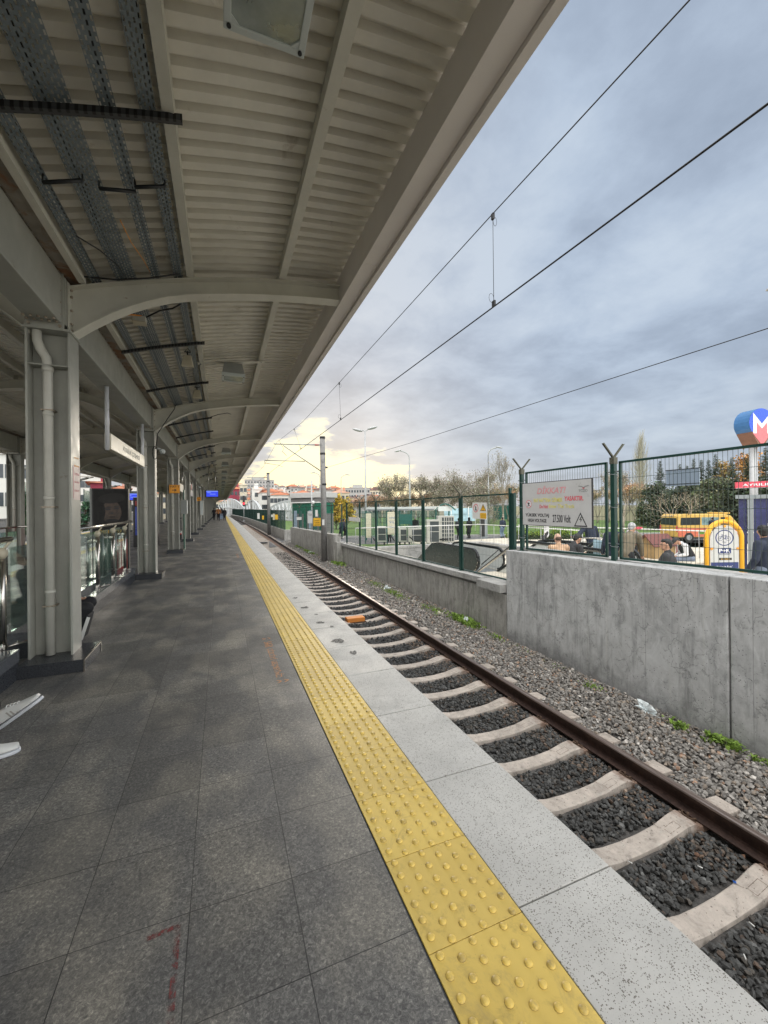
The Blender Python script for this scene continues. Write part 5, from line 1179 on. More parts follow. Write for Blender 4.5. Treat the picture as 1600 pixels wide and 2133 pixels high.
# two small warning signs on the low fence
def fsign(px0, px1, py0, py1, label, kind):
    a = onX(px0, py0, 5.565); c = onX(px1, py1, 5.565); t = thing('small_sign', label, 'sign'); W = a.y-c.y; H = a.z-c.z
    b = MB(); b.box(5.563,5.566,c.y,a.y,c.z,a.z); b.build('sign_plate', 'white_paint', t)
    M2 = lambda u, v, k=0: (5.5618-k*.0008, a.y-u*W, a.z-v*H)
    if kind == 'yellow':
        b = MB(); b.add([M2(.5,.08),M2(.94,.50),M2(.06,.50)], [(0,1,2)]); b.build('triangle_border', 'ink', t); b = MB(); b.add([M2(.5,.14,1),M2(.85,.475,1),M2(.15,.475,1)], [(0,1,2)]); b.build('triangle', 'sign_amber', t)
        text('exclamation', '!', .1, 'ink', t, frame(M2(.5,.35,2), (0,-1,0), (0,0,1)), .0003, width=.025*1.2, height=.11)
        b = MB(); b.add([M2(.04,.62),M2(.96,.62),M2(.96,.96),M2(.04,.96)], [(0,1,2,3)]); b.build('amber_panel', 'sign_amber', t)
        for j, s_ in enumerate(['DİKKAT', 'YÜKSEK', 'GERİLİM']): text('sign_text', s_, .1, 'ink', t, frame(M2(.5,.70+.09*j,1), (0,-1,0), (0,0,1)), .0003, width=.68*W, height=.045*H)
    elif kind == 'ring':
        n = 24; b = MB(); o_ = [M2(.5+.36*math.cos(2*PI*j/n), .34+.26*math.sin(2*PI*j/n)) for j in range(n)]; i_ = [M2(.5+.30*math.cos(2*PI*j/n), .34+.215*math.sin(2*PI*j/n)) for j in range(n)]
        b.add(o_+i_, [(j,(j+1)%n,n+(j+1)%n,n+j) for j in range(n)]); b.add([M2(.30,.17),M2(.34,.15),M2(.70,.51),M2(.66,.53)], [(0,1,2,3)]); b.build('red_ring', 'sign_red', t)
        b = MB(); P = lambda u, v: Vector(M2(u, v, 2)); b.tube([P(.5,.2), P(.5,.205)], .014, 6); b.tube([P(.5,.24),P(.52,.36)], .012, 6); b.tube([P(.52,.36),P(.42,.48)], .009, 6); b.tube([P(.52,.36),P(.62,.48)], .009, 6); b.build('figure', 'ink', t)
    return t
fsign(984,999,1047,1081, 'narrow white sign with a faded red prohibition ring on the low fence', 'ring'); fsign(999.5,1014,1047,1082, 'white and amber sign with a warning triangle on the low fence', 'yellow')
a, c = onX(725,1077,5.5), onX(748,1087,5.5); b = MB(); b.box(5.53,5.545,c.y,a.y,c.z,a.z); t = b.build('name_plate', 'white_paint'); tag(t, 'small white plate at the far end of the low fence', 'sign')

# ------------------------------------------------------------------ overhead line
def mast(x, y, ztop, z0, label, r0=.155, r1=.125):
    t = thing('line_mast', label, 'mast', (x, y, z0), 0, 'masts of the overhead line'); H = ztop-z0
    b = MB(); b.tube([(0,0,0),(-.01,0,H*.5),(-.04,0,H)], 1, 20, radii=[r0, (r0+r1)/2, r1]); b.build('shaft', 'pole_concrete', t)
    for k_, x_, h0, h1, e_ in ((0,-.035,.985,1.002,.012),(1,-.03,.86,.875,.012),(2,0,.62,.635,.022)): b = MB(); b.tube([(x_,0,H*h0),(x_,0,H*h1)], r1+e_, 18); b.build('collar', 'dark_steel', t)
    return t
m1 = mast(4.85, 20.5, 5.17, -1.3, 'thick grey concrete line mast nearest the camera, in front of the low wall')
q = at(560, 1059, 42.5); mast(q.x, q.y, 5.2, -1.3, 'second grey line mast, rising from the far green fence', .17, .14)
q3 = at(524, 1059, 76); mast(q3.x, q3.y, 5.2, -1.3, 'third slim dark line mast, left of the second one', .17, .14)
def cant(t, dx, L):
    b = MB(); b.tube([(-.12,0,6.05),(-L,0,6.0)], .028, 8); b.build('top_tube', 'galvanised', t)
    b = MB(); b.tube([(-.12,0,4.72),(-L+.45,0,5.95)], .026, 8); b.build('strut', 'galvanised', t)
    b = MB(); b.tube([(-L*.38,0,5.20),(-L-.42,0,5.19)], .020, 8); b.tube([(-L-.42,0,5.19),(-L-.42,0,5.02)], .012, 6); b.tube([(-L-.40,0,5.06),(-L+.25,0,4.97),(-L+.42,0,4.90)], .011, 6); b.build('steady_arm', 'galvanised', t)
    b = MB()
    for x in (-.25, -.32, -.39): b.tube([(x,0,6.04),(x-.03,0,6.04)], .05, 10); 
    b.build('insulator', 'poster_red', t)
cant(m1, 0, 2.45)
for m_ in [o for o in COL.objects if o.name.startswith('line_mast') and o is not m1 and o.parent is None]: cant(m_, 0, 2.1)
def wire(name, pts, r, label, m='wire_dark', sides=6):
    b = MB(); b.tube(pts, r, sides); return tag(b.build(name, m), label, 'wire')
cw = [(3.17,y,4.06) for y in (-20, 0, 10)]+[(3.12,20.5,4.04),(3.2,32,4.05),(3.25,42,4.05),(3.2,60,4.05),(3.15,76,4.05),(2.4,110,4.05)]
wire('contact_wire', cw, .0085, 'thick lower overhead contact wire above the track')
mwp = []
for k in range(0, 44): 
    y = -20+k*2.2; span = 40.0; u = ((y+19.5) % span)/span; mwp.append((lerp(3.16, 2.55, max(0, min(1, (y-4)/16.5))) if y < 20.5 else 3.0, y, 5.18-.10*math.sin(PI*u)+.12*(abs(u-.5)*2)))
def mz(y):
    if y < 20.5: return 5.20-.45*max(0, (y-4)/16.5)
    return 4.80
mwp = [(3.155,-20,5.3),(3.15,-6,5.2),(3.15,4.2,5.19),(3.13,11.2,5.10),(2.98,16.0,4.92),(2.55,20.5,4.78),(2.9,31,4.6),(3.0,42.5,4.78),(3.1,59,4.6),(3.2,76,4.8)]
wire('catenary_wire', mwp, .0065, 'thin upper catenary wire of the overhead line')
def dropper(y, zb, zt_, label, x=3.155, x2=None):
    x2 = x if x2 is None else x2; t = thing('dropper', label, 'wire', (0,0,0), 0, 'droppers between the two overhead wires')
    b = MB(); b.tube([(x,y,zb+.01),(x2,y,zt_-.01)], .0035, 5); b.build('dropper_wire', 'wire_dark', t)
    b = MB(); b.box(x-.012,x+.012,y-.025,y+.025,zb-.012,zb+.055); b.box(x2-.014,x2+.014,y-.02,y+.02,zt_-.06,zt_+.012); b.build('clamp', 'wire_dark', t)
    b = MB(); n = 12
    b.tube([(x-.035+.035*math.cos(2*PI*k/n+0), y, zb+.085+.055*math.sin(2*PI*k/n)) for k in range(n+1)], .0028, 4); b.tube([(x2+.03+.026*math.cos(2*PI*k/n), y, zt_-.08+.055*math.sin(2*PI*k/n)) for k in range(n+1)], .0028, 4); b.build('loop', 'wire_dark', t)
dropper(4.2, 4.065, 5.185, 'nearest thin dropper wire with small loops between the two overhead wires')
dropper(11.2, 4.06, 5.10, 'second dropper wire, midway along the overhead wires', 3.16, 3.13)
dropper(17.3, 4.05, 4.88, 'third dropper wire close to the cantilever', 3.14, 2.87)
wire('jumper_wire', [(2.62,20.0,4.75),(2.8,19.9,4.4),(2.72,19.8,4.25),(2.9,19.7,4.05)], .008, 'short slack jumper wire beside the cantilever')
w3a = Vector((5.02, 20.5, 3.62)); w3b = Vector((5.88, 2.7, 3.60)); 
wire('feeder_wire', [w3a, w3a.lerp(w3b, .5)-Vector((0,0,.06)), w3b, w3b+(w3b-w3a)*1.2+Vector((0,0,.1))], .006, 'separate thin feeder wire running from the grey mast to the right edge')
b = MB(); b.box(4.95,5.06,20.45,20.55,3.58,3.66); tag(b.build('feeder_bracket', 'dark_steel'), 'small bracket on the grey mast holding the feeder wire', 'bracket')
# ------------------------------------------------------------------ plaza grounds
b = MB()
def quadz(x0,x1,y0,y1,z): b.add([(x0,y0,z),(x1,y0,z),(x1,y1,z),(x0,y1,z)], [(0,1,2,3)])
# lower plaza with the escalator pit left open
HX0, HX1, HY0, HY1 = 9.15, 10.45, 15.4, 21.5
for r_ in ((5.6,HX0,8,27),(HX1,26,12.6,27),(HX0,HX1,8,HY0),(HX0,HX1,HY1,27),(HX1,12,8,12.6)): quadz(*r_, -1.02)
struct(b.build('plaza', 'plaza_paving'))
b = MB(); b.box(5.62,26,-8,8.0,-1.5,-.50); b.box(12,26,8.0,12.6,-1.5,-.50); struct(b.build('terrace', 'plaza_paving'))
b = MB(); b.box(HX0-.1,HX0,HY0,HY1,-4,-1.03); b.box(HX1,HX1+.1,HY0,HY1,-4,-1.03); b.box(HX0,HX1,HY1,HY1+.1,-4,-1.03); struct(b.build('pit_lining', 'coping_concrete'))
P = lambda px, d, z: at_z(px, d, z)
b = MB(); L_ = [P(560,29,-1.22),P(1900,29,-1.22),P(2400,37,-1.22),P(560,37,-1.22)]; b.add([(-0+v.x,v.y,-1.18) for v in L_], [(0,1,2,3)]); struct(b.build('road', 'asphalt'))
b = MB(); L_ = [P(600,37.3,0),P(2300,37.3,0),P(1900,100,0),P(560,100,0)]; b.add([(v.x,v.y,-1.12) for v in L_], [(0,1,2,3)]); struct(b.build('lawn', 'lawn_green'))
b = MB(); q0, q1 = P(690,36.9,0), P(1900,36.9,0); dd = (q1-q0).normalized(); nn = Vector((-dd.y, dd.x, 0))
b.hexa([(q0+nn*.0)[:2]+(-1.4,), (q1)[:2]+(-1.4,), (q1+nn*.3)[:2]+(-1.4,), (q0+nn*.3)[:2]+(-1.4,)], [(q0)[:2]+(-1.02,), (q1)[:2]+(-1.02,), (q1+nn*.3)[:2]+(-1.02,), (q0+nn*.3)[:2]+(-1.02,)]); struct(b.build('kerb', 'coping_concrete'))
b = MB(); L_ = [P(690,21.5,0),P(745,21.5,0),P(900,28.5,0),P(690,28.5,0)]; b.add([(v.x,v.y,-1.005) for v in L_], [(0,1,2,3)]); struct(b.build('grass_verge', 'lawn_green'))
# pavement between verge and road
# parapet round the escalator pit with a handrail
pp = thing('pit_parapet', 'low grey stone parapet around the sunken escalator area', 'parapet')
cor = P(1000, 23.6, 0); CYp = cor.y; CXp = cor.x
b = MB(); b.box(6.3, CXp, CYp, CYp+.35, -1.2, -.62); b.build('parapet_wall', 'coping_concrete', pp); b = MB(); b.box(6.28, CXp+.40, CYp-.03, CYp+.40, -.619, -.50); b.build('parapet_cap', 'coping_concrete', pp, bev=.01)
b = MB(); b.box(CXp+.02, CXp+.35, 12.8, CYp-.04, -1.2, -.62); b.build('parapet_wall', 'coping_concrete', pp); b = MB(); b.box(CXp, CXp+.40, 12.8, CYp-.035, -.619, -.50); b.build('parapet_cap', 'coping_concrete', pp, bev=.01)
hr = thing('plaza_handrail', 'white handrail above the stone parapet', 'handrail')
b = MB(); b.tube([(6.4,CYp+.2,.50),(CXp+.2,CYp+.2,.50)], .026, 8); b.tube([(CXp+.2,CYp+.2,.50),(CXp+.2,12.9,.50)], .024, 8); b.build('top_rail', 'white_paint', hr)
for i in range(8):
    b = MB(); x = lerp(6.4, CXp+.2, i/7); b.tube([(x,CYp+.2,-.5),(x,CYp+.2,.5)], .014, 6); b.build('post', 'lamp_pole', hr)
for i in range(1, 7):
    b = MB(); y = lerp(CYp+.2, 12.9, i/6); b.tube([(CXp+.2,y,-.5),(CXp+.2,y,.5)], .014, 6); b.build('post', 'lamp_pole', hr)
hr2 = thing('terrace_handrail', 'long white rail behind the people, in front of the lawn', 'handrail')
a, c = at(1080,1094,19), at(1620,1111,14.5); b = MB(); b.tube([a, c], .022, 8); b.build('top_rail', 'white_paint', hr2)
for i in range(9):
    p = a.lerp(c, i/8); b = MB(); b.tube([(p.x,p.y,-.5 if p.y < 12.6 and p.x > 12 else -1.02), p], .010, 6); b.build('post', 'lamp_pole', hr2)
# escalator: dark clad balustrade, glass side, rubber handrails
def escalator(x0, ynear, z, label, W=1.05, L=6.2):
    t = thing('escalator', label, 'escalator', (x0, ynear, z))
    def prof(off, z_off=0):  # side outline in Y-Z: newel curve near, flat, then going down
        pts = []
        for k in range(9):
            a = -PI/2+PI*k/8; pts.append((.42-.42*math.cos(a)*1.0+0, .48+.43*math.sin(a)))
        pts = [(y-off*0, z_) for y, z_ in pts]
        pts += [(3.2, .93), (3.7, .86), (6.6, -.85)]
        return pts
    top = prof(0)
    for k, x in enumerate((0, W)):
        b = MB(); poly = [(p[0]+.04, p[1]-.03) for p in top]+[(6.6,-1.6),(3.3,-.02)]; 
        if k == 0: b.prism(poly, 'x', x-.13, x+.05); b.build('outer_cladding', 'cladding_dark', t)
        else: b.prism(poly, 'x', x-.02, x+.02); b.build('balustrade_panel', 'escalator_panel', t)
        b = MB(); b.sweep([(x-.04*(k == 0), p[0], p[1]) for p in top], [(-.045,-.03),(.045,-.03),(.045,.03),(-.045,.03)], smooth=False); b.build('handrail', 'black_rubber', t, bev=.008)
        b = MB(); b.sweep([(x-.09*(k == 0), p[0]+.045*(i < 9), p[1]-.045) for i, p in enumerate(top)], [(-.02,-.02),(.02,-.02),(.02,.02),(-.02,.02)]); b.build('guide_rail', 'stainless', t)
    b = MB(); b.box(.06,W-.05,.2,3.3,-.06,.004); b.build('landing_plate', 'galvanised', t)
    b = MB()
    for i in range(8): y = 3.35+i*.38; zz = -.1-.22*i; b.box(.08,W-.05,y,y+.38,zz-.3,zz)
    b.build('steps', 'escalator_steel', t)
    return t
e1 = escalator(9.25, 13.35, -1.02, 'escalator with dark clad side going down into the pit, behind the low fence', 1.15)
q = at(997,1160,18.3); b = MB(); b.box(q.x-.09,q.x+.09,q.y,q.y+.02,q.z-.22,q.z+.22); tag(b.build('orange_panel', 'signal_orange'), 'small orange panel inside the escalator balustrade', 'panel')
b = MB(); b.tube([at(1003,1176,16), at(1040,1144,16)], .022, 6); tag(b.build('diagonal_bar', 'dark_steel'), 'thin dark diagonal bar inside the escalator balustrade', 'bar')
e2p = at_z(1283, 10.3, -.5); e2 = escalator(e2p.x, e2p.y, -.5, 'escalator on the terrace, seen through the tall fence by the bending person', .95)
for o in list(COL.objects):
    if o.parent == e2 and o.name.startswith('outer_cladding'): bpy.data.objects.remove(o)
t = thing('glass_parapet', 'glass parapet with slanted steel bars beside the leaning person', 'parapet')
a, c = at(1205,1120,11.5), at(1258,1122,11.0); b = MB(); b.tube([a, c], .02, 8); b.tube([at(1207,1160,11.2), at(1256,1122,10.9)], .016, 8); b.tube([at(1192,1142,11.6), at(1212,1124,11.4)], .014, 8); b.build('steel_bar', 'stainless', t)
a, c = at_z(1236,10.9,-.5), at_z(1258,10.8,-.5); b = MB(); b.add([a, c, (c.x,c.y,.64), (a.x,a.y,.66), a+Vector((.01,.03,0)), c+Vector((.01,.03,0)), (c.x+.01,c.y+.03,.64), (a.x+.01,a.y+.03,.66)], [(0,1,2,3),(7,6,5,4),(0,3,7,4),(1,5,6,2),(3,2,6,7)]); b.build('glass_pane', 'banner_blue', t)
a, c = at_z(1205,11.8,-.5), at_z(1240,11.3,-.5); b = MB(); b.add([a, c, (c.x,c.y,.60), (a.x,a.y,.2), a+Vector((.01,.03,0)), c+Vector((.01,.03,0)), (c.x+.01,c.y+.03,.60), (a.x+.01,a.y+.03,.2)], [(0,1,2,3),(7,6,5,4),(0,3,7,4),(1,5,6,2),(3,2,6,7)]); b.build('dark_panel', 'cladding_dark', t)

# ------------------------------------------------------------------ people
def ik(a, c, l1, l2, pole):
    a, c, pole = Vector(a), Vector(c), Vector(pole); d = c-a; L = min(d.length, (l1+l2)*.999); dn = d.normalized()
    x = (l1*l1-l2*l2+L*L)/(2*L); h = math.sqrt(max(l1*l1-x*x, 0)); pn = pole-dn*pole.dot(dn); pn.normalize(); return a+dn*x+pn*h, a+dn*L
def blob(name, parts, m, parent, vox, smooth=3):
    b = MB()
    for p in parts:
        if p[0] == 'e': b.ell(p[1], p[2], 14, 10, p[3] if len(p) > 3 else None)
        else:
            _, a, ra, c, rc = p; a, c = Vector(a), Vector(c); d = c-a
            if d.length < 1e-4: continue
            d.normalize(); path, rr = [], []
            for k in range(5): th = PI/2*(1-k/4.0); path.append(a-d*ra*math.sin(th)); rr.append(max(ra*math.cos(th), .0008))
            for k in range(1, 5): th = PI/2*k/4.0; 
            path.append(c); rr.append(rc)
            for k in range(1, 5): th = PI/2*k/4.0; path.append(c+d*rc*math.sin(th)); rr.append(max(rc*math.cos(th), .0008))
            up = Vector((0, 0, 1)) if abs(d.z) < .9 else Vector((0, 1, 0))
            b.sweep(path, [(math.cos(2*PI*j/12), math.sin(2*PI*j/12)) for j in range(12)], True, True, up=up, scales=rr)
    me = bpy.data.meshes.new('tmp'); me.from_pydata(b.v, [], b.f); bm = bmesh.new(); bm.from_mesh(me); bmesh.ops.remove_doubles(bm, verts=bm.verts, dist=1e-6); bmesh.ops.recalc_face_normals(bm, faces=bm.faces); bm.to_mesh(me); bm.free()
    o = bpy.data.objects.new('tmp', me); COL.objects.link(o)
    r = o.modifiers.new('r', 'REMESH'); r.mode = 'VOXEL'; r.voxel_size = vox; r.use_smooth_shade = True
    s_ = o.modifiers.new('s', 'SMOOTH'); s_.factor = .5; s_.iterations = smooth
    bpy.context.view_layer.update()
    m2 = bpy.data.meshes.new_from_object(o.evaluated_get(bpy.context.evaluated_depsgraph_get())); bpy.data.objects.remove(o)
    m2.name = name; m2.materials.clear(); m2.materials.append(MATS[m]); m2.polygons.foreach_set('use_smooth', [True]*len(m2.polygons))
    o = bpy.data.objects.new(name, m2); COL.objects.link(o); o.parent = parent; return o
def person(label, loc, rz, pose='stand', top='cloth_black', bottom='cloth_black', hair='hair_black', skin='skin', h=1.72, vox=.022, hood=False, coat=0.0, group=None, hat=None, shoe='black_rubber', headturn=0.0, nod=0.0, lean=0.0, hands=None, vest=None, step=.12, bald=False, seat=.46, sl=None, feet=None, noshoe=False, cuff=.03):
    k = h/1.72; t = thing('person', label, 'person', loc, rz, group)
    hipz = .92; lean_ = lean
    if pose == 'sit': hipz = seat+.11
    pel = Vector((0, 0, hipz)); up = Vector((0, math.sin(lean_), math.cos(lean_)))
    chest = pel+up*.36; neck = pel+up*.53; headc = neck+Vector((0, math.sin(lean_+nod), math.cos(lean_+nod)))*.155+Vector((0, .02, 0))
    J = {}
    for s_, n in ((-1, 'L'), (1, 'R')):
        J['sh'+n] = neck-up*.065+Vector((s_*.185, 0, 0)); J['hip'+n] = pel+Vector((s_*.095, 0, -.04))
        if pose == 'sit': an = Vector((s_*.11, .46+s_*.03, .08)); pole = (0, .3, 1)
        elif pose == 'walk': an = Vector((s_*.08, s_*step, .09+(0.05 if s_ < 0 else 0))); pole = (0, 1, .1)
        else: an = Vector((s_*.10, s_*.02, .08)); pole = (0, 1, 0)
        if feet: an = Vector(feet[n])
        kn, an = ik(J['hip'+n], an, .44, .42, pole); J['kn'+n], J['an'+n] = kn, an
        if hands and hands.get(n): w = Vector(hands[n])
        elif pose == 'sit': w = Vector((s_*.08, .30, hipz+.10))
        elif pose == 'walk': w = J['sh'+n]+Vector((s_*.07, -s_*.14, -.50))
        else: w = J['sh'+n]+Vector((s_*.06, .06, -.52))
        el, w = ik(J['sh'+n], w, .29, .26, (s_*.6, -1, -.3)); J['el'+n], J['wr'+n] = el, w
    HR = Matrix.Rotation(headturn, 3, 'Z') @ Matrix.Rotation(-(lean_+nod)*.9, 3, 'X')
    hd = lambda x, y, z: headc+HR @ Vector((x, y, z))
    body = [('c', pel, .125, chest, .13), ('c', chest, .125, neck-up*.08, .085), ('c', neck-up*.06, .058, headc-up*.02, .052)]
    body += [('e', headc, (.076, .094, .112), HR), ('e', hd(0, .035, -.055), (.055, .062, .06), HR), ('e', hd(0, .100, -.012), (.014, .022, .026), HR), ('e', hd(.080, -.005, -.008), (.014, .022, .032), HR), ('e', hd(-.080, -.005, -.008), (.014, .022, .032), HR), ('e', hd(0, .092, -.050), (.024, .012, .010), HR), ('e', hd(0, .082, .03), (.05, .02, .012), HR)]
    tp, bt = [('c', pel+up*.02, .150, chest, .158), ('c', chest, .155, neck-up*.10, .115)], [('c', pel+Vector((-.05,0,-.02)), .125, pel+Vector((.05,0,-.02)), .125)]
    tp += [('c', J['shL'], .075, J['shR'], .075), ('c', neck-up*.07, .075, neck+up*.01, .068)]
    if coat: tp += [('c', pel, .155, pel+Vector((0, .02 if pose != 'sit' else .2, -coat)), .165)]
    for n, s_ in (('L', -1), ('R', 1)):
        body += [('c', J['sh'+n], .052, J['el'+n], .042), ('c', J['el'+n], .040, J['wr'+n], .027), ('c', J['hip'+n], .085, J['kn'+n], .058), ('c', J['kn'+n], .056, J['an'+n], .038)]
        d = (J['wr'+n]-J['el'+n]).normalized(); side = d.cross(Vector((0, 1, .2))).normalized() if abs(d.y) < .8 else Vector((1, 0, 0)); pn = side.cross(d)
        palm = J['wr'+n]+d*.075; body += [('c', J['wr'+n], .026, palm-side*.018, .017), ('c', J['wr'+n], .024, palm+side*.018, .017)]
        if vox < .016:
            for q, (o_, l_) in enumerate(((-.032,.060),(-.011,.072),(.011,.076),(.032,.068))):
                f0 = palm+side*o_; f1 = f0+d*l_*.5+pn*.008; f2 = f1+d*l_*.32+pn*.024; body += [('c', f0, .0095, f1, .009), ('c', f1, .009, f2, .0075)]
            th0 = J['wr'+n]+d*.02+side*(-s_)*.024; body += [('c', th0, .012, th0+side*(-s_)*.022+d*.040+pn*.010, .009)]
        tp += [('c', J['sh'+n], .078, J['el'+n], .062), ('c', J['el'+n], .062, J['wr'+n]-d*.02, .045)]
        bt += [('c', J['hip'+n], .105, J['kn'+n], .078), ('c', J['kn'+n], .075, J['an'+n].lerp(J['kn'+n], cuff/.42), .058)]
    blob('body', body, skin, t, vox if vox >= .016 else .011, 2)
    blob('jacket', tp, top, t, vox, 3); blob('trousers', bt, bottom, t, vox, 3)
    if vest: blob('vest', [('c', pel+up*.06, .165, chest, .172), ('c', chest, .168, neck-up*.09, .125)], vest, t, vox, 2)
    if hood: blob('hood', [('e', hd(0, -.022, .012), (.112, .118, .135), HR), ('c', neck, .10, neck-up*.06, .12)], top, t, vox, 2)
    elif hat: blob('hat', [('e', hd(0, -.004, .055), (.092, .108, .075), HR), ('e', hd(0, .10, .035), (.075, .065, .012), HR)], hat, t, vox, 1)
    if not hood and not bald:
        blob('hair', [('e', hd(0, -.028, .028), (.084, .090, .100), HR), ('e', hd(0, .020, .078), (.068, .070, .045), HR), ('e', hd(0, -.06, -.03), (.066, .045, .06), HR)], hair, t, min(vox, .016), 1)
    elif bald: blob('hair', [('e', hd(0, -.040, -.012), (.080, .066, .062), HR)], hair, t, min(vox, .016), 1)
    eyes = MB()
    for s_ in (-1, 1): eyes.ell(hd(s_*.031, .088, .008), (.011, .006, .007), 8, 6)
    eyes.build('eyes', 'ink', t)
    if sl: b = MB(); b.ell(hd(0, .07, -.065), (.048, .035, .045), 10, 8, HR); b.build('beard', hair, t)
    for n in ('' if noshoe else 'LR'):
        a = J['an'+n]; b = MB(); b.ell((a.x, a.y+.065, a.z-.035), (.047, .135, .045), 12, 8); b.box(a.x-.045, a.x+.045, a.y-.07, a.y+.19, a.z-.085, a.z-.055, .01); b.build('shoe', shoe, t)
    t.scale = (k,)*3; return t
def sneaker(parent, heel, toe):
    heel, toe = Vector(heel), Vector(toe); f = (toe-heel); L = f.length; f.normalize(); sd = f.cross(Vector((0,0,1))).normalized(); up = sd.cross(f)
    P = lambda x, y, z: heel+f*x*L+sd*y+up*z
    out = [(0,.026),(.06,.034),(.25,.036),(.45,.037),(.62,.044),(.78,.048),(.90,.043),(.97,.030),(1.0,.012)]
    def loop(k, z, inset=0): return [P(x+(inset*.06 if x < .05 else (-inset*.06 if x > .95 else 0)), w*k, z) for x, w in out]+[P(x, -w*k*.93, z) for x, w in out[::-1]]
    def loft(name, rows, m):
        b = MB(); n = len(rows[0]); vs = [v for r in rows for v in r]; fs = [(i*n+j, i*n+(j+1) % n, (i+1)*n+(j+1) % n, (i+1)*n+j) for i in range(len(rows)-1) for j in range(n)]+[tuple(range(n))[::-1], tuple((len(rows)-1)*n+j for j in range(n))]
        b.add(vs, fs, True); o = b.build(name, m, parent); md = o.modifiers.new('s', 'SUBSURF'); md.levels = md.render_levels = 2; return o
    loft('shoe_sole', [loop(.97, 0), loop(1.04, .004), loop(1.06, .020), loop(1.0, .027)], 'shoe_sole')
    top = lambda x: .125-.004*x if x < .30 else (.124-(x-.30)*.125 if x < .75 else max(.055, .068-(x-.75)*.05))
    rows = []
    for t_ in (0, .35, .7, .92, 1.0):
        k = [1.0, .97, .82, .55, .25][[0, .35, .7, .92, 1.0].index(t_)]; rows.append([P(min(max(x, .015), .985-.02*t_), w*k, .026+(top(x)-.026)*t_) for x, w in out]+[P(min(max(x, .015), .985-.02*t_), -w*k*.93, .026+(top(x)-.026)*t_) for x, w in out[::-1]])
    up_ = loft('shoe_upper', rows, 'shoe_white')
    for s_ in (1, -1):
        for q in range(3):
            b = MB(); x = .36+.07*q; b.add([P(x, s_*.0388, .032), P(x+.035, s_*.0395, .032), P(x+.015, s_*.034, .078-.008*q), P(x-.02, s_*.034, .080-.008*q)], [(0,1,2,3)]); b.build('side_stripe', 'shoe_stripe', up_)
    for q in range(4):
        x = .40+.065*q; b = MB(); b.tube([P(x, -.022, top(x)-.004), P(x+.01, 0, top(x)+.004), P(x, .022, top(x)-.004)], .0042, 6); b.build('lace', 'white_paint', up_)
    b = MB(); b.tube([P(.10, 0, .075), P(.08, 0, .120)], 1, 14, radii=[.036, .039]); b.build('sock', 'sock_lilac', parent)
def face_dir(loc, target_dir):   # heading: local +Y turned to world direction
    return math.atan2(-target_dir[0], target_dir[1])
AWAY = face_dir(None, (.37, .93))
# on the platform, far away
g = 'people walking away far down the platform'
pz = lambda px, d: at_z(px, d, 0.0)
person('person in black at the left of the far group on the platform', pz(446, 55), .1, 'walk', h=1.66, vox=.03, group=g)
person('person in a rust orange jacket in the middle of the far group', pz(455, 52.5), 0, 'walk', top='cloth_rust', bottom='cloth_black', h=1.78, vox=.03, group=g)
person('person in dark clothes and pale jeans half hidden behind the rust jacket', pz(460.5, 56), .1, 'walk', top='cloth_charcoal', bottom='cloth_jeans', hair='hair_brown', h=1.74, vox=.03, group=g)
person('person in a long black coat at the right of the far group', pz(467.5, 53), -.1, 'walk', coat=.35, h=1.62, vox=.03, group=g)
person('small person between the jacket and the black coat in the far group', pz(462.5, 60), -.1, 'walk', top='cloth_navy', bottom='cloth_jeans', h=1.6, vox=.03, group=g)
# sitting on the granite kerb at the left
SEATX = -1.86
sp_ = person('seated person cut off by the left edge, only white sneakers and an ankle showing', (-1.98, 3.47, 0), rad(-90), 'sit', top='cloth_black', bottom='cloth_black', vox=.012, seat=.30, lean=-.05, feet={'L': (-.32,.44,.115), 'R': (.17,.46,.09)}, noshoe=True, cuff=.075)
sneaker(sp_, (-.33,.475,.006), (-.33,.735,.190)); sneaker(sp_, (.155,.44,.0), (.03,.725,.0))
person('person sitting on the kerb behind the nearest column, only sleeve and hand visible', (-2.0, 6.12, 0), rad(-85), 'sit', top='cloth_charcoal', bottom='cloth_black', vox=.012, seat=.29, hands={'R': (.30, -.02, .37)}, lean=.25, headturn=.3, feet={'L': (-.12,.16,.09), 'R': (.10,.14,.09)})
person('person with white shoes sitting on the kerb near the end of the glass railing', (-2.55, 12.35, 0), rad(170), 'sit', top='cloth_black', bottom='cloth_black', vox=.016, seat=.29, lean=.3, shoe='shoe_white')
b = MB(); b.hexa([(-1.72,6.0,.0),(-1.60,6.0,.0),(-1.60,6.3,.0),(-1.72,6.3,.0)], [(-1.74,6.02,.34),(-1.52,6.02,.30),(-1.52,6.28,.30),(-1.74,6.28,.34)])
t = thing('bag', 'black bag with a white strip standing behind the nearest column', 'bag'); b.build('bag_body', 'cloth_black', t, bev=.02); b = MB(); b.sweep([(-1.595,5.985,.02),(-1.515,5.985,.285)], [(-.018,-.004),(.018,-.004),(.018,.004),(-.018,.004)], up=Vector((0,1,0))); b.build('white_strip', 'white_paint', t)

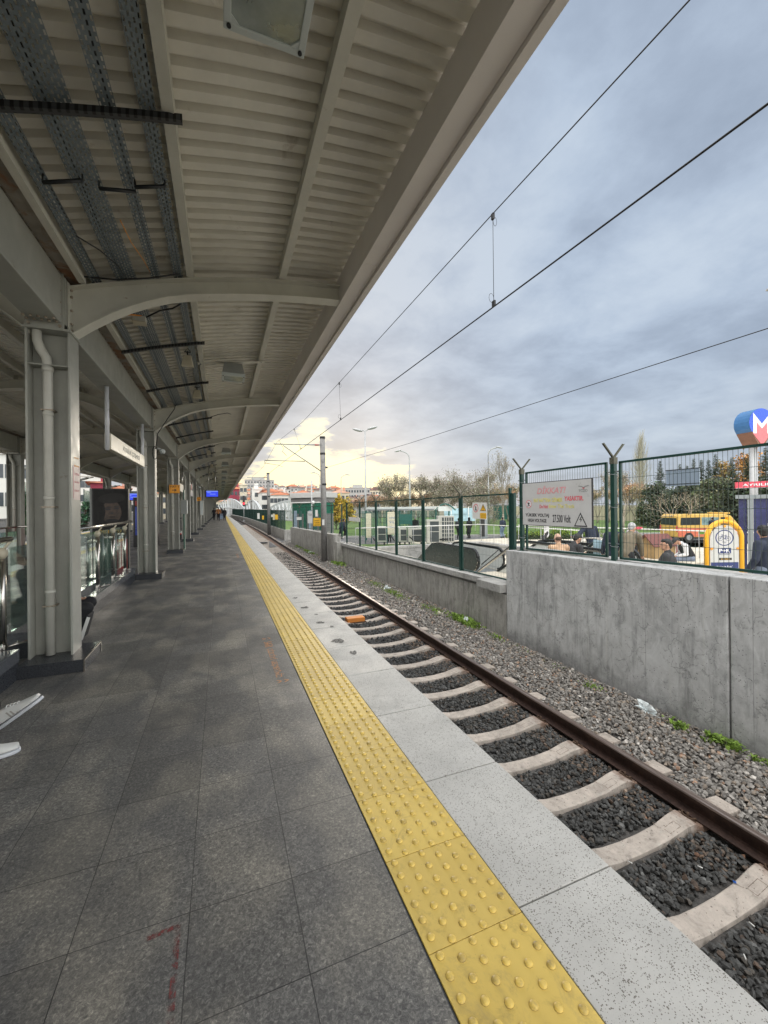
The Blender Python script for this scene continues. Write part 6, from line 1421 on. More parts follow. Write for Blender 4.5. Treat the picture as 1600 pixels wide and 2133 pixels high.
# behind the fences: p(px, head_top_y, depth)
def seated(px, ytop, d, label, rz, **kw):
    ztop = CH+(PYC-(px-800)*ROLL*1.0-ytop)*d/FPX; zs = ztop-(.46+.11+.53+.155+.115)*kw.get('h', 1.72)/1.72; loc = at_z(px, d, zs); return person(label, loc, rz, 'sit', **kw), loc, zs
def bench(loc, zs, zg, label):
    t = thing('seat_block', label, 'seat', (loc.x, loc.y, zg)); hgt = zs+.44-zg; b = MB(); b.box(-.5,.5,-.28,.2,0,hgt-.05); b.build('block', 'coping_concrete', t); b = MB(); b.box(-.53,.53,-.31,.23,hgt-.049,hgt,.008); b.build('seat_slab', 'plaza_paving', t)
p_, l_, z_ = seated(1163, 1111, 9.6, 'bald man in a tan jacket sitting with his back to the camera behind the fence', AWAY+.1, top='cloth_tan', bottom='cloth_charcoal', hair='hair_brown', bald=True, skin='skin_pale', vox=.014, nod=.15); bench(l_, z_, -.5, 'stone seat block below the man in the tan jacket')
p_, l_, z_ = seated(1187, 1109, 9.9, 'bearded man in a dark jacket looking down at his phone beside the tan jacket', AWAY-1.2, top='cloth_charcoal', bottom='cloth_black', vox=.014, nod=.45, lean=.22, sl=True, hands={'L': (-.05,.36,.80),'R': (.06,.38,.80)}); bench(l_, z_, -.5, 'stone seat block below the bearded man')
gp = lambda px, d, z=-1.1: at_z(px, d, z)
person('person in a black coat leaning on the rail, head hidden by the warning board', gp(1233, 12.3, -.5), AWAY+.2, 'stand', top='cloth_navy', bottom='cloth_navy', coat=.3, vox=.018, lean=.25, hands={'L': (-.42,.32,1.12),'R': (.2,.4,1.12)})
person('person in a white jacket half hidden under the warning board', gp(1138, 26, -1.05), AWAY+1.4, 'walk', top='cloth_white', bottom='cloth_charcoal', vox=.024, coat=.2)
person('person in a dark jacket and light jeans just left of the double green post', gp(1046.5, 34), AWAY+.3, 'stand', top='cloth_navy', bottom='cloth_jeans', vox=.024)
person('hooded person in a long dark coat standing left of the two small signs', gp(977, 34), AWAY+.5, 'stand', top='cloth_black', bottom='cloth_black', vox=.024, coat=.4, hood=True)
person('person in dark clothes partly hidden by the second fence post', gp(955, 33), AWAY-.5, 'stand', top='cloth_charcoal', bottom='cloth_black', vox=.026)
person('person in a navy coat standing beyond the far end of the low fence', gp(711, 36, -1.2), AWAY+1, 'stand', top='cloth_navy', bottom='cloth_black', vox=.026, coat=.2)
person('second dark clothed person close behind the navy coat at the fence end', gp(716, 37.5, -1.2), AWAY-1, 'stand', top='cloth_charcoal', bottom='cloth_black', vox=.026)
person('small person in a blue uniform between the ticket cabinets', gp(811, 31), AWAY+2.9, 'stand', top='metro_side', bottom='cloth_black', vox=.026, h=1.4)
person('dark haired person behind the shelter glass', gp(865, 31, -.9), AWAY+.4, 'stand', top='cloth_black', bottom='cloth_black', hair='hair_grey', vox=.026)
person('stooping person in an olive coat with grey hair at the terrace escalator', gp(1302, 9.6, -.5), AWAY-.9, 'stand', top='cloth_olive', bottom='cloth_black', hair='hair_grey', vox=.014, lean=.55, coat=.25, h=1.74, hands={'L': (-.2,.55,.75),'R': (.15,.6,.72)})
person('person in a navy coat with the head hidden behind the tall fence post', gp(1280, 10.2, -.5), AWAY-.2, 'walk', top='cloth_navy', bottom='cloth_navy', vox=.018, coat=.35, h=1.66)
person('brown haired person holding something red behind the stooping person', gp(1316, 17, -1.02), AWAY-1.3, 'stand', top='cloth_grey', bottom='cloth_charcoal', hair='hair_brown', skin='skin_pale', vox=.018, hands={'L': (-.1,.4,1.05),'R': (.15,.42,1.05)}, h=1.8)
b = MB(); q = at(1327,1098,16.6); b.box(q.x-.3,q.x+.2,q.y-.1,q.y+.1,q.z-.08,q.z+.02,.02); tag(b.build('red_folder', 'banner_red'), 'red folder held by the brown haired person', 'folder')
p_, l_, z_ = seated(1390, 1123, 8.3, 'black haired man in a dark hooded jacket sitting with his back to the camera', AWAY+.75, top='cloth_charcoal', bottom='cloth_black', vox=.014, headturn=.45, nod=.05); bench(l_, z_, -.5, 'stone seat block below the man in the dark hooded jacket')
p_, l_, z_ = seated(1437, 1111, 13.2, 'person in a white and black tracksuit and cap sitting hunched over, facing left', AWAY+1.35, top='cloth_white', bottom='cloth_slate', vest='cloth_black', hat='cloth_charcoal', vox=.016, lean=.5, nod=.55, h=1.66, shoe='shoe_white', hands={'L': (-.08,.42,.62),'R': (.1,.42,.60)}); bench(l_, z_, -.5, 'stone seat block below the person in the cap')
person('person in a dark blue jacket walking out of the frame at the right edge', gp(1592, 7.4, -.5), AWAY+.35, 'walk', top='cloth_navy', bottom='cloth_slate', hat='cloth_black', vox=.014, headturn=-.9, coat=.08, h=1.68)
person('person in a cap sitting in the yellow van window', at_z(1484, 29, -.75), AWAY, 'sit', top='cloth_navy', bottom='cloth_black', hat='hair_grey', vox=.024)
# ------------------------------------------------------------------ P+R sign
def flatpoly(b, pts): b.add(pts, [tuple(range(len(pts)))])
d_ = 9.3; c0_ = at_z(1507.5, d_, -.5); t = thing('park_and_ride_sign', 'yellow arched frame with a grey bicycle park and ride board', 'sign', c0_, AWAY+PI+.02)
# local: +Y faces away from board front; board front faces local +Y  (rz turned so +Y looks to the camera)
zt = CH-(1086-1048)*d_/FPX+.5; R0 = .405
def arch(r, z1, n=16): return [(-r, 0)]+[(r*-math.cos(PI*k/n), z1-r+r*math.sin(PI*k/n)) for k in range(n+1)]+[(r, 0)]
b = MB(); b.sweep([(x, 0, z) for x, z in arch(R0, zt)], [(.05*math.cos(a), .05*math.sin(a)) for a in [2*PI*k/10 for k in range(10)]], True, up=Vector((0,1,0))); b.build('tube_frame', 'pr_yellow', t)
b = MB(); b.box(-.13,-.06,-.04,.04,zt-.02,zt+.10,.01); b.build('top_stub', 'pr_yellow', t)
b = MB(); b.prism(arch(R0-.075, zt-.09), 'y', -.015, .010); b.build('board', 'pr_panel', t)
def ringxz(cx, cz, r0, r1, y, n=28, name='ring', m='pr_navy', sx=1):
    b = MB(); o_ = [(cx+sx*r0*math.cos(2*PI*k/n), y, cz+r0*math.sin(2*PI*k/n)) for k in range(n)]; i_ = [(cx+sx*r1*math.cos(2*PI*k/n), y, cz+r1*math.sin(2*PI*k/n)) for k in range(n)]
    b.add(o_+i_, [(k,(k+1)%n,n+(k+1)%n,n+k) for k in range(n)]); return b
cz_ = zt-.43
b = ringxz(0, cz_, .215, .190, .0125); b.build('round_border', 'pr_navy', t); b = MB(); b.add([(.19*math.cos(2*PI*k/28), .0118, cz_+.19*math.sin(2*PI*k/28)) for k in range(28)], [tuple(range(28))]); b.build('round_field', 'sign_grey', t)
b = MB()
for q in ((-.085,.0),(.095,-.0)):
    r_ = ringxz(q[0], cz_-.02+q[1], .062, .053, .0135); b.add(r_.v, r_.f)
def bar(b, x0, z0, x1, z1, w=.005, y=.014):
    d = Vector((x1-x0, 0, z1-z0)).normalized(); n = Vector((-d.z, 0, d.x))*w; b.add([Vector((x0,y,z0))+n, Vector((x1,y,z1))+n, Vector((x1,y,z1))-n, Vector((x0,y,z0))-n], [(0,1,2,3)])
for (x0,z0,x1,z1) in ((.095,-.02,.05,.075),(.06,.055,-.03,.05),(.055,.045,-.01,-.035),(-.01,-.035,-.035,.07),(-.03,.05,-.085,-.02),(-.01,-.035,-.085,-.02),(.03,.085,.075,.09),(-.055,.07,-.015,.075)): bar(b, x0, cz_+z0, x1, cz_+z1)
b.build('bicycle_symbol', 'pr_navy', t)
MX = lambda x, z, k=0: frame((x, .0125+.001*k, z), (-1,0,0), (0,0,1))
text('letter', 'P', .1, 'pr_navy', t, MX(.095, cz_-.02, 1), .0005, width=.035, height=.055)
for j, s_ in enumerate(['BİSİKLET', 'PARKI']): text('sign_text', s_, .1, 'pr_navy', t, MX(.0, cz_-.105-.03*j, 1), .0005, width=.11-.02*j, height=.018)
b = MB(); b.box(-.155,.155,.0105,.0125,cz_-.42,cz_-.275); b.build('label_field', 'pr_navy', t); text('sign_text', 'P+R', .1, 'white_ink', t, MX(0, cz_-.347, 1), .0005, width=.26, height=.10, bold=.003)
text('sign_text', 'PARK ET DEVAM ET', .1, 'pr_navy', t, MX(0, cz_-.445, 0), .0005, width=.28, height=.022)
b = MB(); b.box(-.17,.13,.0105,.0125,cz_-.60,cz_-.54); b.build('label_field', 'ink', t); text('sign_text', 'İSPARK', .1, 'sign_amber', t, MX(-.02, cz_-.57, 1), .0005, width=.22, height=.036)
b = MB(); b.box(-R0+.078,R0-.078,.0105,.0125,cz_-.86,cz_-.66); b.build('lower_field', 'pr_navy', t); text('sign_text', '"Güvenle Park"', .1, 'white_ink', t, MX(0, cz_-.775, 1), .0005, width=.38, height=.05, shear=.2)
b = MB()
for x, z in ((0, zt-.115), (-.30, zt-.62), (.30, zt-.62)): b.tube([(x,.005,z),(x,.03,z)], .028, 10)
b.build('fixing_boss', 'hay_orange', t)
for o in COL.objects:
    if o.parent == t and not o.name.startswith(('tube_frame', 'board', 'top_stub', 'fixing')):
        for v in o.data.vertices: v.co.z = (zt-.09)+(v.co.z-(zt-.09))*.84; v.co.x *= .97

# ------------------------------------------------------------------ metro sign on its pole
d_ = 15.0; mc = at(1570, 884, d_); t = thing('metro_sign', 'tall metro pole sign with a blue disc and a white letter M', 'sign', (mc.x, mc.y, -.5), 0)
zc = mc.z+.5; view = math.atan2(mc.x, mc.y); fz = -view+PI+rad(50)   # disc face turned to the right of the camera
t.rotation_euler = (0, 0, fz)   # local +Y = face normal
Rr_ = .525; th = .28
def arc(a0, a1, r, n=18): return [(r*math.cos(a0+(a1-a0)*k/n), zc+r*math.sin(a0+(a1-a0)*k/n)) for k in range(n+1)]
ca = rad(-38); body = arc(ca, PI-ca, Rr_)
b = MB(); b.prism(body, 'y', -th, th); b.build('blue_drum', 'metro_side', t)
lowz = zc+Rr_*math.sin(ca)
b = MB(); b.hexa([(-.13,-th,zc-.80),(.13,-th,zc-.80),(.13,th,zc-.80),(-.13,th,zc-.80)], [(-Rr_*math.cos(ca),-th,lowz-.002),(Rr_*math.cos(ca),-th,lowz-.002),(Rr_*math.cos(ca),th,lowz-.002),(-Rr_*math.cos(ca),th,lowz-.002)]); b.build('arrow_base', 'metro_brown', t)
for sg in (1, -1):
    y = sg*(th+.004); b = MB(); b.add([(p[0], y, p[1]) for p in arc(ca, PI-ca, Rr_-.004)], [tuple(range(19))]); b.build('blue_face', 'metro_bright', t)
    y = sg*(th+.008)
    m_ = [(-.36,-.38),(-.36,.36),(0,-.03),(.36,.36),(.36,-.38),(.22,-.38),(.22,.02),(0,-.20),(-.22,.02),(-.22,-.38)]
    b = MB(); pts = [(x, y, zc+z) for x, z in m_]; b.add(pts, [(0,1,8,9),(1,2,7,8),(2,3,6,7),(3,4,5,6)]); b.build('letter_m', 'white_ink', t)
    b = MB(); b.add([(-.22,y,zc+.02),(0,y,zc-.20),(.22,y,zc+.02),(.22,y,zc-.38),(.38,y,zc-.38),(0,y,zc-.80),(-.38,y,zc-.38),(-.22,y,zc-.38)], [(0,1,5,7),(1,2,3,5),(3,4,5),(5,6,7)]); b.build('red_arrow', 'metro_red', t)
b = MB(); b.tube([(.06,0,0),(.06,0,zc-.7)], .10, 14); b.tube([(-.12,.0,0),(-.12,0,zc-.7)], .025, 8); b.build('pole', 'lamp_pole', t)
bn = thing('station_banner', 'red name banner reading AYRILIK ÇEŞMESİ on the metro pole', 'banner'); 
a, c = at(1533,1011,13.9), at(1700,1004,13.6); dx_ = (c-a).normalized(); hz = .105
b = MB(); up = Vector((0,0,hz)); nn_ = Vector((-dx_.y, dx_.x, 0))*.05
b.hexa([a-up, c-up, c-up+nn_, a-up+nn_], [a+up, c+up, c+up+nn_, a+up+nn_]); b.build('banner_board', 'banner_red', bn)
b = MB(); b.hexa([a-up*1.12-nn_*.02, c-up*1.12-nn_*.02, c-up*1.12, a-up*1.12], [a-up*.9-nn_*.02, c-up*.9-nn_*.02, c-up*.9, a-up*.9]); b.build('white_edge', 'white_ink', bn)
mid = a+dx_*1.2; text('banner_text', 'AYRILIK ÇEŞMESİ', .1, 'white_ink', bn, frame(mid-nn_*.04, dx_, (0,0,1)), .0005, width=2.0, height=.13, bold=.002)
# advertising shelter at the right edge
tt = thing('advertising_shelter', 'grey framed case with dark blue posters at the right edge', 'advertising case'); d1, d2 = 12.2, 11.0
A0, B0 = at_z(1535, d1, -.5), at_z(1720, d2, -.5); dx_ = (B0-A0); LL = dx_.length; dx_.normalize(); nn_ = Vector((-dx_.y, dx_.x, 0)); zt_ = CH+.5+(1047-1031)*d1/FPX
def slabb(name, m, u0, u1, z0, z1, f0=0.0, f1=.25):
    b = MB(); q = lambda u, f, z: A0+dx_*u+nn_*f+Vector((0, 0, z)); b.hexa([q(u0,f0,z0), q(u1,f0,z0), q(u1,f1,z0), q(u0,f1,z0)], [q(u0,f0,z1), q(u1,f0,z1), q(u1,f1,z1), q(u0,f1,z1)]); return b.build(name, m, tt)
slabb('top_beam', 'totem_grey', -.03, LL, zt_-.11, zt_, -.03, .3); slabb('side_poster', 'ad_navy', .03, .22, .1, zt_-.115, .06, .2); slabb('post', 'totem_grey', .235, .36, 0, zt_-.115, -.01, .24); slabb('main_poster', 'ad_navy', .37, LL-.05, .40, zt_-.115, .03, .2); slabb('poster_gradient', 'ad_blue', .52, LL-.05, .42, 1.05, .022, .0295)
slabb('base', 'totem_grey', 0, LL, 0, .10, -.01, .25)
pz_ = lambda u, z: frame(A0+dx_*u+nn_*.018+Vector((0,0,z)), dx_, (0,0,1))
text('poster_text', 'Sigorta', .1, 'white_ink', tt, pz_(1.22, zt_-.42), .0005, width=.95, height=.17, bold=.004, shear=.1)
text('poster_text', 'BEMBEYAZ', .1, 'white_ink', tt, pz_(1.22, zt_-.86), .0005, width=1.1, height=.085, bold=.004); text('poster_text', 'OYUN', .1, 'sign_faded_red', tt, pz_(1.15, zt_-.96), .0005, width=.5, height=.07)

# ------------------------------------------------------------------ kennels
def kennel(px, d, label, sc_=1.0, rz=0):
    l = at_z(px, d, -.5 if d < 17 else -1.02); t = thing('kennel', label, 'kennel', l, rz, 'wooden animal shelters by the lawn'); 
    b = MB(); b.box(-.38,.38,-.28,.28,0,.52); b.prism([(-.38,.52),(.38,.52),(0,.86)], 'y', -.27, .27); b.build('wooden_wall', 'kennel_wood', t)
    b = MB(); b.hexa([(-.46,-.34,.47),(-.43,-.34,.45),(-.43,.34,.45),(-.46,.34,.47)], [(0,-.34,.92),(0,-.34,.87),(0,.34,.87),(0,.34,.92)]); b.hexa([(.43,-.34,.45),(.46,-.34,.47),(.46,.34,.47),(.43,.34,.45)], [(0,-.34,.87),(0,-.34,.92),(0,.34,.92),(0,.34,.87)]); b.build('roof', 'kennel_roof', t)
    b = MB(); b.box(-.12,.12,-.285,-.281,.05,.38); b.build('doorway', 'ink', t)
    b = MB()
    for x in (-.38,-.25,.25,.38): b.box(x-.015,x+.015,-.295,-.286,0,.52)
    b.build('trim', 'cream_panel', t); t.scale = (sc_, sc_*1.7, sc_); return t
kennel(1366, 16.0, 'bigger red roofed wooden kennel right of the olive coat', 1.0, AWAY+PI/2+.25); kennel(1398, 17.5, 'second red roofed kennel behind the seated person in the cap', .95, AWAY+PI/2+.2)
# ------------------------------------------------------------------ van
def van(px, d, z, rz, label):
    t = thing('van', label, 'van', at_z(px, d, z), rz); L = 2.35; W = .95
    side = [(-L,.35),(-L,1.15),(-L+.06,1.85),(-L+.25,1.98),(L-1.35,1.98),(L-.95,1.86),(L-.42,1.22),(L-.05,1.05),(L,.75),(L,.35)]
    b = MB(); b.prism(side, 'x', -W, W); b.build('body', 'van_yellow', t, bev=.05)
    for s_ in (1, -1):
        x = s_*(W+.006); b = MB(); b.add([(x,-L+.2,1.22),(x,-L+.24,1.74),(x,-.75,1.76),(x,-.75,1.22)], [(0,1,2,3)]); b.add([(x,.66,1.22),(x,.66,1.76),(x,L-1.15,1.76),(x,L-.68,1.22)], [(0,1,2,3)]); b.build('side_window', 'van_glass', t); b = MB(); b.add([(x,-.66,1.22),(x,-.66,1.76),(x,.55,1.76),(x,.55,1.22)], [(0,1,2,3)]); b.build('side_window', 'window_painted_reflect', t)
        b = MB(); b.add([(x,-L+.03,.40),(x,-L+.03,1.02),(x,L-.15,1.02),(x,L-.1,.40)], [(0,1,2,3)]); b.build('red_stripe', 'van_red', t)
        b = MB(); b.add([(x*1.002,-.9,.56),(x*1.002,-.9,.86),(x*1.002,.7,.86),(x*1.002,.7,.56)], [(0,1,2,3)]); b.build('green_lettering', 'weed', t)
        for y in (-L+.8, L-.85):
            b = MB(); b.tube([(s_*(W-.20),y,.34),(s_*(W+.01),y,.34)], .34, 20, smooth=False); w = b.build('wheel', 'black_rubber', t); c = MB(); c.tube([(s_*(W+.0),y,.34),(s_*(W+.02),y,.34)], .19, 14, smooth=False); c.build('hubcap', 'galvanised', w)
    b = MB(); b.box(-W+.1,W-.1,-L-.012,-L-.004,1.2,1.72); b.build('rear_window', 'van_glass', t); b = MB()
    for s_ in (1,-1): b.box(s_*W-.12*(s_>0), s_*W+.12*(s_<0), -L-.02, -L-.004, .75, 1.15)
    b.build('tail_light', 'banner_red', t); b = MB(); b.box(-W,W,-L-.06,L+.06,.25,.36,.03); b.build('bumper', 'black_plastic', t)
    b = MB(); b.box(-W+.15,W-.15,L-1.3,L-.9,1.985,2.09,.03); b.build('roof_light', 'van_yellow', t); b = MB(); b.hexa([(-W+.08,L-.93,1.84),(W-.08,L-.93,1.84),(W-.08,L-.91,1.86),(-W+.08,L-.91,1.86)], [(-W+.08,L-.43,1.25),(W-.08,L-.43,1.25),(W-.08,L-.41,1.27),(-W+.08,L-.41,1.27)]); b.build('windscreen', 'van_glass', t)
van(1460, 30, -1.17, AWAY-PI/2-.02, 'yellow minibus with a red stripe parked behind the fence')
# ------------------------------------------------------------------ shelter, cabinets
def obox(name, m, parent, A, B, z0, z1, th=.1, bev=0):
    A, B = Vector(A), Vector(B); d = (B-A).to_3d(); d.z = 0; n = Vector((-d.y, d.x, 0)).normalized()*th; b = MB()
    b.hexa([(A.x,A.y,z0),(B.x,B.y,z0),(B.x+n.x,B.y+n.y,z0),(A.x+n.x,A.y+n.y,z0)], [(A.x,A.y,z1),(B.x,B.y,z1),(B.x+n.x,B.y+n.y,z1),(A.x+n.x,A.y+n.y,z1)]); return b.build(name, m, parent, bev=bev)
sh = thing('glass_shelter', 'glass bus shelter with a pale flat roof behind the low fence', 'shelter'); zz = -1.02; D1, D2 = 32.0, 29.0
S0, S1 = at_z(763, D1, zz), at_z(936, D2, zz)
obox('roof', 'shelter_roof', sh, S0, S1, 1.38, 1.56, 1.9, .03); obox('roof_edge', 'totem_grey', sh, S0-Vector((.02,.05,0)), S1-Vector((.02,.05,0)), 1.30, 1.375, .04)
for i in range(8):
    p = S0.lerp(S1, i/7); b = MB(); b.box(p.x-.04,p.x+.04,p.y+.02,p.y+.10,zz,1.3); b.build('post', 'bus_green', sh)
    if i < 7 and i not in (): q = S0.lerp(S1, (i+.94)/7); q0 = S0.lerp(S1, (i+.06)/7); obox('glass_pane', 'shelter_glass', sh, q0+Vector((0,1.3,0)), q+Vector((0,1.3,0)), zz+.2, 1.25, .02)
def poster(px0, px1, d, z0, z1, m, label, txt=None, tm='banner_red'):
    t = thing('poster_panel', label, 'poster'); A, B = at_z(px0, d, zz), at_z(px1, d, zz); obox('panel', m, t, A, B, z0, z1, .06); obox('frame_edge', 'bus_green', t, A+Vector((-.05,.01,0)), A+Vector((-.01,.01,0)), zz, z1+.08, .06); obox('frame_edge', 'bus_green', t, B+Vector((.01,.01,0)), B+Vector((.05,.01,0)), zz, z1+.08, .06)
    if txt:
        dd = (B-A).normalized(); n = Vector((dd.y, -dd.x, 0))
        for j, s_ in enumerate(txt): text('poster_text', s_, .1, tm, t, frame((A+B)/2+n*.01+Vector((0,0,-zz+z1-.4-.32*j)), dd, (0,0,1)), .001, width=(B-A).length*.7, height=.14)
poster(762, 773, 29.2, -.6, 1.12, 'poster_cream', 'narrow grey white poster at the left end of the shelter')
poster(807, 825, 28.6, -.35, 1.22, 'poster_cream', 'cream poster with coloured writing in the middle of the shelter', ['YENİ', 'YIL', 'FİLM'], 'metro_side')
poster(834, 856, 28.8, .35, 1.05, 'bus_green', 'blank dark green board in the shelter')
def cabinet(px0, px1, d, z1, label, front='ac_dark', grid=False):
    t = thing('cabinet', label, 'cabinet', (0,0,0), 0, 'pale cabinets beside the shelter'); A, B = at_z(px0, d, zz), at_z(px1, d, zz); obox('cabinet_box', 'ac_cream', t, A, B, zz+.25, z1, .8, .02)
    dd = (B-A).normalized(); n = Vector((dd.y,-dd.x,0))*.012; L = (B-A).length; obox('grille' if not grid else 'vent', front, t, A+dd*L*.25+n, A+dd*L*.95+n, zz+.35, z1-.1, .005)
    if grid:
        for i in range(1, 6): obox('vent_bar', 'ac_cream', t, A+dd*L*.25+n*2, A+dd*L*.95+n*2, lerp(zz+.35, z1-.1, i/6)-.02, lerp(zz+.35, z1-.1, i/6)+.02, .005)
        for i in range(1, 5): obox('vent_bar', 'ac_cream', t, A+dd*L*(.25+.7*i/5-.02)+n*2.2, A+dd*L*(.25+.7*i/5+.02)+n*2.2, zz+.35, z1-.1, .005)
    else: obox('cross_bar', 'ac_cream', t, A+dd*L*.25+n*2, A+dd*L*.95+n*2, lerp(zz+.35, z1-.1, .5)-.02, lerp(zz+.35, z1-.1, .5)+.02, .005)
    b = MB()
    for q in (A+dd*.1, B-dd*.1): b.box(q.x-.04,q.x+.04,q.y+.05,q.y+.13,zz,zz+.25)
    b.build('foot', 'dark_steel', t)
cabinet(782,804,27.5,.25,'leftmost low pale cabinet with a dark louvred front'); cabinet(830,847,27.3,.15,'second low pale cabinet with a dark louvred front'); cabinet(850,881,27.0,.15,'third low pale cabinet, the widest of the louvred ones'); cabinet(889,915,26.0,.72,'tall pale cabinet with a split dark door'); cabinet(912,946,26.5,.95,'tallest pale cabinet with a square vent grid', grid=True)
t = thing('black_pipes', 'bent black pipes lying on the ground before the cabinets', 'pipe')
for k, (a_, c_) in enumerate([((853,1118),(866,1127)),((815,1117),(824,1128)),((889,1118),(900,1127)),((866,1127),(884,1126)),((902,1124),(940,1122)),((777,1120),(783,1127))]):
    b = MB(); A, B = at(a_[0],a_[1],26.6), at(c_[0],c_[1],26.2); b.tube([A, (A+B)/2+Vector((0,0,-.02)), B], .05, 6); b.build('pipe', 'black_rubber', t)
# blue white banner fence beyond
bf = thing('banner_fence', 'pale blue printed banner along the lawn, held by white posts', 'banner'); A, B = at_z(925, 46, -1.1), at_z(990, 42, -1.1); 
for (u0, u1) in ((925,940),(940.5,962),(963,976),(976.5,990)):
    A, B = at_z(u0, 44, -1.1), at_z(u1, 44, -1.1); obox('banner_sheet', 'banner_blue', bf, A, B, -.05, 1.35, .02); b = MB(); b.tube([(B.x,B.y,-1.1),(B.x,B.y,1.5)], .04, 6); b.build('post', 'white_paint', bf)
t = thing('totem', 'dark grey information totem under the two small signs', 'totem'); A, B = at_z(1000, 33, -1.05), at_z(1015, 33, -1.05); obox('totem_body', 'totem_grey', t, A, B, -1.05, 1.4, .2); obox('dark_field', 'black_plastic', t, A+Vector((.02,-.02,0)), A.lerp(B, .6)+Vector((0,-.02,0)), -.9, 1.3, .01)
# curved sign hood above cabinet
t = thing('arched_hood', 'dark arched hood above the tallest pale cabinet', 'sign'); b = MB(); c_ = at(927, 1055, 27); b.sweep([c_+Vector((.32*k/6*2.0, -.13*k/6*2, .42*math.cos(PI/2*k/6)-.25)) for k in range(-6, 7)], [(-.04,-.04),(.04,-.04),(.04,.04),(-.04,.04)]); b.build('hood', 'bus_green', t); b = MB(); b.box(c_.x-.5,c_.x+.5,c_.y-.02,c_.y+.02,c_.z-.3,c_.z+.02); b.build('hood_panel', 'shelter_roof', t)
# ------------------------------------------------------------------ green kiosk and gate
kk = thing('ticket_building', 'green glazed station entrance building with a flat grey roof', 'building'); kz = -.6
A, B = at_z(609, 40, kz), at_z(672, 38, kz); obox('lower_wall', 'kiosk_band', kk, A, B, kz-.6, 1.0, 1.6); obox('green_wall', 'kiosk_green', kk, A, B, 1.003, 2.05, 1.6); obox('roof', 'kiosk_roof', kk, A+Vector((-.3,-.3,0)), B+Vector((.1,-.3,0)), 2.50, 3.0, 2.2, .03); obox('dark_band', 'kiosk_band', kk, A+Vector((-.15,-.1,0)), B+Vector((.05,-.1,0)), 2.06, 2.49, 1.8); obox('pale_trim', 'white_paint', kk, A+Vector((-.25,-.14,0)), B+Vector((.1,-.14,0)), 2.02, 2.12, .03)
for i in range(6):
    p = A.lerp(B, (i+.3)/6); q = A.lerp(B, (i+.9)/6); obox('window', ['blue_plate','green_screen','kiosk_green'][i % 3], kk, p+Vector((0,-.06,0)), q+Vector((0,-.06,0)), kz+.1, 1.3, .03)
t = thing('camera_pole', 'slim white camera pole beside the green building', 'pole', at_z(649.5, 33, -.9)); H = 1.594+.9+(1057.5-1001)*33/FPX; b = MB(); b.tube([(0,0,0),(0,0,H)], .05, 8); b.build('pole', 'lamp_pole', t); b = MB(); b.ell((.12,0,H*.62), (.12,.12,.14), 10, 8); b.build('dome_camera', 'white_paint', t)
def tiny_sign(px0, px1, py0, py1, d, m, label, tl=None, tm='ink'):
    A, B = at(px0, py1, d), at(px1, py1, d); z1 = at(px0, py0, d).z; t = thing('fence_notice', label, 'notice'); obox('sheet', m, t, A, B, A.z, z1, .01)
    if tl:
        dd = (B-A); dd.z = 0; dd.normalize(); n = Vector((dd.y,-dd.x,0))
        for j, s_ in enumerate(tl): text('notice_text', s_, .1, tm, t, frame((A+B)/2+n*.008+Vector((0,0,(z1-A.z)*(.72-.28*j))), dd, (0,0,1)), .001, width=(B-A).length*.75, height=(z1-A.z)*.16)
tiny_sign(653,668,1079,1096,21.5,'sign_amber','amber notice with writing on the green fence by the grey mast',['DİKKAT','YÜKSEK','GERİLİM'])
tiny_sign(657,662,1062,1076,22,'white_paint','narrow white notice above the amber one'); tiny_sign(641,651,1065,1090,23.5,'sign_grey','tall grey notice sheet on the fence',['TCDD','','']); tiny_sign(618,628,1077,1083,26,'white_paint','small white plate on the gate',['GİRİLMEZ'])
tiny_sign(573,579,1072,1082,39,'sign_amber','amber notice on the far green fence'); tiny_sign(565,569,1072,1077,41,'white_paint','small white notice on the far green fence'); tiny_sign(568.5,572.5,1070,1083,40.5,'poster_cream','cream notice beside the far amber one'); tiny_sign(536,541,1069,1081,50,'white_paint','white notice on the farthest stretch of fence'); tiny_sign(546,550,1074,1082,47,'sign_amber','small amber notice on the farthest stretch of fence')
tiny_sign(671.5,676,1082,1094,20.2,'white_paint','white sticker low on the thick grey mast')
# ------------------------------------------------------------------ signal
t = thing('rail_signal', 'railway signal showing a red light at the end of the platform', 'signal', at_z(508, 85, -1.2)); b = MB(); b.tube([(0,0,0),(0,0,5.6)], .07, 8); b.box(-.25,.25,-.2,.2,0,.35); b.build('signal_post', 'bridge_white', t)
b = MB(); b.box(-.22,.22,-.08,.08,3.2,5.4,.05); b.build('signal_head', 'black_plastic', t); b = MB(); b.tube([(0,-.085,3.75),(0,-.12,3.75)], .21, 14, smooth=False); b.build('red_light', 'signal_red', t)
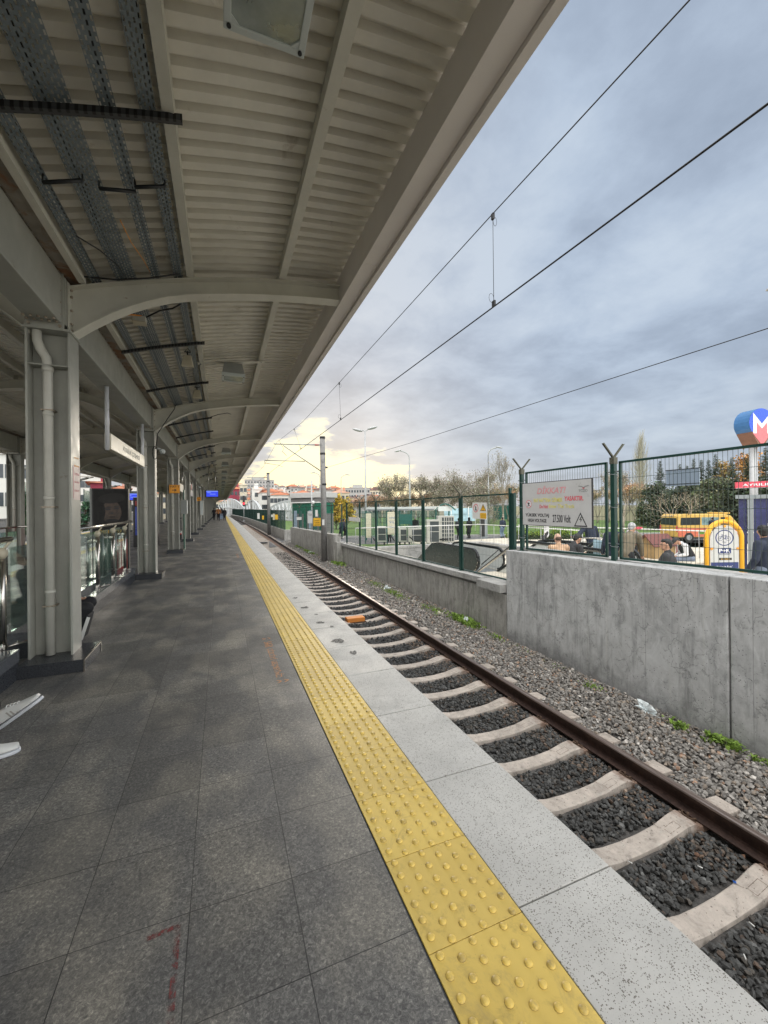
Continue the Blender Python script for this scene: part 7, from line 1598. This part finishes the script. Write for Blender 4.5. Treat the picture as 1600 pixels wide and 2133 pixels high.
# ------------------------------------------------------------------ street lamps
def lamp(px, ytop, d, kind, label, lean_=0.5):
    zg = -1.15; l = at_z(px, d, zg); ztop = at(px, ytop, d).z; H = ztop-zg; t = thing('street_lamp', label, 'street lamp', l, -math.atan2(l.x, l.y), 'street lamps beyond the fence')
    b = MB(); r0 = .13*min(1.3, d/45)
    if kind == 'double':
        b.tube([(0,0,0),(0,0,H*.4),(0,0,H)], 1, 12, radii=[r0, r0*.8, r0*.55])
        for s_ in (-1, 1):
            b.tube([(0,0,H-.05),(s_*.25,0,H+.06)], .05, 8)
            h = MB(); h.ell((s_*.72,0,H+.16+(0.1 if s_ > 0 else -.1)), (.52,.24,.13), 14, 8, Matrix.Rotation(-s_*.25, 3, 'Y')); h.build('lamp_head', 'lamp_pole', t)
    else:
        s_ = -1 if kind == 'left' else 1; n = 8; path = [(0,0,0),(0,0,H*.5),(0,0,H-1.1)]+[(s_*(1.2-1.2*math.cos(PI/2*k/n)), 0, H-1.1+1.0*math.sin(PI/2*k/n)) for k in range(1, n+1)]
        b.tube(path, 1, 10, radii=[r0, r0*.7]+[r0*.5]*(len(path)-2)); h = MB(); h.ell((s_*1.55,0,H-.05), (.50,.2,.11), 14, 8, Matrix.Rotation(s_*.25, 3, 'Y')); h.build('lamp_head', 'lamp_pole', t)
    b.build('pole', 'lamp_pole', t)
lamp(762, 897, 40, 'double', 'tall double headed street lamp above the fence'); lamp(854, 938, 56, 'left', 'street lamp with a curved arm pointing left'); lamp(1018, 932, 60, 'right', 'slim street lamp with its arm to the right, above the two small signs'); lamp(711, 988, 92, 'right', 'distant street lamp just right of the grey mast'); lamp(667, 984, 92, 'left', 'distant street lamp mostly hidden behind the grey mast')
lamp(1752, 552, 15.5, 'left', 'street lamp whose head just enters at the right edge of the photo')
# ------------------------------------------------------------------ trees
RMIN = [.004]
def branches(b, p, d, L, r, depth, spread, rs, tips, sides=5, up=.15, kids=(2, 3), shrink=.72):
    n = 3 if depth > 1 else 2; path = [p]; rr = [r]; q = p; dd = d
    for i in range(n):
        dd = (dd+Vector((rs.uniform(-1,1), rs.uniform(-1,1), rs.uniform(-.3,1)*1.0))*.13+Vector((0,0,up*.3))).normalized(); q = q+dd*L/n; path.append(q); rr.append(r*(1-.35*(i+1)/n))
    b.tube(path, 1, max(3, sides), True, radii=[max(q_, RMIN[0]) for q_ in rr], caps=False)
    if depth == 0: tips.append((q, dd)); return
    for k in range(rs.randint(*kids)):
        a = rs.uniform(0, 2*PI); t1 = dd.orthogonal().normalized(); t2 = dd.cross(t1); s_ = spread*rs.uniform(.6,1.25)
        nd = (dd*math.cos(s_)+(t1*math.cos(a)+t2*math.sin(a))*math.sin(s_)+Vector((0,0,up))).normalized(); st = path[-1] if k < 2 else path[-2]
        branches(b, st, nd, L*shrink*rs.uniform(.8,1.15), rr[-1]*.72, depth-1, spread, rs, tips, sides-1, up, kids, shrink)
def leaves(pts, n_per, rad_, size, col, seed, flat=0):
    r = np.random.default_rng(seed); P = np.array([p[:] for p in pts]); N = len(P)*n_per; c = np.repeat(P, n_per, axis=0)+r.normal(size=(N,3))*rad_; sz = size*r.uniform(.5,1.4,N)
    a = r.normal(size=(N,3)); a /= np.linalg.norm(a,axis=1)[:,None]; b_ = np.cross(a, r.normal(size=(N,3))); b_ /= np.linalg.norm(b_,axis=1)[:,None]
    V = np.stack([c-a*sz[:,None]-b_*sz[:,None]*.5, c+a*sz[:,None]*.2-b_*sz[:,None]*.7, c+a*sz[:,None], c-a*sz[:,None]*.1+b_*sz[:,None]*.7], 1).reshape(-1,3); F = np.arange(N*4).reshape(-1,4)
    cl = np.repeat(r.uniform(.5,1.5,len(P)), n_per)*r.uniform(.75,1.3,N); C = np.array(col)[None]*cl[:,None]; C *= r.uniform(.85,1.15,(N,3)); return V, F, np.clip(np.repeat(C,4,axis=0),0,.9)
def bare_tree(px, d, ytop, label, spread=.5, depth=5, bark='bark_grey', w=1.0, seed=1, zg=-1.1, leafcol=None, lsize=.1, up=.1, trunkf=.25, nleaf=6, kids=(2,3), group='leafless trees beyond the lawn', r0=None, shrink=.72, twig=3):
    l = at_z(px, d, zg); H = at(px, ytop, d).z-zg; RMIN[0] = d*.00021; t = thing('bare_tree' if not leafcol else 'autumn_tree', label, 'tree', l, 0, group); rs = random.Random(seed); b = MB(); tips = []
    L0 = H*trunkf; p0 = Vector((0,0,0)); p1 = Vector((0,0,L0)); r0 = r0 or H*.018; b.tube([p0, p1], 1, 7, radii=[r0*1.2, r0*.85]); b.build('trunk', bark, t)
    b = MB(); tot = sum(shrink**k for k in range(depth+1)); Lb = (H-L0)/tot*1.12
    for k in range(4): a = 2*PI*k/4+rs.uniform(-.4,.4); branches(b, p1, Vector((math.cos(a)*spread*w, math.sin(a)*spread*w, 1)).normalized(), Lb, r0*.6, depth, spread, rs, tips, 5, up, kids, shrink)
    me = b.build('branches', bark, t)
    if not leafcol and twig: V, F, C = leaves([p for p, _ in tips], twig, d*.0045, d*.0011, (.27,.245,.19), seed); npmesh('twigs', V, F, 4, 'foliage', C, parent=t)
    if leafcol:
        V, F, C = leaves([p for p, _ in tips], nleaf, lsize*2.2, lsize, leafcol, seed); o = npmesh('crown', V, F, 4, 'foliage', C, parent=t)
    return t
def leafy(px, d, ytop, wpx, label, col, seed, zg=-1.1, name='leafy_tree', size=.11, n=60, group='green trees and bushes', dens=34, trunk=True):
    l = at_z(px, d, zg); H = at(px, ytop, d).z-zg; W = wpx*d/FPX/2; t = thing(name, label, 'tree' if trunk else 'bush', l, 0, group); rs = random.Random(seed); pts = []
    b = MB(); b.tube([(0,0,0),(rs.uniform(-.1,.1),0,H*.45),(rs.uniform(-.2,.2),0,H*.8)], 1, 6, radii=[H*.02, H*.014, H*.005])
    for k in range(n):
        z = rs.uniform(.12 if not trunk else .25, 1); rr = W*math.sqrt(max(0.03, 1-((z-.5)/.55)**2))*rs.uniform(.25, 1.0); a = rs.uniform(0, 2*PI); q = Vector((rr*math.cos(a), rr*math.sin(a), z*H*rs.uniform(.9,1.0))); pts.append(q); b.tube([(0,0,max(.1,q.z-H*.2)), q], .012+.003*H, 3, caps=False)
    b.build('trunk', 'bark', t); V, F, C = leaves(pts, dens, W*.17, size, col, seed); npmesh('crown', V, F, 4, 'foliage', C, parent=t); return t
def conifer(px, d, ytop, wpx, label, seed, zg=-1.1, col=(.045,.075,.04)):
    l = at_z(px, d, zg); H = at(px, ytop, d).z-zg; W = wpx*d/FPX/2*1.5; t = thing('conifer', label, 'tree', l, 0, 'conifers behind the minibus'); r = np.random.default_rng(seed); b = MB(); b.tube([(0,0,0),(0,0,H)], 1, 6, radii=[H*.02, .01]); 
    V, F, C = [], [], []; k = 0; z = H*.08
    while z < H*.99:
        f = 1-z/H; nb = int(9+9*f)
        for i in range(nb):
            a = r.uniform(0, 2*PI); L = W*(f**.9)*r.uniform(.55,1.3)+.04; dr = -.22 if f > .3 else .25; ex_ = np.array([math.cos(a)*L, math.sin(a)*L, L*dr]); 
            if k < 4e5: b.tube([(0,0,z), (ex_[0], ex_[1], z+ex_[2])], .012, 3, caps=False)
            m = int(6+L*9)
            for j in range(m):
                u = r.uniform(.1,1.05); c = np.array([0,0,z])+ex_*u; sd = np.array([-math.sin(a), math.cos(a), 0]); s_ = r.uniform(.16,.34)*(1.1-u*.5)*(.4+.6*f)
                v = (sd*r.uniform(-1,1)+ex_/L*r.uniform(.1,.8)+np.array([0,0,r.uniform(-.5,.3)])); v /= np.linalg.norm(v); w_ = np.cross(v, r.normal(size=3)); w_ /= np.linalg.norm(w_)
                V += [c-w_*s_*.25, c+w_*s_*.25, c+v*s_*1.5]; F.append((k,k+1,k+2)); C += [np.array(col)*r.uniform(.5,1.6)]*3; k += 3
        z += H*.019
    b.build('trunk', 'bark', t); npmesh('crown', np.array(V), np.array(F), 3, 'foliage', np.array(C), parent=t)
bare_tree(960, 62, 984, 'large round bare tree with pale branches above the fence', .75, 6, 'bark_grey', 1.7, 3, kids=(3,3), up=.04, trunkf=.14, shrink=.80, twig=5)
for px, yt, sd, lb in ((805,1010,11,'leftmost thin bare tree behind the shelter'),(838,1003,12,'thin bare tree right of the leftmost one'),(884,1004,13,'bare tree left of the large round one'),(912,1008,14,'small bare tree touching the large round one'),(1008,990,15,'tall thin bare tree right of the large round one')): bare_tree(px, 66, yt, lb, .42, 6, 'bark_grey', .8, sd, up=.1)
bare_tree(1048, 45, 972, 'tall slender bare tree just left of the tall fence post', .3, 5, 'bark_grey', .6, 22, up=.12); bare_tree(1298, 34, 985, 'small bare tree with a pale trunk behind the tall fence', .5, 6, 'bark_pale', 1.0, 23, trunkf=.32)
bare_tree(1268, 60, 1000, 'faint bare tree behind the tall fence post', .5, 5, 'bark_grey', 1, 24)
bare_tree(1415, 30, 1016, 'pruned tree with thick pale spreading limbs behind the minibus', .75, 4, 'bark_pale', 1.8, 31, up=.12, trunkf=.30, r0=.13, kids=(2,3), group='single pruned tree')
for i, (px, yt, c) in enumerate([(742,1042,0),(768,1036,0),(792,1034,0),(820,1036,1),(846,1035,1),(872,1030,0),(902,1028,1),(932,1026,0),(986,1024,1),(1006,1030,0),(1030,1016,2),(1058,1018,1)]):
    bare_tree(px, 70, yt, ['rust brown leaved tree','thin leaved brownish tree','yellow and orange leaved tree'][c]+' in the row beyond the fence, %s from the left' % ORD[i], .6, 5, 'bark_grey', 1.2, 40+i, leafcol=[(.36,.24,.16),(.32,.26,.17),(.46,.32,.10)][c], lsize=.075, nleaf=8, trunkf=.14, group='autumn trees beyond the lawn')
for i, (px, yt, d, c) in enumerate([(1300,1012,58,0),(1322,1006,60,0),(1338,1018,55,1),(1245,1020,60,1),(1075,1020,60,0)]): bare_tree(px, d, yt, 'orange brown leaved tree seen through the tall fence, %s of that group' % ORD[i], .6, 5, 'bark_grey', 1.2, 60+i, leafcol=[(.40,.24,.13),(.34,.27,.16)][c], lsize=.075, nleaf=8, trunkf=.15, group='autumn trees behind the tall fence')
leafy(700, 50, 1029, 34, 'yellow leaved tree right of the grey mast', (.48,.33,.04), 71, size=.12, n=80, name='yellow_tree'); leafy(722, 52, 1040, 30, 'second yellow leaved tree partly behind the low fence', (.42,.31,.05), 72, size=.12, n=60, name='yellow_tree')
# poplar
def poplar(px, d, ytop, wpx, label):
    zg = -1; l = at_z(px, d, zg); H = at(px, ytop, d).z-zg; W = wpx*d/FPX/2; t = thing('poplar', label, 'tree', l); rs = random.Random(5); b = MB(); b.tube([(0,0,0),(0,0,H*.6)], 1, 6, radii=[.22,.08]); b.build('trunk', 'bark_pale', t)
    b = MB()
    for k in range(420):
        z = rs.uniform(.1,.8)*H; a = rs.uniform(0, 2*PI); f = math.sin(PI*min(1, (z/H+.12))**.8); R = W*f*rs.uniform(.2,1); L = H*rs.uniform(.10,.24); z2 = min(z+L, H*rs.uniform(.9,1.02)); sw = .9*(z2/H)**2*.8
        b.tube([(R*.3*math.cos(a), R*.3*math.sin(a), z), (R*.8*math.cos(a)+sw*.4, R*.8*math.sin(a), (z+z2)/2), (R*math.cos(a)+sw, R*math.sin(a), z2)], 1, 3, radii=[.035,.025,.012], caps=False)
    b.build('crown', 'leaf_poplar', t)
poplar(1334, 85, 890, 50, 'tall pale poplar leaning in the wind above the tall fence')
for i, (px, yt, w_, d) in enumerate([(1376,958,34,46),(1417,965,20,50),(1432,968,20,50),(1446,953,22,50),(1462,956,24,48),(1477,956,28,46),(1492,944,34,44),(1526,950,36,42),(1558,952,36,42),(1596,930,40,40)]): conifer(px, d, yt, w_, 'dark green conifer, %s from the left in the row behind the minibus' % ORD[i], 80+i)
for i, (px, yt, w_, d, c) in enumerate([(1372,1010,60,42,0),(1405,1020,50,44,0),(1440,1010,60,42,0),(1478,1000,64,38,1),(1508,1000,60,37,1),(1535,1002,60,36,0),(1575,1000,60,36,0),(1340,1050,24,50,1)]): leafy(px, d, yt, w_, ['dense dark green bush','greyish olive green bush'][c]+' in the shrubbery behind the minibus, %s from the left' % ORD[i], [(.045,.062,.034),(.115,.135,.075)][c], 100+i, size=.13, n=110, dens=40, trunk=False, name='bush')
leafy(1560, 46, 940, 60, 'orange leaved tree above the shrubbery near the metro sign', (.38,.20,.06), 131, size=.12, n=80, name='autumn_tree'); leafy(1508, 52, 962, 40, 'orange and green tree between the conifers', (.30,.20,.07), 132, size=.12, n=60, name='autumn_tree')
# hedge
def hedge(px0, px1, d, z0, z1, label, col=(.16,.24,.03)):
    A, B = at_z(px0, d, z0), at_z(px1, d, z0); t = thing('hedge', label, 'hedge'); rs = random.Random(9); pts = [A.lerp(B, rs.random())+Vector((rs.uniform(-.3,.3), rs.uniform(-.3,.3), (z1-z0)*rs.random())) for k in range(260)]
    V, F, C = leaves(pts, 30, .14, .06, col, 9); npmesh('hedge_leaves', V, F, 4, 'foliage', C, parent=t)
hedge(1062, 1250, 33, -1.15, -.62, 'low yellow green clipped hedge behind the seated men'); hedge(1075, 1190, 31.5, -1.15, -.95, 'dark low planting in front of the clipped hedge', (.04,.06,.02)); hedge(1330, 1400, 52, -1.1, -.3, 'green scrubby strip at the foot of the beige embankment', (.09,.14,.03))
em = thing('embankment_wall', 'long beige retaining wall with a guard rail behind the lawn', 'wall'); A, B = at_z(1062, 95, -1.2), at_z(1350, 62, -1.2); obox('wall_body', 'embankment', em, A, B, -1.2, 1.15, .5); b = MB(); b.tube([A+Vector((0,0,3.0)), B+Vector((0,0,3.0))], .07, 5); b.tube([A+Vector((0,0,2.6)), B+Vector((0,0,2.6))], .05, 5); b.build('guard_rail', 'bridge_white', em)
t = thing('fence_screen', 'dark green screen fence behind the lawn left of the tall post', 'fence'); A, B = at_z(1028, 75, -1.1), at_z(1068, 75, -1.1); obox('screen', 'bus_green', t, A, B, -1, 1.6, .1)
wl = thing('park_wall', 'low pale park wall along the upper edge of the lawn', 'wall'); A, B = at_z(1005, 80, -1.1), at_z(1240, 95, -1.1); obox('wall_body', 'coping_concrete', wl, A, B, -1.1, -.45, .3)
# ------------------------------------------------------------------ truss bridge
br = thing('truss_bridge', 'white steel truss bridge with arched top chords at the end of the station', 'bridge')
def truss(A, B, zb, rise, n, k):
    A, B = Vector(A), Vector(B); b = MB(); top = []; bot = []
    for i in range(n+1):
        f = i/n; p = A.lerp(B, f); bot.append(Vector((p.x,p.y,zb))); top.append(Vector((p.x,p.y,zb+rise*(1-(2*f-1)**2)+.15)))
    w = .12; pr = [(-w,-w),(w,-w),(w,w),(-w,w)]; b.sweep(top, pr); b.sweep(bot, pr)
    b.build('chord', 'bridge_white', br); b = MB(); w = .15; pr = [(-w,-w),(w,-w),(w,w),(-w,w)]
    for i in range(1, n): b.sweep([bot[i], top[i]], pr)
    for i in range(n):
        if i < n/2: b.sweep([bot[i+1], top[i]], pr)
        else: b.sweep([bot[i], top[i+1]], pr)
        q0, q1 = bot[i].lerp(top[i], .5), bot[i+1].lerp(top[i+1], .5); b.sweep([q0, q1], pr)
    b.build('lattice', 'bridge_white', br)
za = -1.0
truss(at_z(444,150,0), at_z(519,122,0), za, 5.6, 16, 0); truss(at_z(447,158,0), at_z(522,130,0), za, 5.6, 16, 1); truss(at_z(505,120,0), at_z(548,104,0), za, 4.6, 9, 0); truss(at_z(508,128,0), at_z(551,110,0), za, 4.6, 9, 1); truss(at_z(541,100,0), at_z(690,70,0), za, 3.9, 18, 0); truss(at_z(544,106,0), at_z(700,76,0), za, 3.9, 18, 1)
A, B = at_z(440,152,0), at_z(610,82,0); obox('deck', 'wall_grey', br, A, B, -1.6, -.9, 1.2)
# ------------------------------------------------------------------ hill and houses
def hz(x, y):
    d = math.hypot(x, y); h = max(0, (d-205))*.068+2*mnoise.noise(Vector((x*.006, y*.006, 3)))*min(1, max(0, (d-205)/120)); return -1.4+min(h, 14)
b = MB(); N = 40; vs = []
for i in range(N+1):
    for j in range(N+1):
        a = rad(-32+66*j/N); r = 120+560*(i/N)**1.3; x, y = r*math.sin(a), r*math.cos(a); fall = max(0, min(1, (rad(27)-a)/rad(12))); vs.append((x, y, -1.45+(hz(x, y)+1.45)*fall))
b.add(vs, [(i*(N+1)+j, i*(N+1)+j+1, (i+1)*(N+1)+j+1, (i+1)*(N+1)+j) for i in range(N) for j in range(N)], True); struct(b.build('hill', 'hill_ground'))
def house(loc, rz, w, dp, floors, wall, roof, label, name='house', flat=False, group='houses on the hillside', cols=None):
    t = thing(name, label, 'house' if name == 'house' else 'building', loc, rz, group); H = floors*2.9+.4; b = MB(); b.box(-w/2,w/2,-dp/2,dp/2,-6,H); b.build('wall', wall, t)
    if flat: b = MB(); b.box(-w/2-.2,w/2+.2,-dp/2-.2,dp/2+.2,H+.003,H+.4); b.box(-w/5,w/5,-dp/4,dp/4,H+.4,H+2.2); b.build('roof', roof, t)
    else:
        b = MB(); e = .5; h = min(w, dp)*.22; b.add([(-w/2-e,-dp/2-e,H),(w/2+e,-dp/2-e,H),(w/2+e,dp/2+e,H),(-w/2-e,dp/2+e,H),(-w/2+dp*.35,0,H+h),(w/2-dp*.35,0,H+h)], [(0,1,5,4),(1,2,5),(2,3,4,5),(3,0,4),(3,2,1,0)]); rf = b.build('roof', roof, t); b = MB(); b.box(w*.15,w*.15+.6,-.4,.4,H+h*.3,H+h+.9); b.build('chimney', wall, rf)
    n = cols or max(2, int(w/2.6))
    for f in range(floors):
        for i in range(n):
            x = -w/2+(i+.5)*w/n; b = MB(); b.box(x-.5,x+.5,-dp/2-.05,-dp/2+.02,.9+f*2.9,2.3+f*2.9); b.build('window', 'window_dark', t)
    return t
def hs(px, ybase_top, d, wpx, floors, wall, roof, label, flat=False, name='house', dp=9, turn=.0, group='houses on the hillside', cols=None):
    top = at(px, ybase_top, d); H = floors*2.9+.4+(0 if flat else min(wpx*d/FPX, dp)*.22); l = Vector((top.x, top.y, top.z-H)); return house(l, -math.atan2(top.x, top.y)+turn, wpx*d/FPX, dp, floors, wall, roof, label, name, flat, group, cols)
hs(488,1013,165,30,8,'wall_crimson','roof_tile','crimson apartment block behind the platform roof edge', turn=.3, name='apartment_building', group='apartment blocks beyond the bridge', cols=4); hs(507,1012,150,14,8,'wall_cream','wall_cream','tall narrow cream block beside the crimson one', True, name='apartment_building', group='apartment blocks beyond the bridge', cols=2)
hs(534,1021,140,20,6,'wall_white','wall_white','windowless white block left of the second mast', True, name='apartment_building', group='apartment blocks beyond the bridge', cols=1); hs(554,1021,135,26,6,'wall_white','roof_tile','white apartment house with many small windows behind the second mast', name='apartment_building', group='apartment blocks beyond the bridge', cols=6, turn=.2)
hs(585,1024,130,36,5,'wall_white','roof_tile','white house with a bright orange roof right of the second mast', turn=-.1, cols=5, group='apartment blocks beyond the bridge'); hs(630,1021,150,34,4,'wall_cream','roof_tile','low house with an orange roof above the green building', cols=4); hs(460,1036,150,40,3,'wall_cream','roof_tile_pale','pale domed roof house behind the truss bridge', cols=5)
hs(672,1022,160,34,5,'wall_grey','roof_dark','grey flat block just left of the grey mast', True, name='apartment_building', cols=5); hs(705,1020,150,34,4,'wall_cream','roof_tile_pale','cream house with a pale red roof above the yellow tree', cols=4, turn=.2); hs(538,1001,330,60,6,'wall_grey','wall_grey','big grey block on top of the hill', True, name='apartment_building', cols=10, turn=.2); hs(745,1018,240,50,5,'wall_grey','wall_grey','long grey block with roof masts on the ridge behind the double lamp', True, name='apartment_building', cols=9); hs(785,1022,260,40,5,'wall_cream','roof_dark','brownish block on the ridge left of the bare trees', True, name='apartment_building', cols=7)
rs = random.Random(77); k = 0; WL = ['wall_cream','wall_white','wall_pink','wall_grey']; RF = ['roof_tile','roof_tile_pale','roof_tile','roof_dark']
CN = {'wall_cream':'cream','wall_white':'white','wall_pink':'pink','wall_grey':'grey'}; RN = {'roof_tile':'orange','roof_tile_pale':'pale red','roof_dark':'dark brown'}
rows = [(190, 1030, 1038), (225, 1025, 1032), (262, 1019, 1026), (305, 1012, 1019), (355, 1006, 1012)]
for ri, (d, y0, y1) in enumerate(rows):
    px = 484+rs.uniform(0, 12)
    while px < 830-ri*8:
        wpx = rs.uniform(13, 23); wl, rf = rs.choice(WL), rs.choice(RF); fl = rs.choice([2,3,3,4]); slope = max(0, px-620)*.05*(1 if ri > 1 else .5)
        hs(px+wpx/2, rs.uniform(y0, y1)+slope, d+rs.uniform(-15, 15), wpx, fl, wl, rf, '%d storey %s house, %s roof, %s hillside row, %s' % (fl, CN[wl], RN[rf], ['lowest','second','third','fourth','top'][ri], 'far left' if px < 540 else ('left of mast' if px < 672 else 'right of mast')), dp=rs.uniform(8, 11), turn=rs.uniform(-.5,.5)); px += wpx*rs.uniform(.85, 1.15); k += 1
# buildings beyond the opposite track at the left
hs(-40,955,45,150,5,'wall_white','wall_white','big white building at the left edge beyond the far track', True, name='apartment_building', dp=12, cols=7, group='buildings beyond the far track'); hs(58,985,60,44,4,'wall_grey','wall_grey','grey building with ornament seen left of the nearest column', True, name='apartment_building', cols=4, group='buildings beyond the far track')
hs(190,995,90,40,5,'wall_white','wall_white','pale building seen between the nearest column and the portrait poster', True, name='apartment_building', cols=4, group='buildings beyond the far track'); hs(205,1003,75,26,5,'wall_crimson','roof_tile','red roofed building above the portrait poster', cols=3, group='buildings beyond the far track'); hs(248,1012,80,36,4,'wall_pink','roof_tile','pink building right of the portrait poster', cols=4, group='buildings beyond the far track'); hs(282,1015,90,36,4,'wall_white','wall_white','white building left of the second column', True, cols=4, group='buildings beyond the far track'); hs(325,1020,110,40,4,'wall_cream','roof_tile','cream building between the second and third columns', cols=4, group='buildings beyond the far track')
leafy(48, 32, 1020, 22, 'green tree in front of the glass screens at the left edge', (.03,.09,.03), 141, size=.1, n=50, zg=-1.3); leafy(178, 40, 1040, 22, 'green bush seen just right of the nearest column', (.03,.08,.04), 142, size=.1, n=50, zg=-1.3, trunk=False, name='bush')
# horn lamps at the far eaves
for i, (px, py, d) in enumerate([(58,975,22),(178,998,26),(238,1014,34)]):
    p = at(px, py, d); t = thing('floodlight', 'dark floodlight arm under the far eaves, %s from the left' % ORD[i], 'floodlight', p, -.5); b = MB(); b.hexa([(-.6,-.05,-.12),(.1,-.05,.02),(.1,.15,.02),(-.6,.15,-.12)], [(-.6,-.05,-.06),(.1,-.05,.12),(.1,.15,.12),(-.6,.15,-.06)]); b.build('lamp_head', 'lamp_body', t); b = MB(); b.tube([(.1,.05,.06),(.5,.05,.1)], .03, 6); b.build('arm', 'dark_steel', t)

# ------------------------------------------------------------------ sky and sun
W = bpy.data.worlds.new('World'); S.world = W; W.use_nodes = True; nt = W.node_tree; N_ = nt.nodes; bg = N_['Background']; bg.inputs['Strength'].default_value = 0.1
AZ = rad(17.5); EL = rad(11)
sk = N_.new('ShaderNodeTexSky'); sk.sky_type = 'NISHITA'; sk.sun_disc = False; sk.sun_elevation = EL; sk.sun_rotation = AZ; sk.air_density = 1.0; sk.dust_density = 1.5
tc = N_.new('ShaderNodeTexCoord'); sp = N_.new('ShaderNodeSeparateXYZ'); nt.links.new(tc.outputs['Generated'], sp.inputs[0]); X, Y, Z = sp.outputs
zc_ = mth(nt, 'MAXIMUM', Z, 0.0); den = mth(nt, 'ADD', zc_, 0.20); cb = N_.new('ShaderNodeCombineXYZ'); nt.links.new(mth(nt, 'DIVIDE', X, den), cb.inputs[0]); nt.links.new(mth(nt, 'DIVIDE', Y, den), cb.inputs[1]); cb.inputs[2].default_value = 0.3
n1 = noise(nt, cb.outputs[0], 0.9, 9, 0.55, 0.15); n2 = noise(nt, cb.outputs[0], 3.0, 9, 0.58, 0.15)
cl = mth(nt, 'ADD', mth(nt, 'MULTIPLY', n1, 0.50), mth(nt, 'MULTIPLY', n2, 0.50))
cloud = ramp(nt, cl, [(0.35, SKY_D), (0.44, SKY_M), (0.51, SKY_L), (0.60, SKY_H)])
az = mth(nt, 'ARCTAN2', X, Y); el = mth(nt, 'ARCSINE', Z)
# colour drifts from grey towards the canopy to bluish on the right, lighter low down
blu = ramp(nt, mth(nt, 'DIVIDE', mth(nt, 'ADD', az, 0.1), 1.2), [(0.15, 0.0), (0.75, 1.0)])
cloud = mixc(nt, mixc(nt, 1.0, blu, (.6,.6,.6), 'MULTIPLY'), cloud, mixc(nt, 1.0, cloud, (0.82, 0.98, 1.14), 'MULTIPLY'))
low = ramp(nt, el, [(0.0, 1.0), (0.30, 0.0)])
cloud = mixc(nt, mixc(nt, 1.0, low, (.45,.45,.45), 'MULTIPLY'), cloud, (0.52, 0.56, 0.60))
# bright gap under the cloud deck where the sun stands
da = mth(nt, 'SUBTRACT', az, rad(13)); ga = mth(nt, 'POWER', 2.718, mth(nt, 'MULTIPLY', mth(nt, 'POWER', mth(nt, 'DIVIDE', da, 0.24), 2.0), -1.0))
edge_ = mth(nt, 'ADD', mth(nt, 'MULTIPLY', mth(nt, 'SUBTRACT', n2, 0.5), 0.30), mth(nt, 'SUBTRACT', mth(nt, 'MULTIPLY', ga, 0.165), el)); gap = ramp(nt, mth(nt, 'ADD', mth(nt, 'MULTIPLY', edge_, 9.0), 0.45), [(0.30, 0.0), (0.75, 1.0)])
gapc = mixc(nt, ramp(nt, el, [(0.0, 0.0), (0.14, 1.0)]), (1.0, 0.91, 0.60), (1.25, 1.16, 0.72))
gap2 = mixc(nt, 1.0, gap, ramp(nt, ga, [(0.12, 0.0), (0.5, 1.0)]), 'MULTIPLY')
cloud = mixc(nt, gap2, cloud, gapc)
halo = mth(nt, 'MULTIPLY', ga, mth(nt, 'POWER', 2.718, mth(nt, 'MULTIPLY', mth(nt, 'MAXIMUM', el, 0.0), -9.0)))
cloud = mixc(nt, mth(nt, 'MULTIPLY', halo, 0.15), cloud, (0.95, 0.90, 0.72))
# extra brightness added to the unseen sky overhead and behind, to light the platform
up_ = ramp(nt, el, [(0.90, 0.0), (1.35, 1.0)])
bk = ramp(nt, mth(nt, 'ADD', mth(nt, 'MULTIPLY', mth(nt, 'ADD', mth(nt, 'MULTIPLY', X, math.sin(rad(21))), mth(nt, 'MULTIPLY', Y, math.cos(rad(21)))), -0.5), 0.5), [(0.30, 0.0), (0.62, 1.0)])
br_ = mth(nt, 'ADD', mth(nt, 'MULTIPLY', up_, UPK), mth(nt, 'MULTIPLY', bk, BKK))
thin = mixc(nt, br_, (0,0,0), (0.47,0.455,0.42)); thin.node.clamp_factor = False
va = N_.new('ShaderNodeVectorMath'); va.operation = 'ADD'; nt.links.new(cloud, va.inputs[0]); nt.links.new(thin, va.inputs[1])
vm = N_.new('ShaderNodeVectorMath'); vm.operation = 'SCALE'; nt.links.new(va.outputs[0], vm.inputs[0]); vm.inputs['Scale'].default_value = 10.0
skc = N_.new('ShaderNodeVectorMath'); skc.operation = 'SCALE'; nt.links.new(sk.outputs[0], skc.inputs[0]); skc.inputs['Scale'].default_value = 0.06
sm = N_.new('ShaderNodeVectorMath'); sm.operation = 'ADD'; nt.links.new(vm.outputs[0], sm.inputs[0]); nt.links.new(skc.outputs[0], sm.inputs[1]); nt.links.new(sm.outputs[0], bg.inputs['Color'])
sun = bpy.data.lights.new('sun', 'SUN'); sun.energy = SUN_E; sun.angle = rad(14); sun.color = (1.0, 0.90, 0.76); so = bpy.data.objects.new('sun', sun); COL.objects.link(so)
so.rotation_euler = (Vector((math.sin(AZ)*math.cos(EL), math.cos(AZ)*math.cos(EL), math.sin(EL)))).to_track_quat('Z', 'Y').to_euler()
S.view_settings.view_transform = 'Standard'; S.view_settings.look = 'None'; S.view_settings.exposure = 0.0; S.view_settings.gamma = 1.0
S.render.engine = 'CYCLES'; S.cycles.max_bounces = 10; S.cycles.diffuse_bounces = 5; S.cycles.glossy_bounces = 4; S.cycles.transparent_max_bounces = 24; S.cycles.use_denoising = True
S.render.resolution_x = 768; S.render.resolution_y = 1024
bpy.context.view_layer.update()
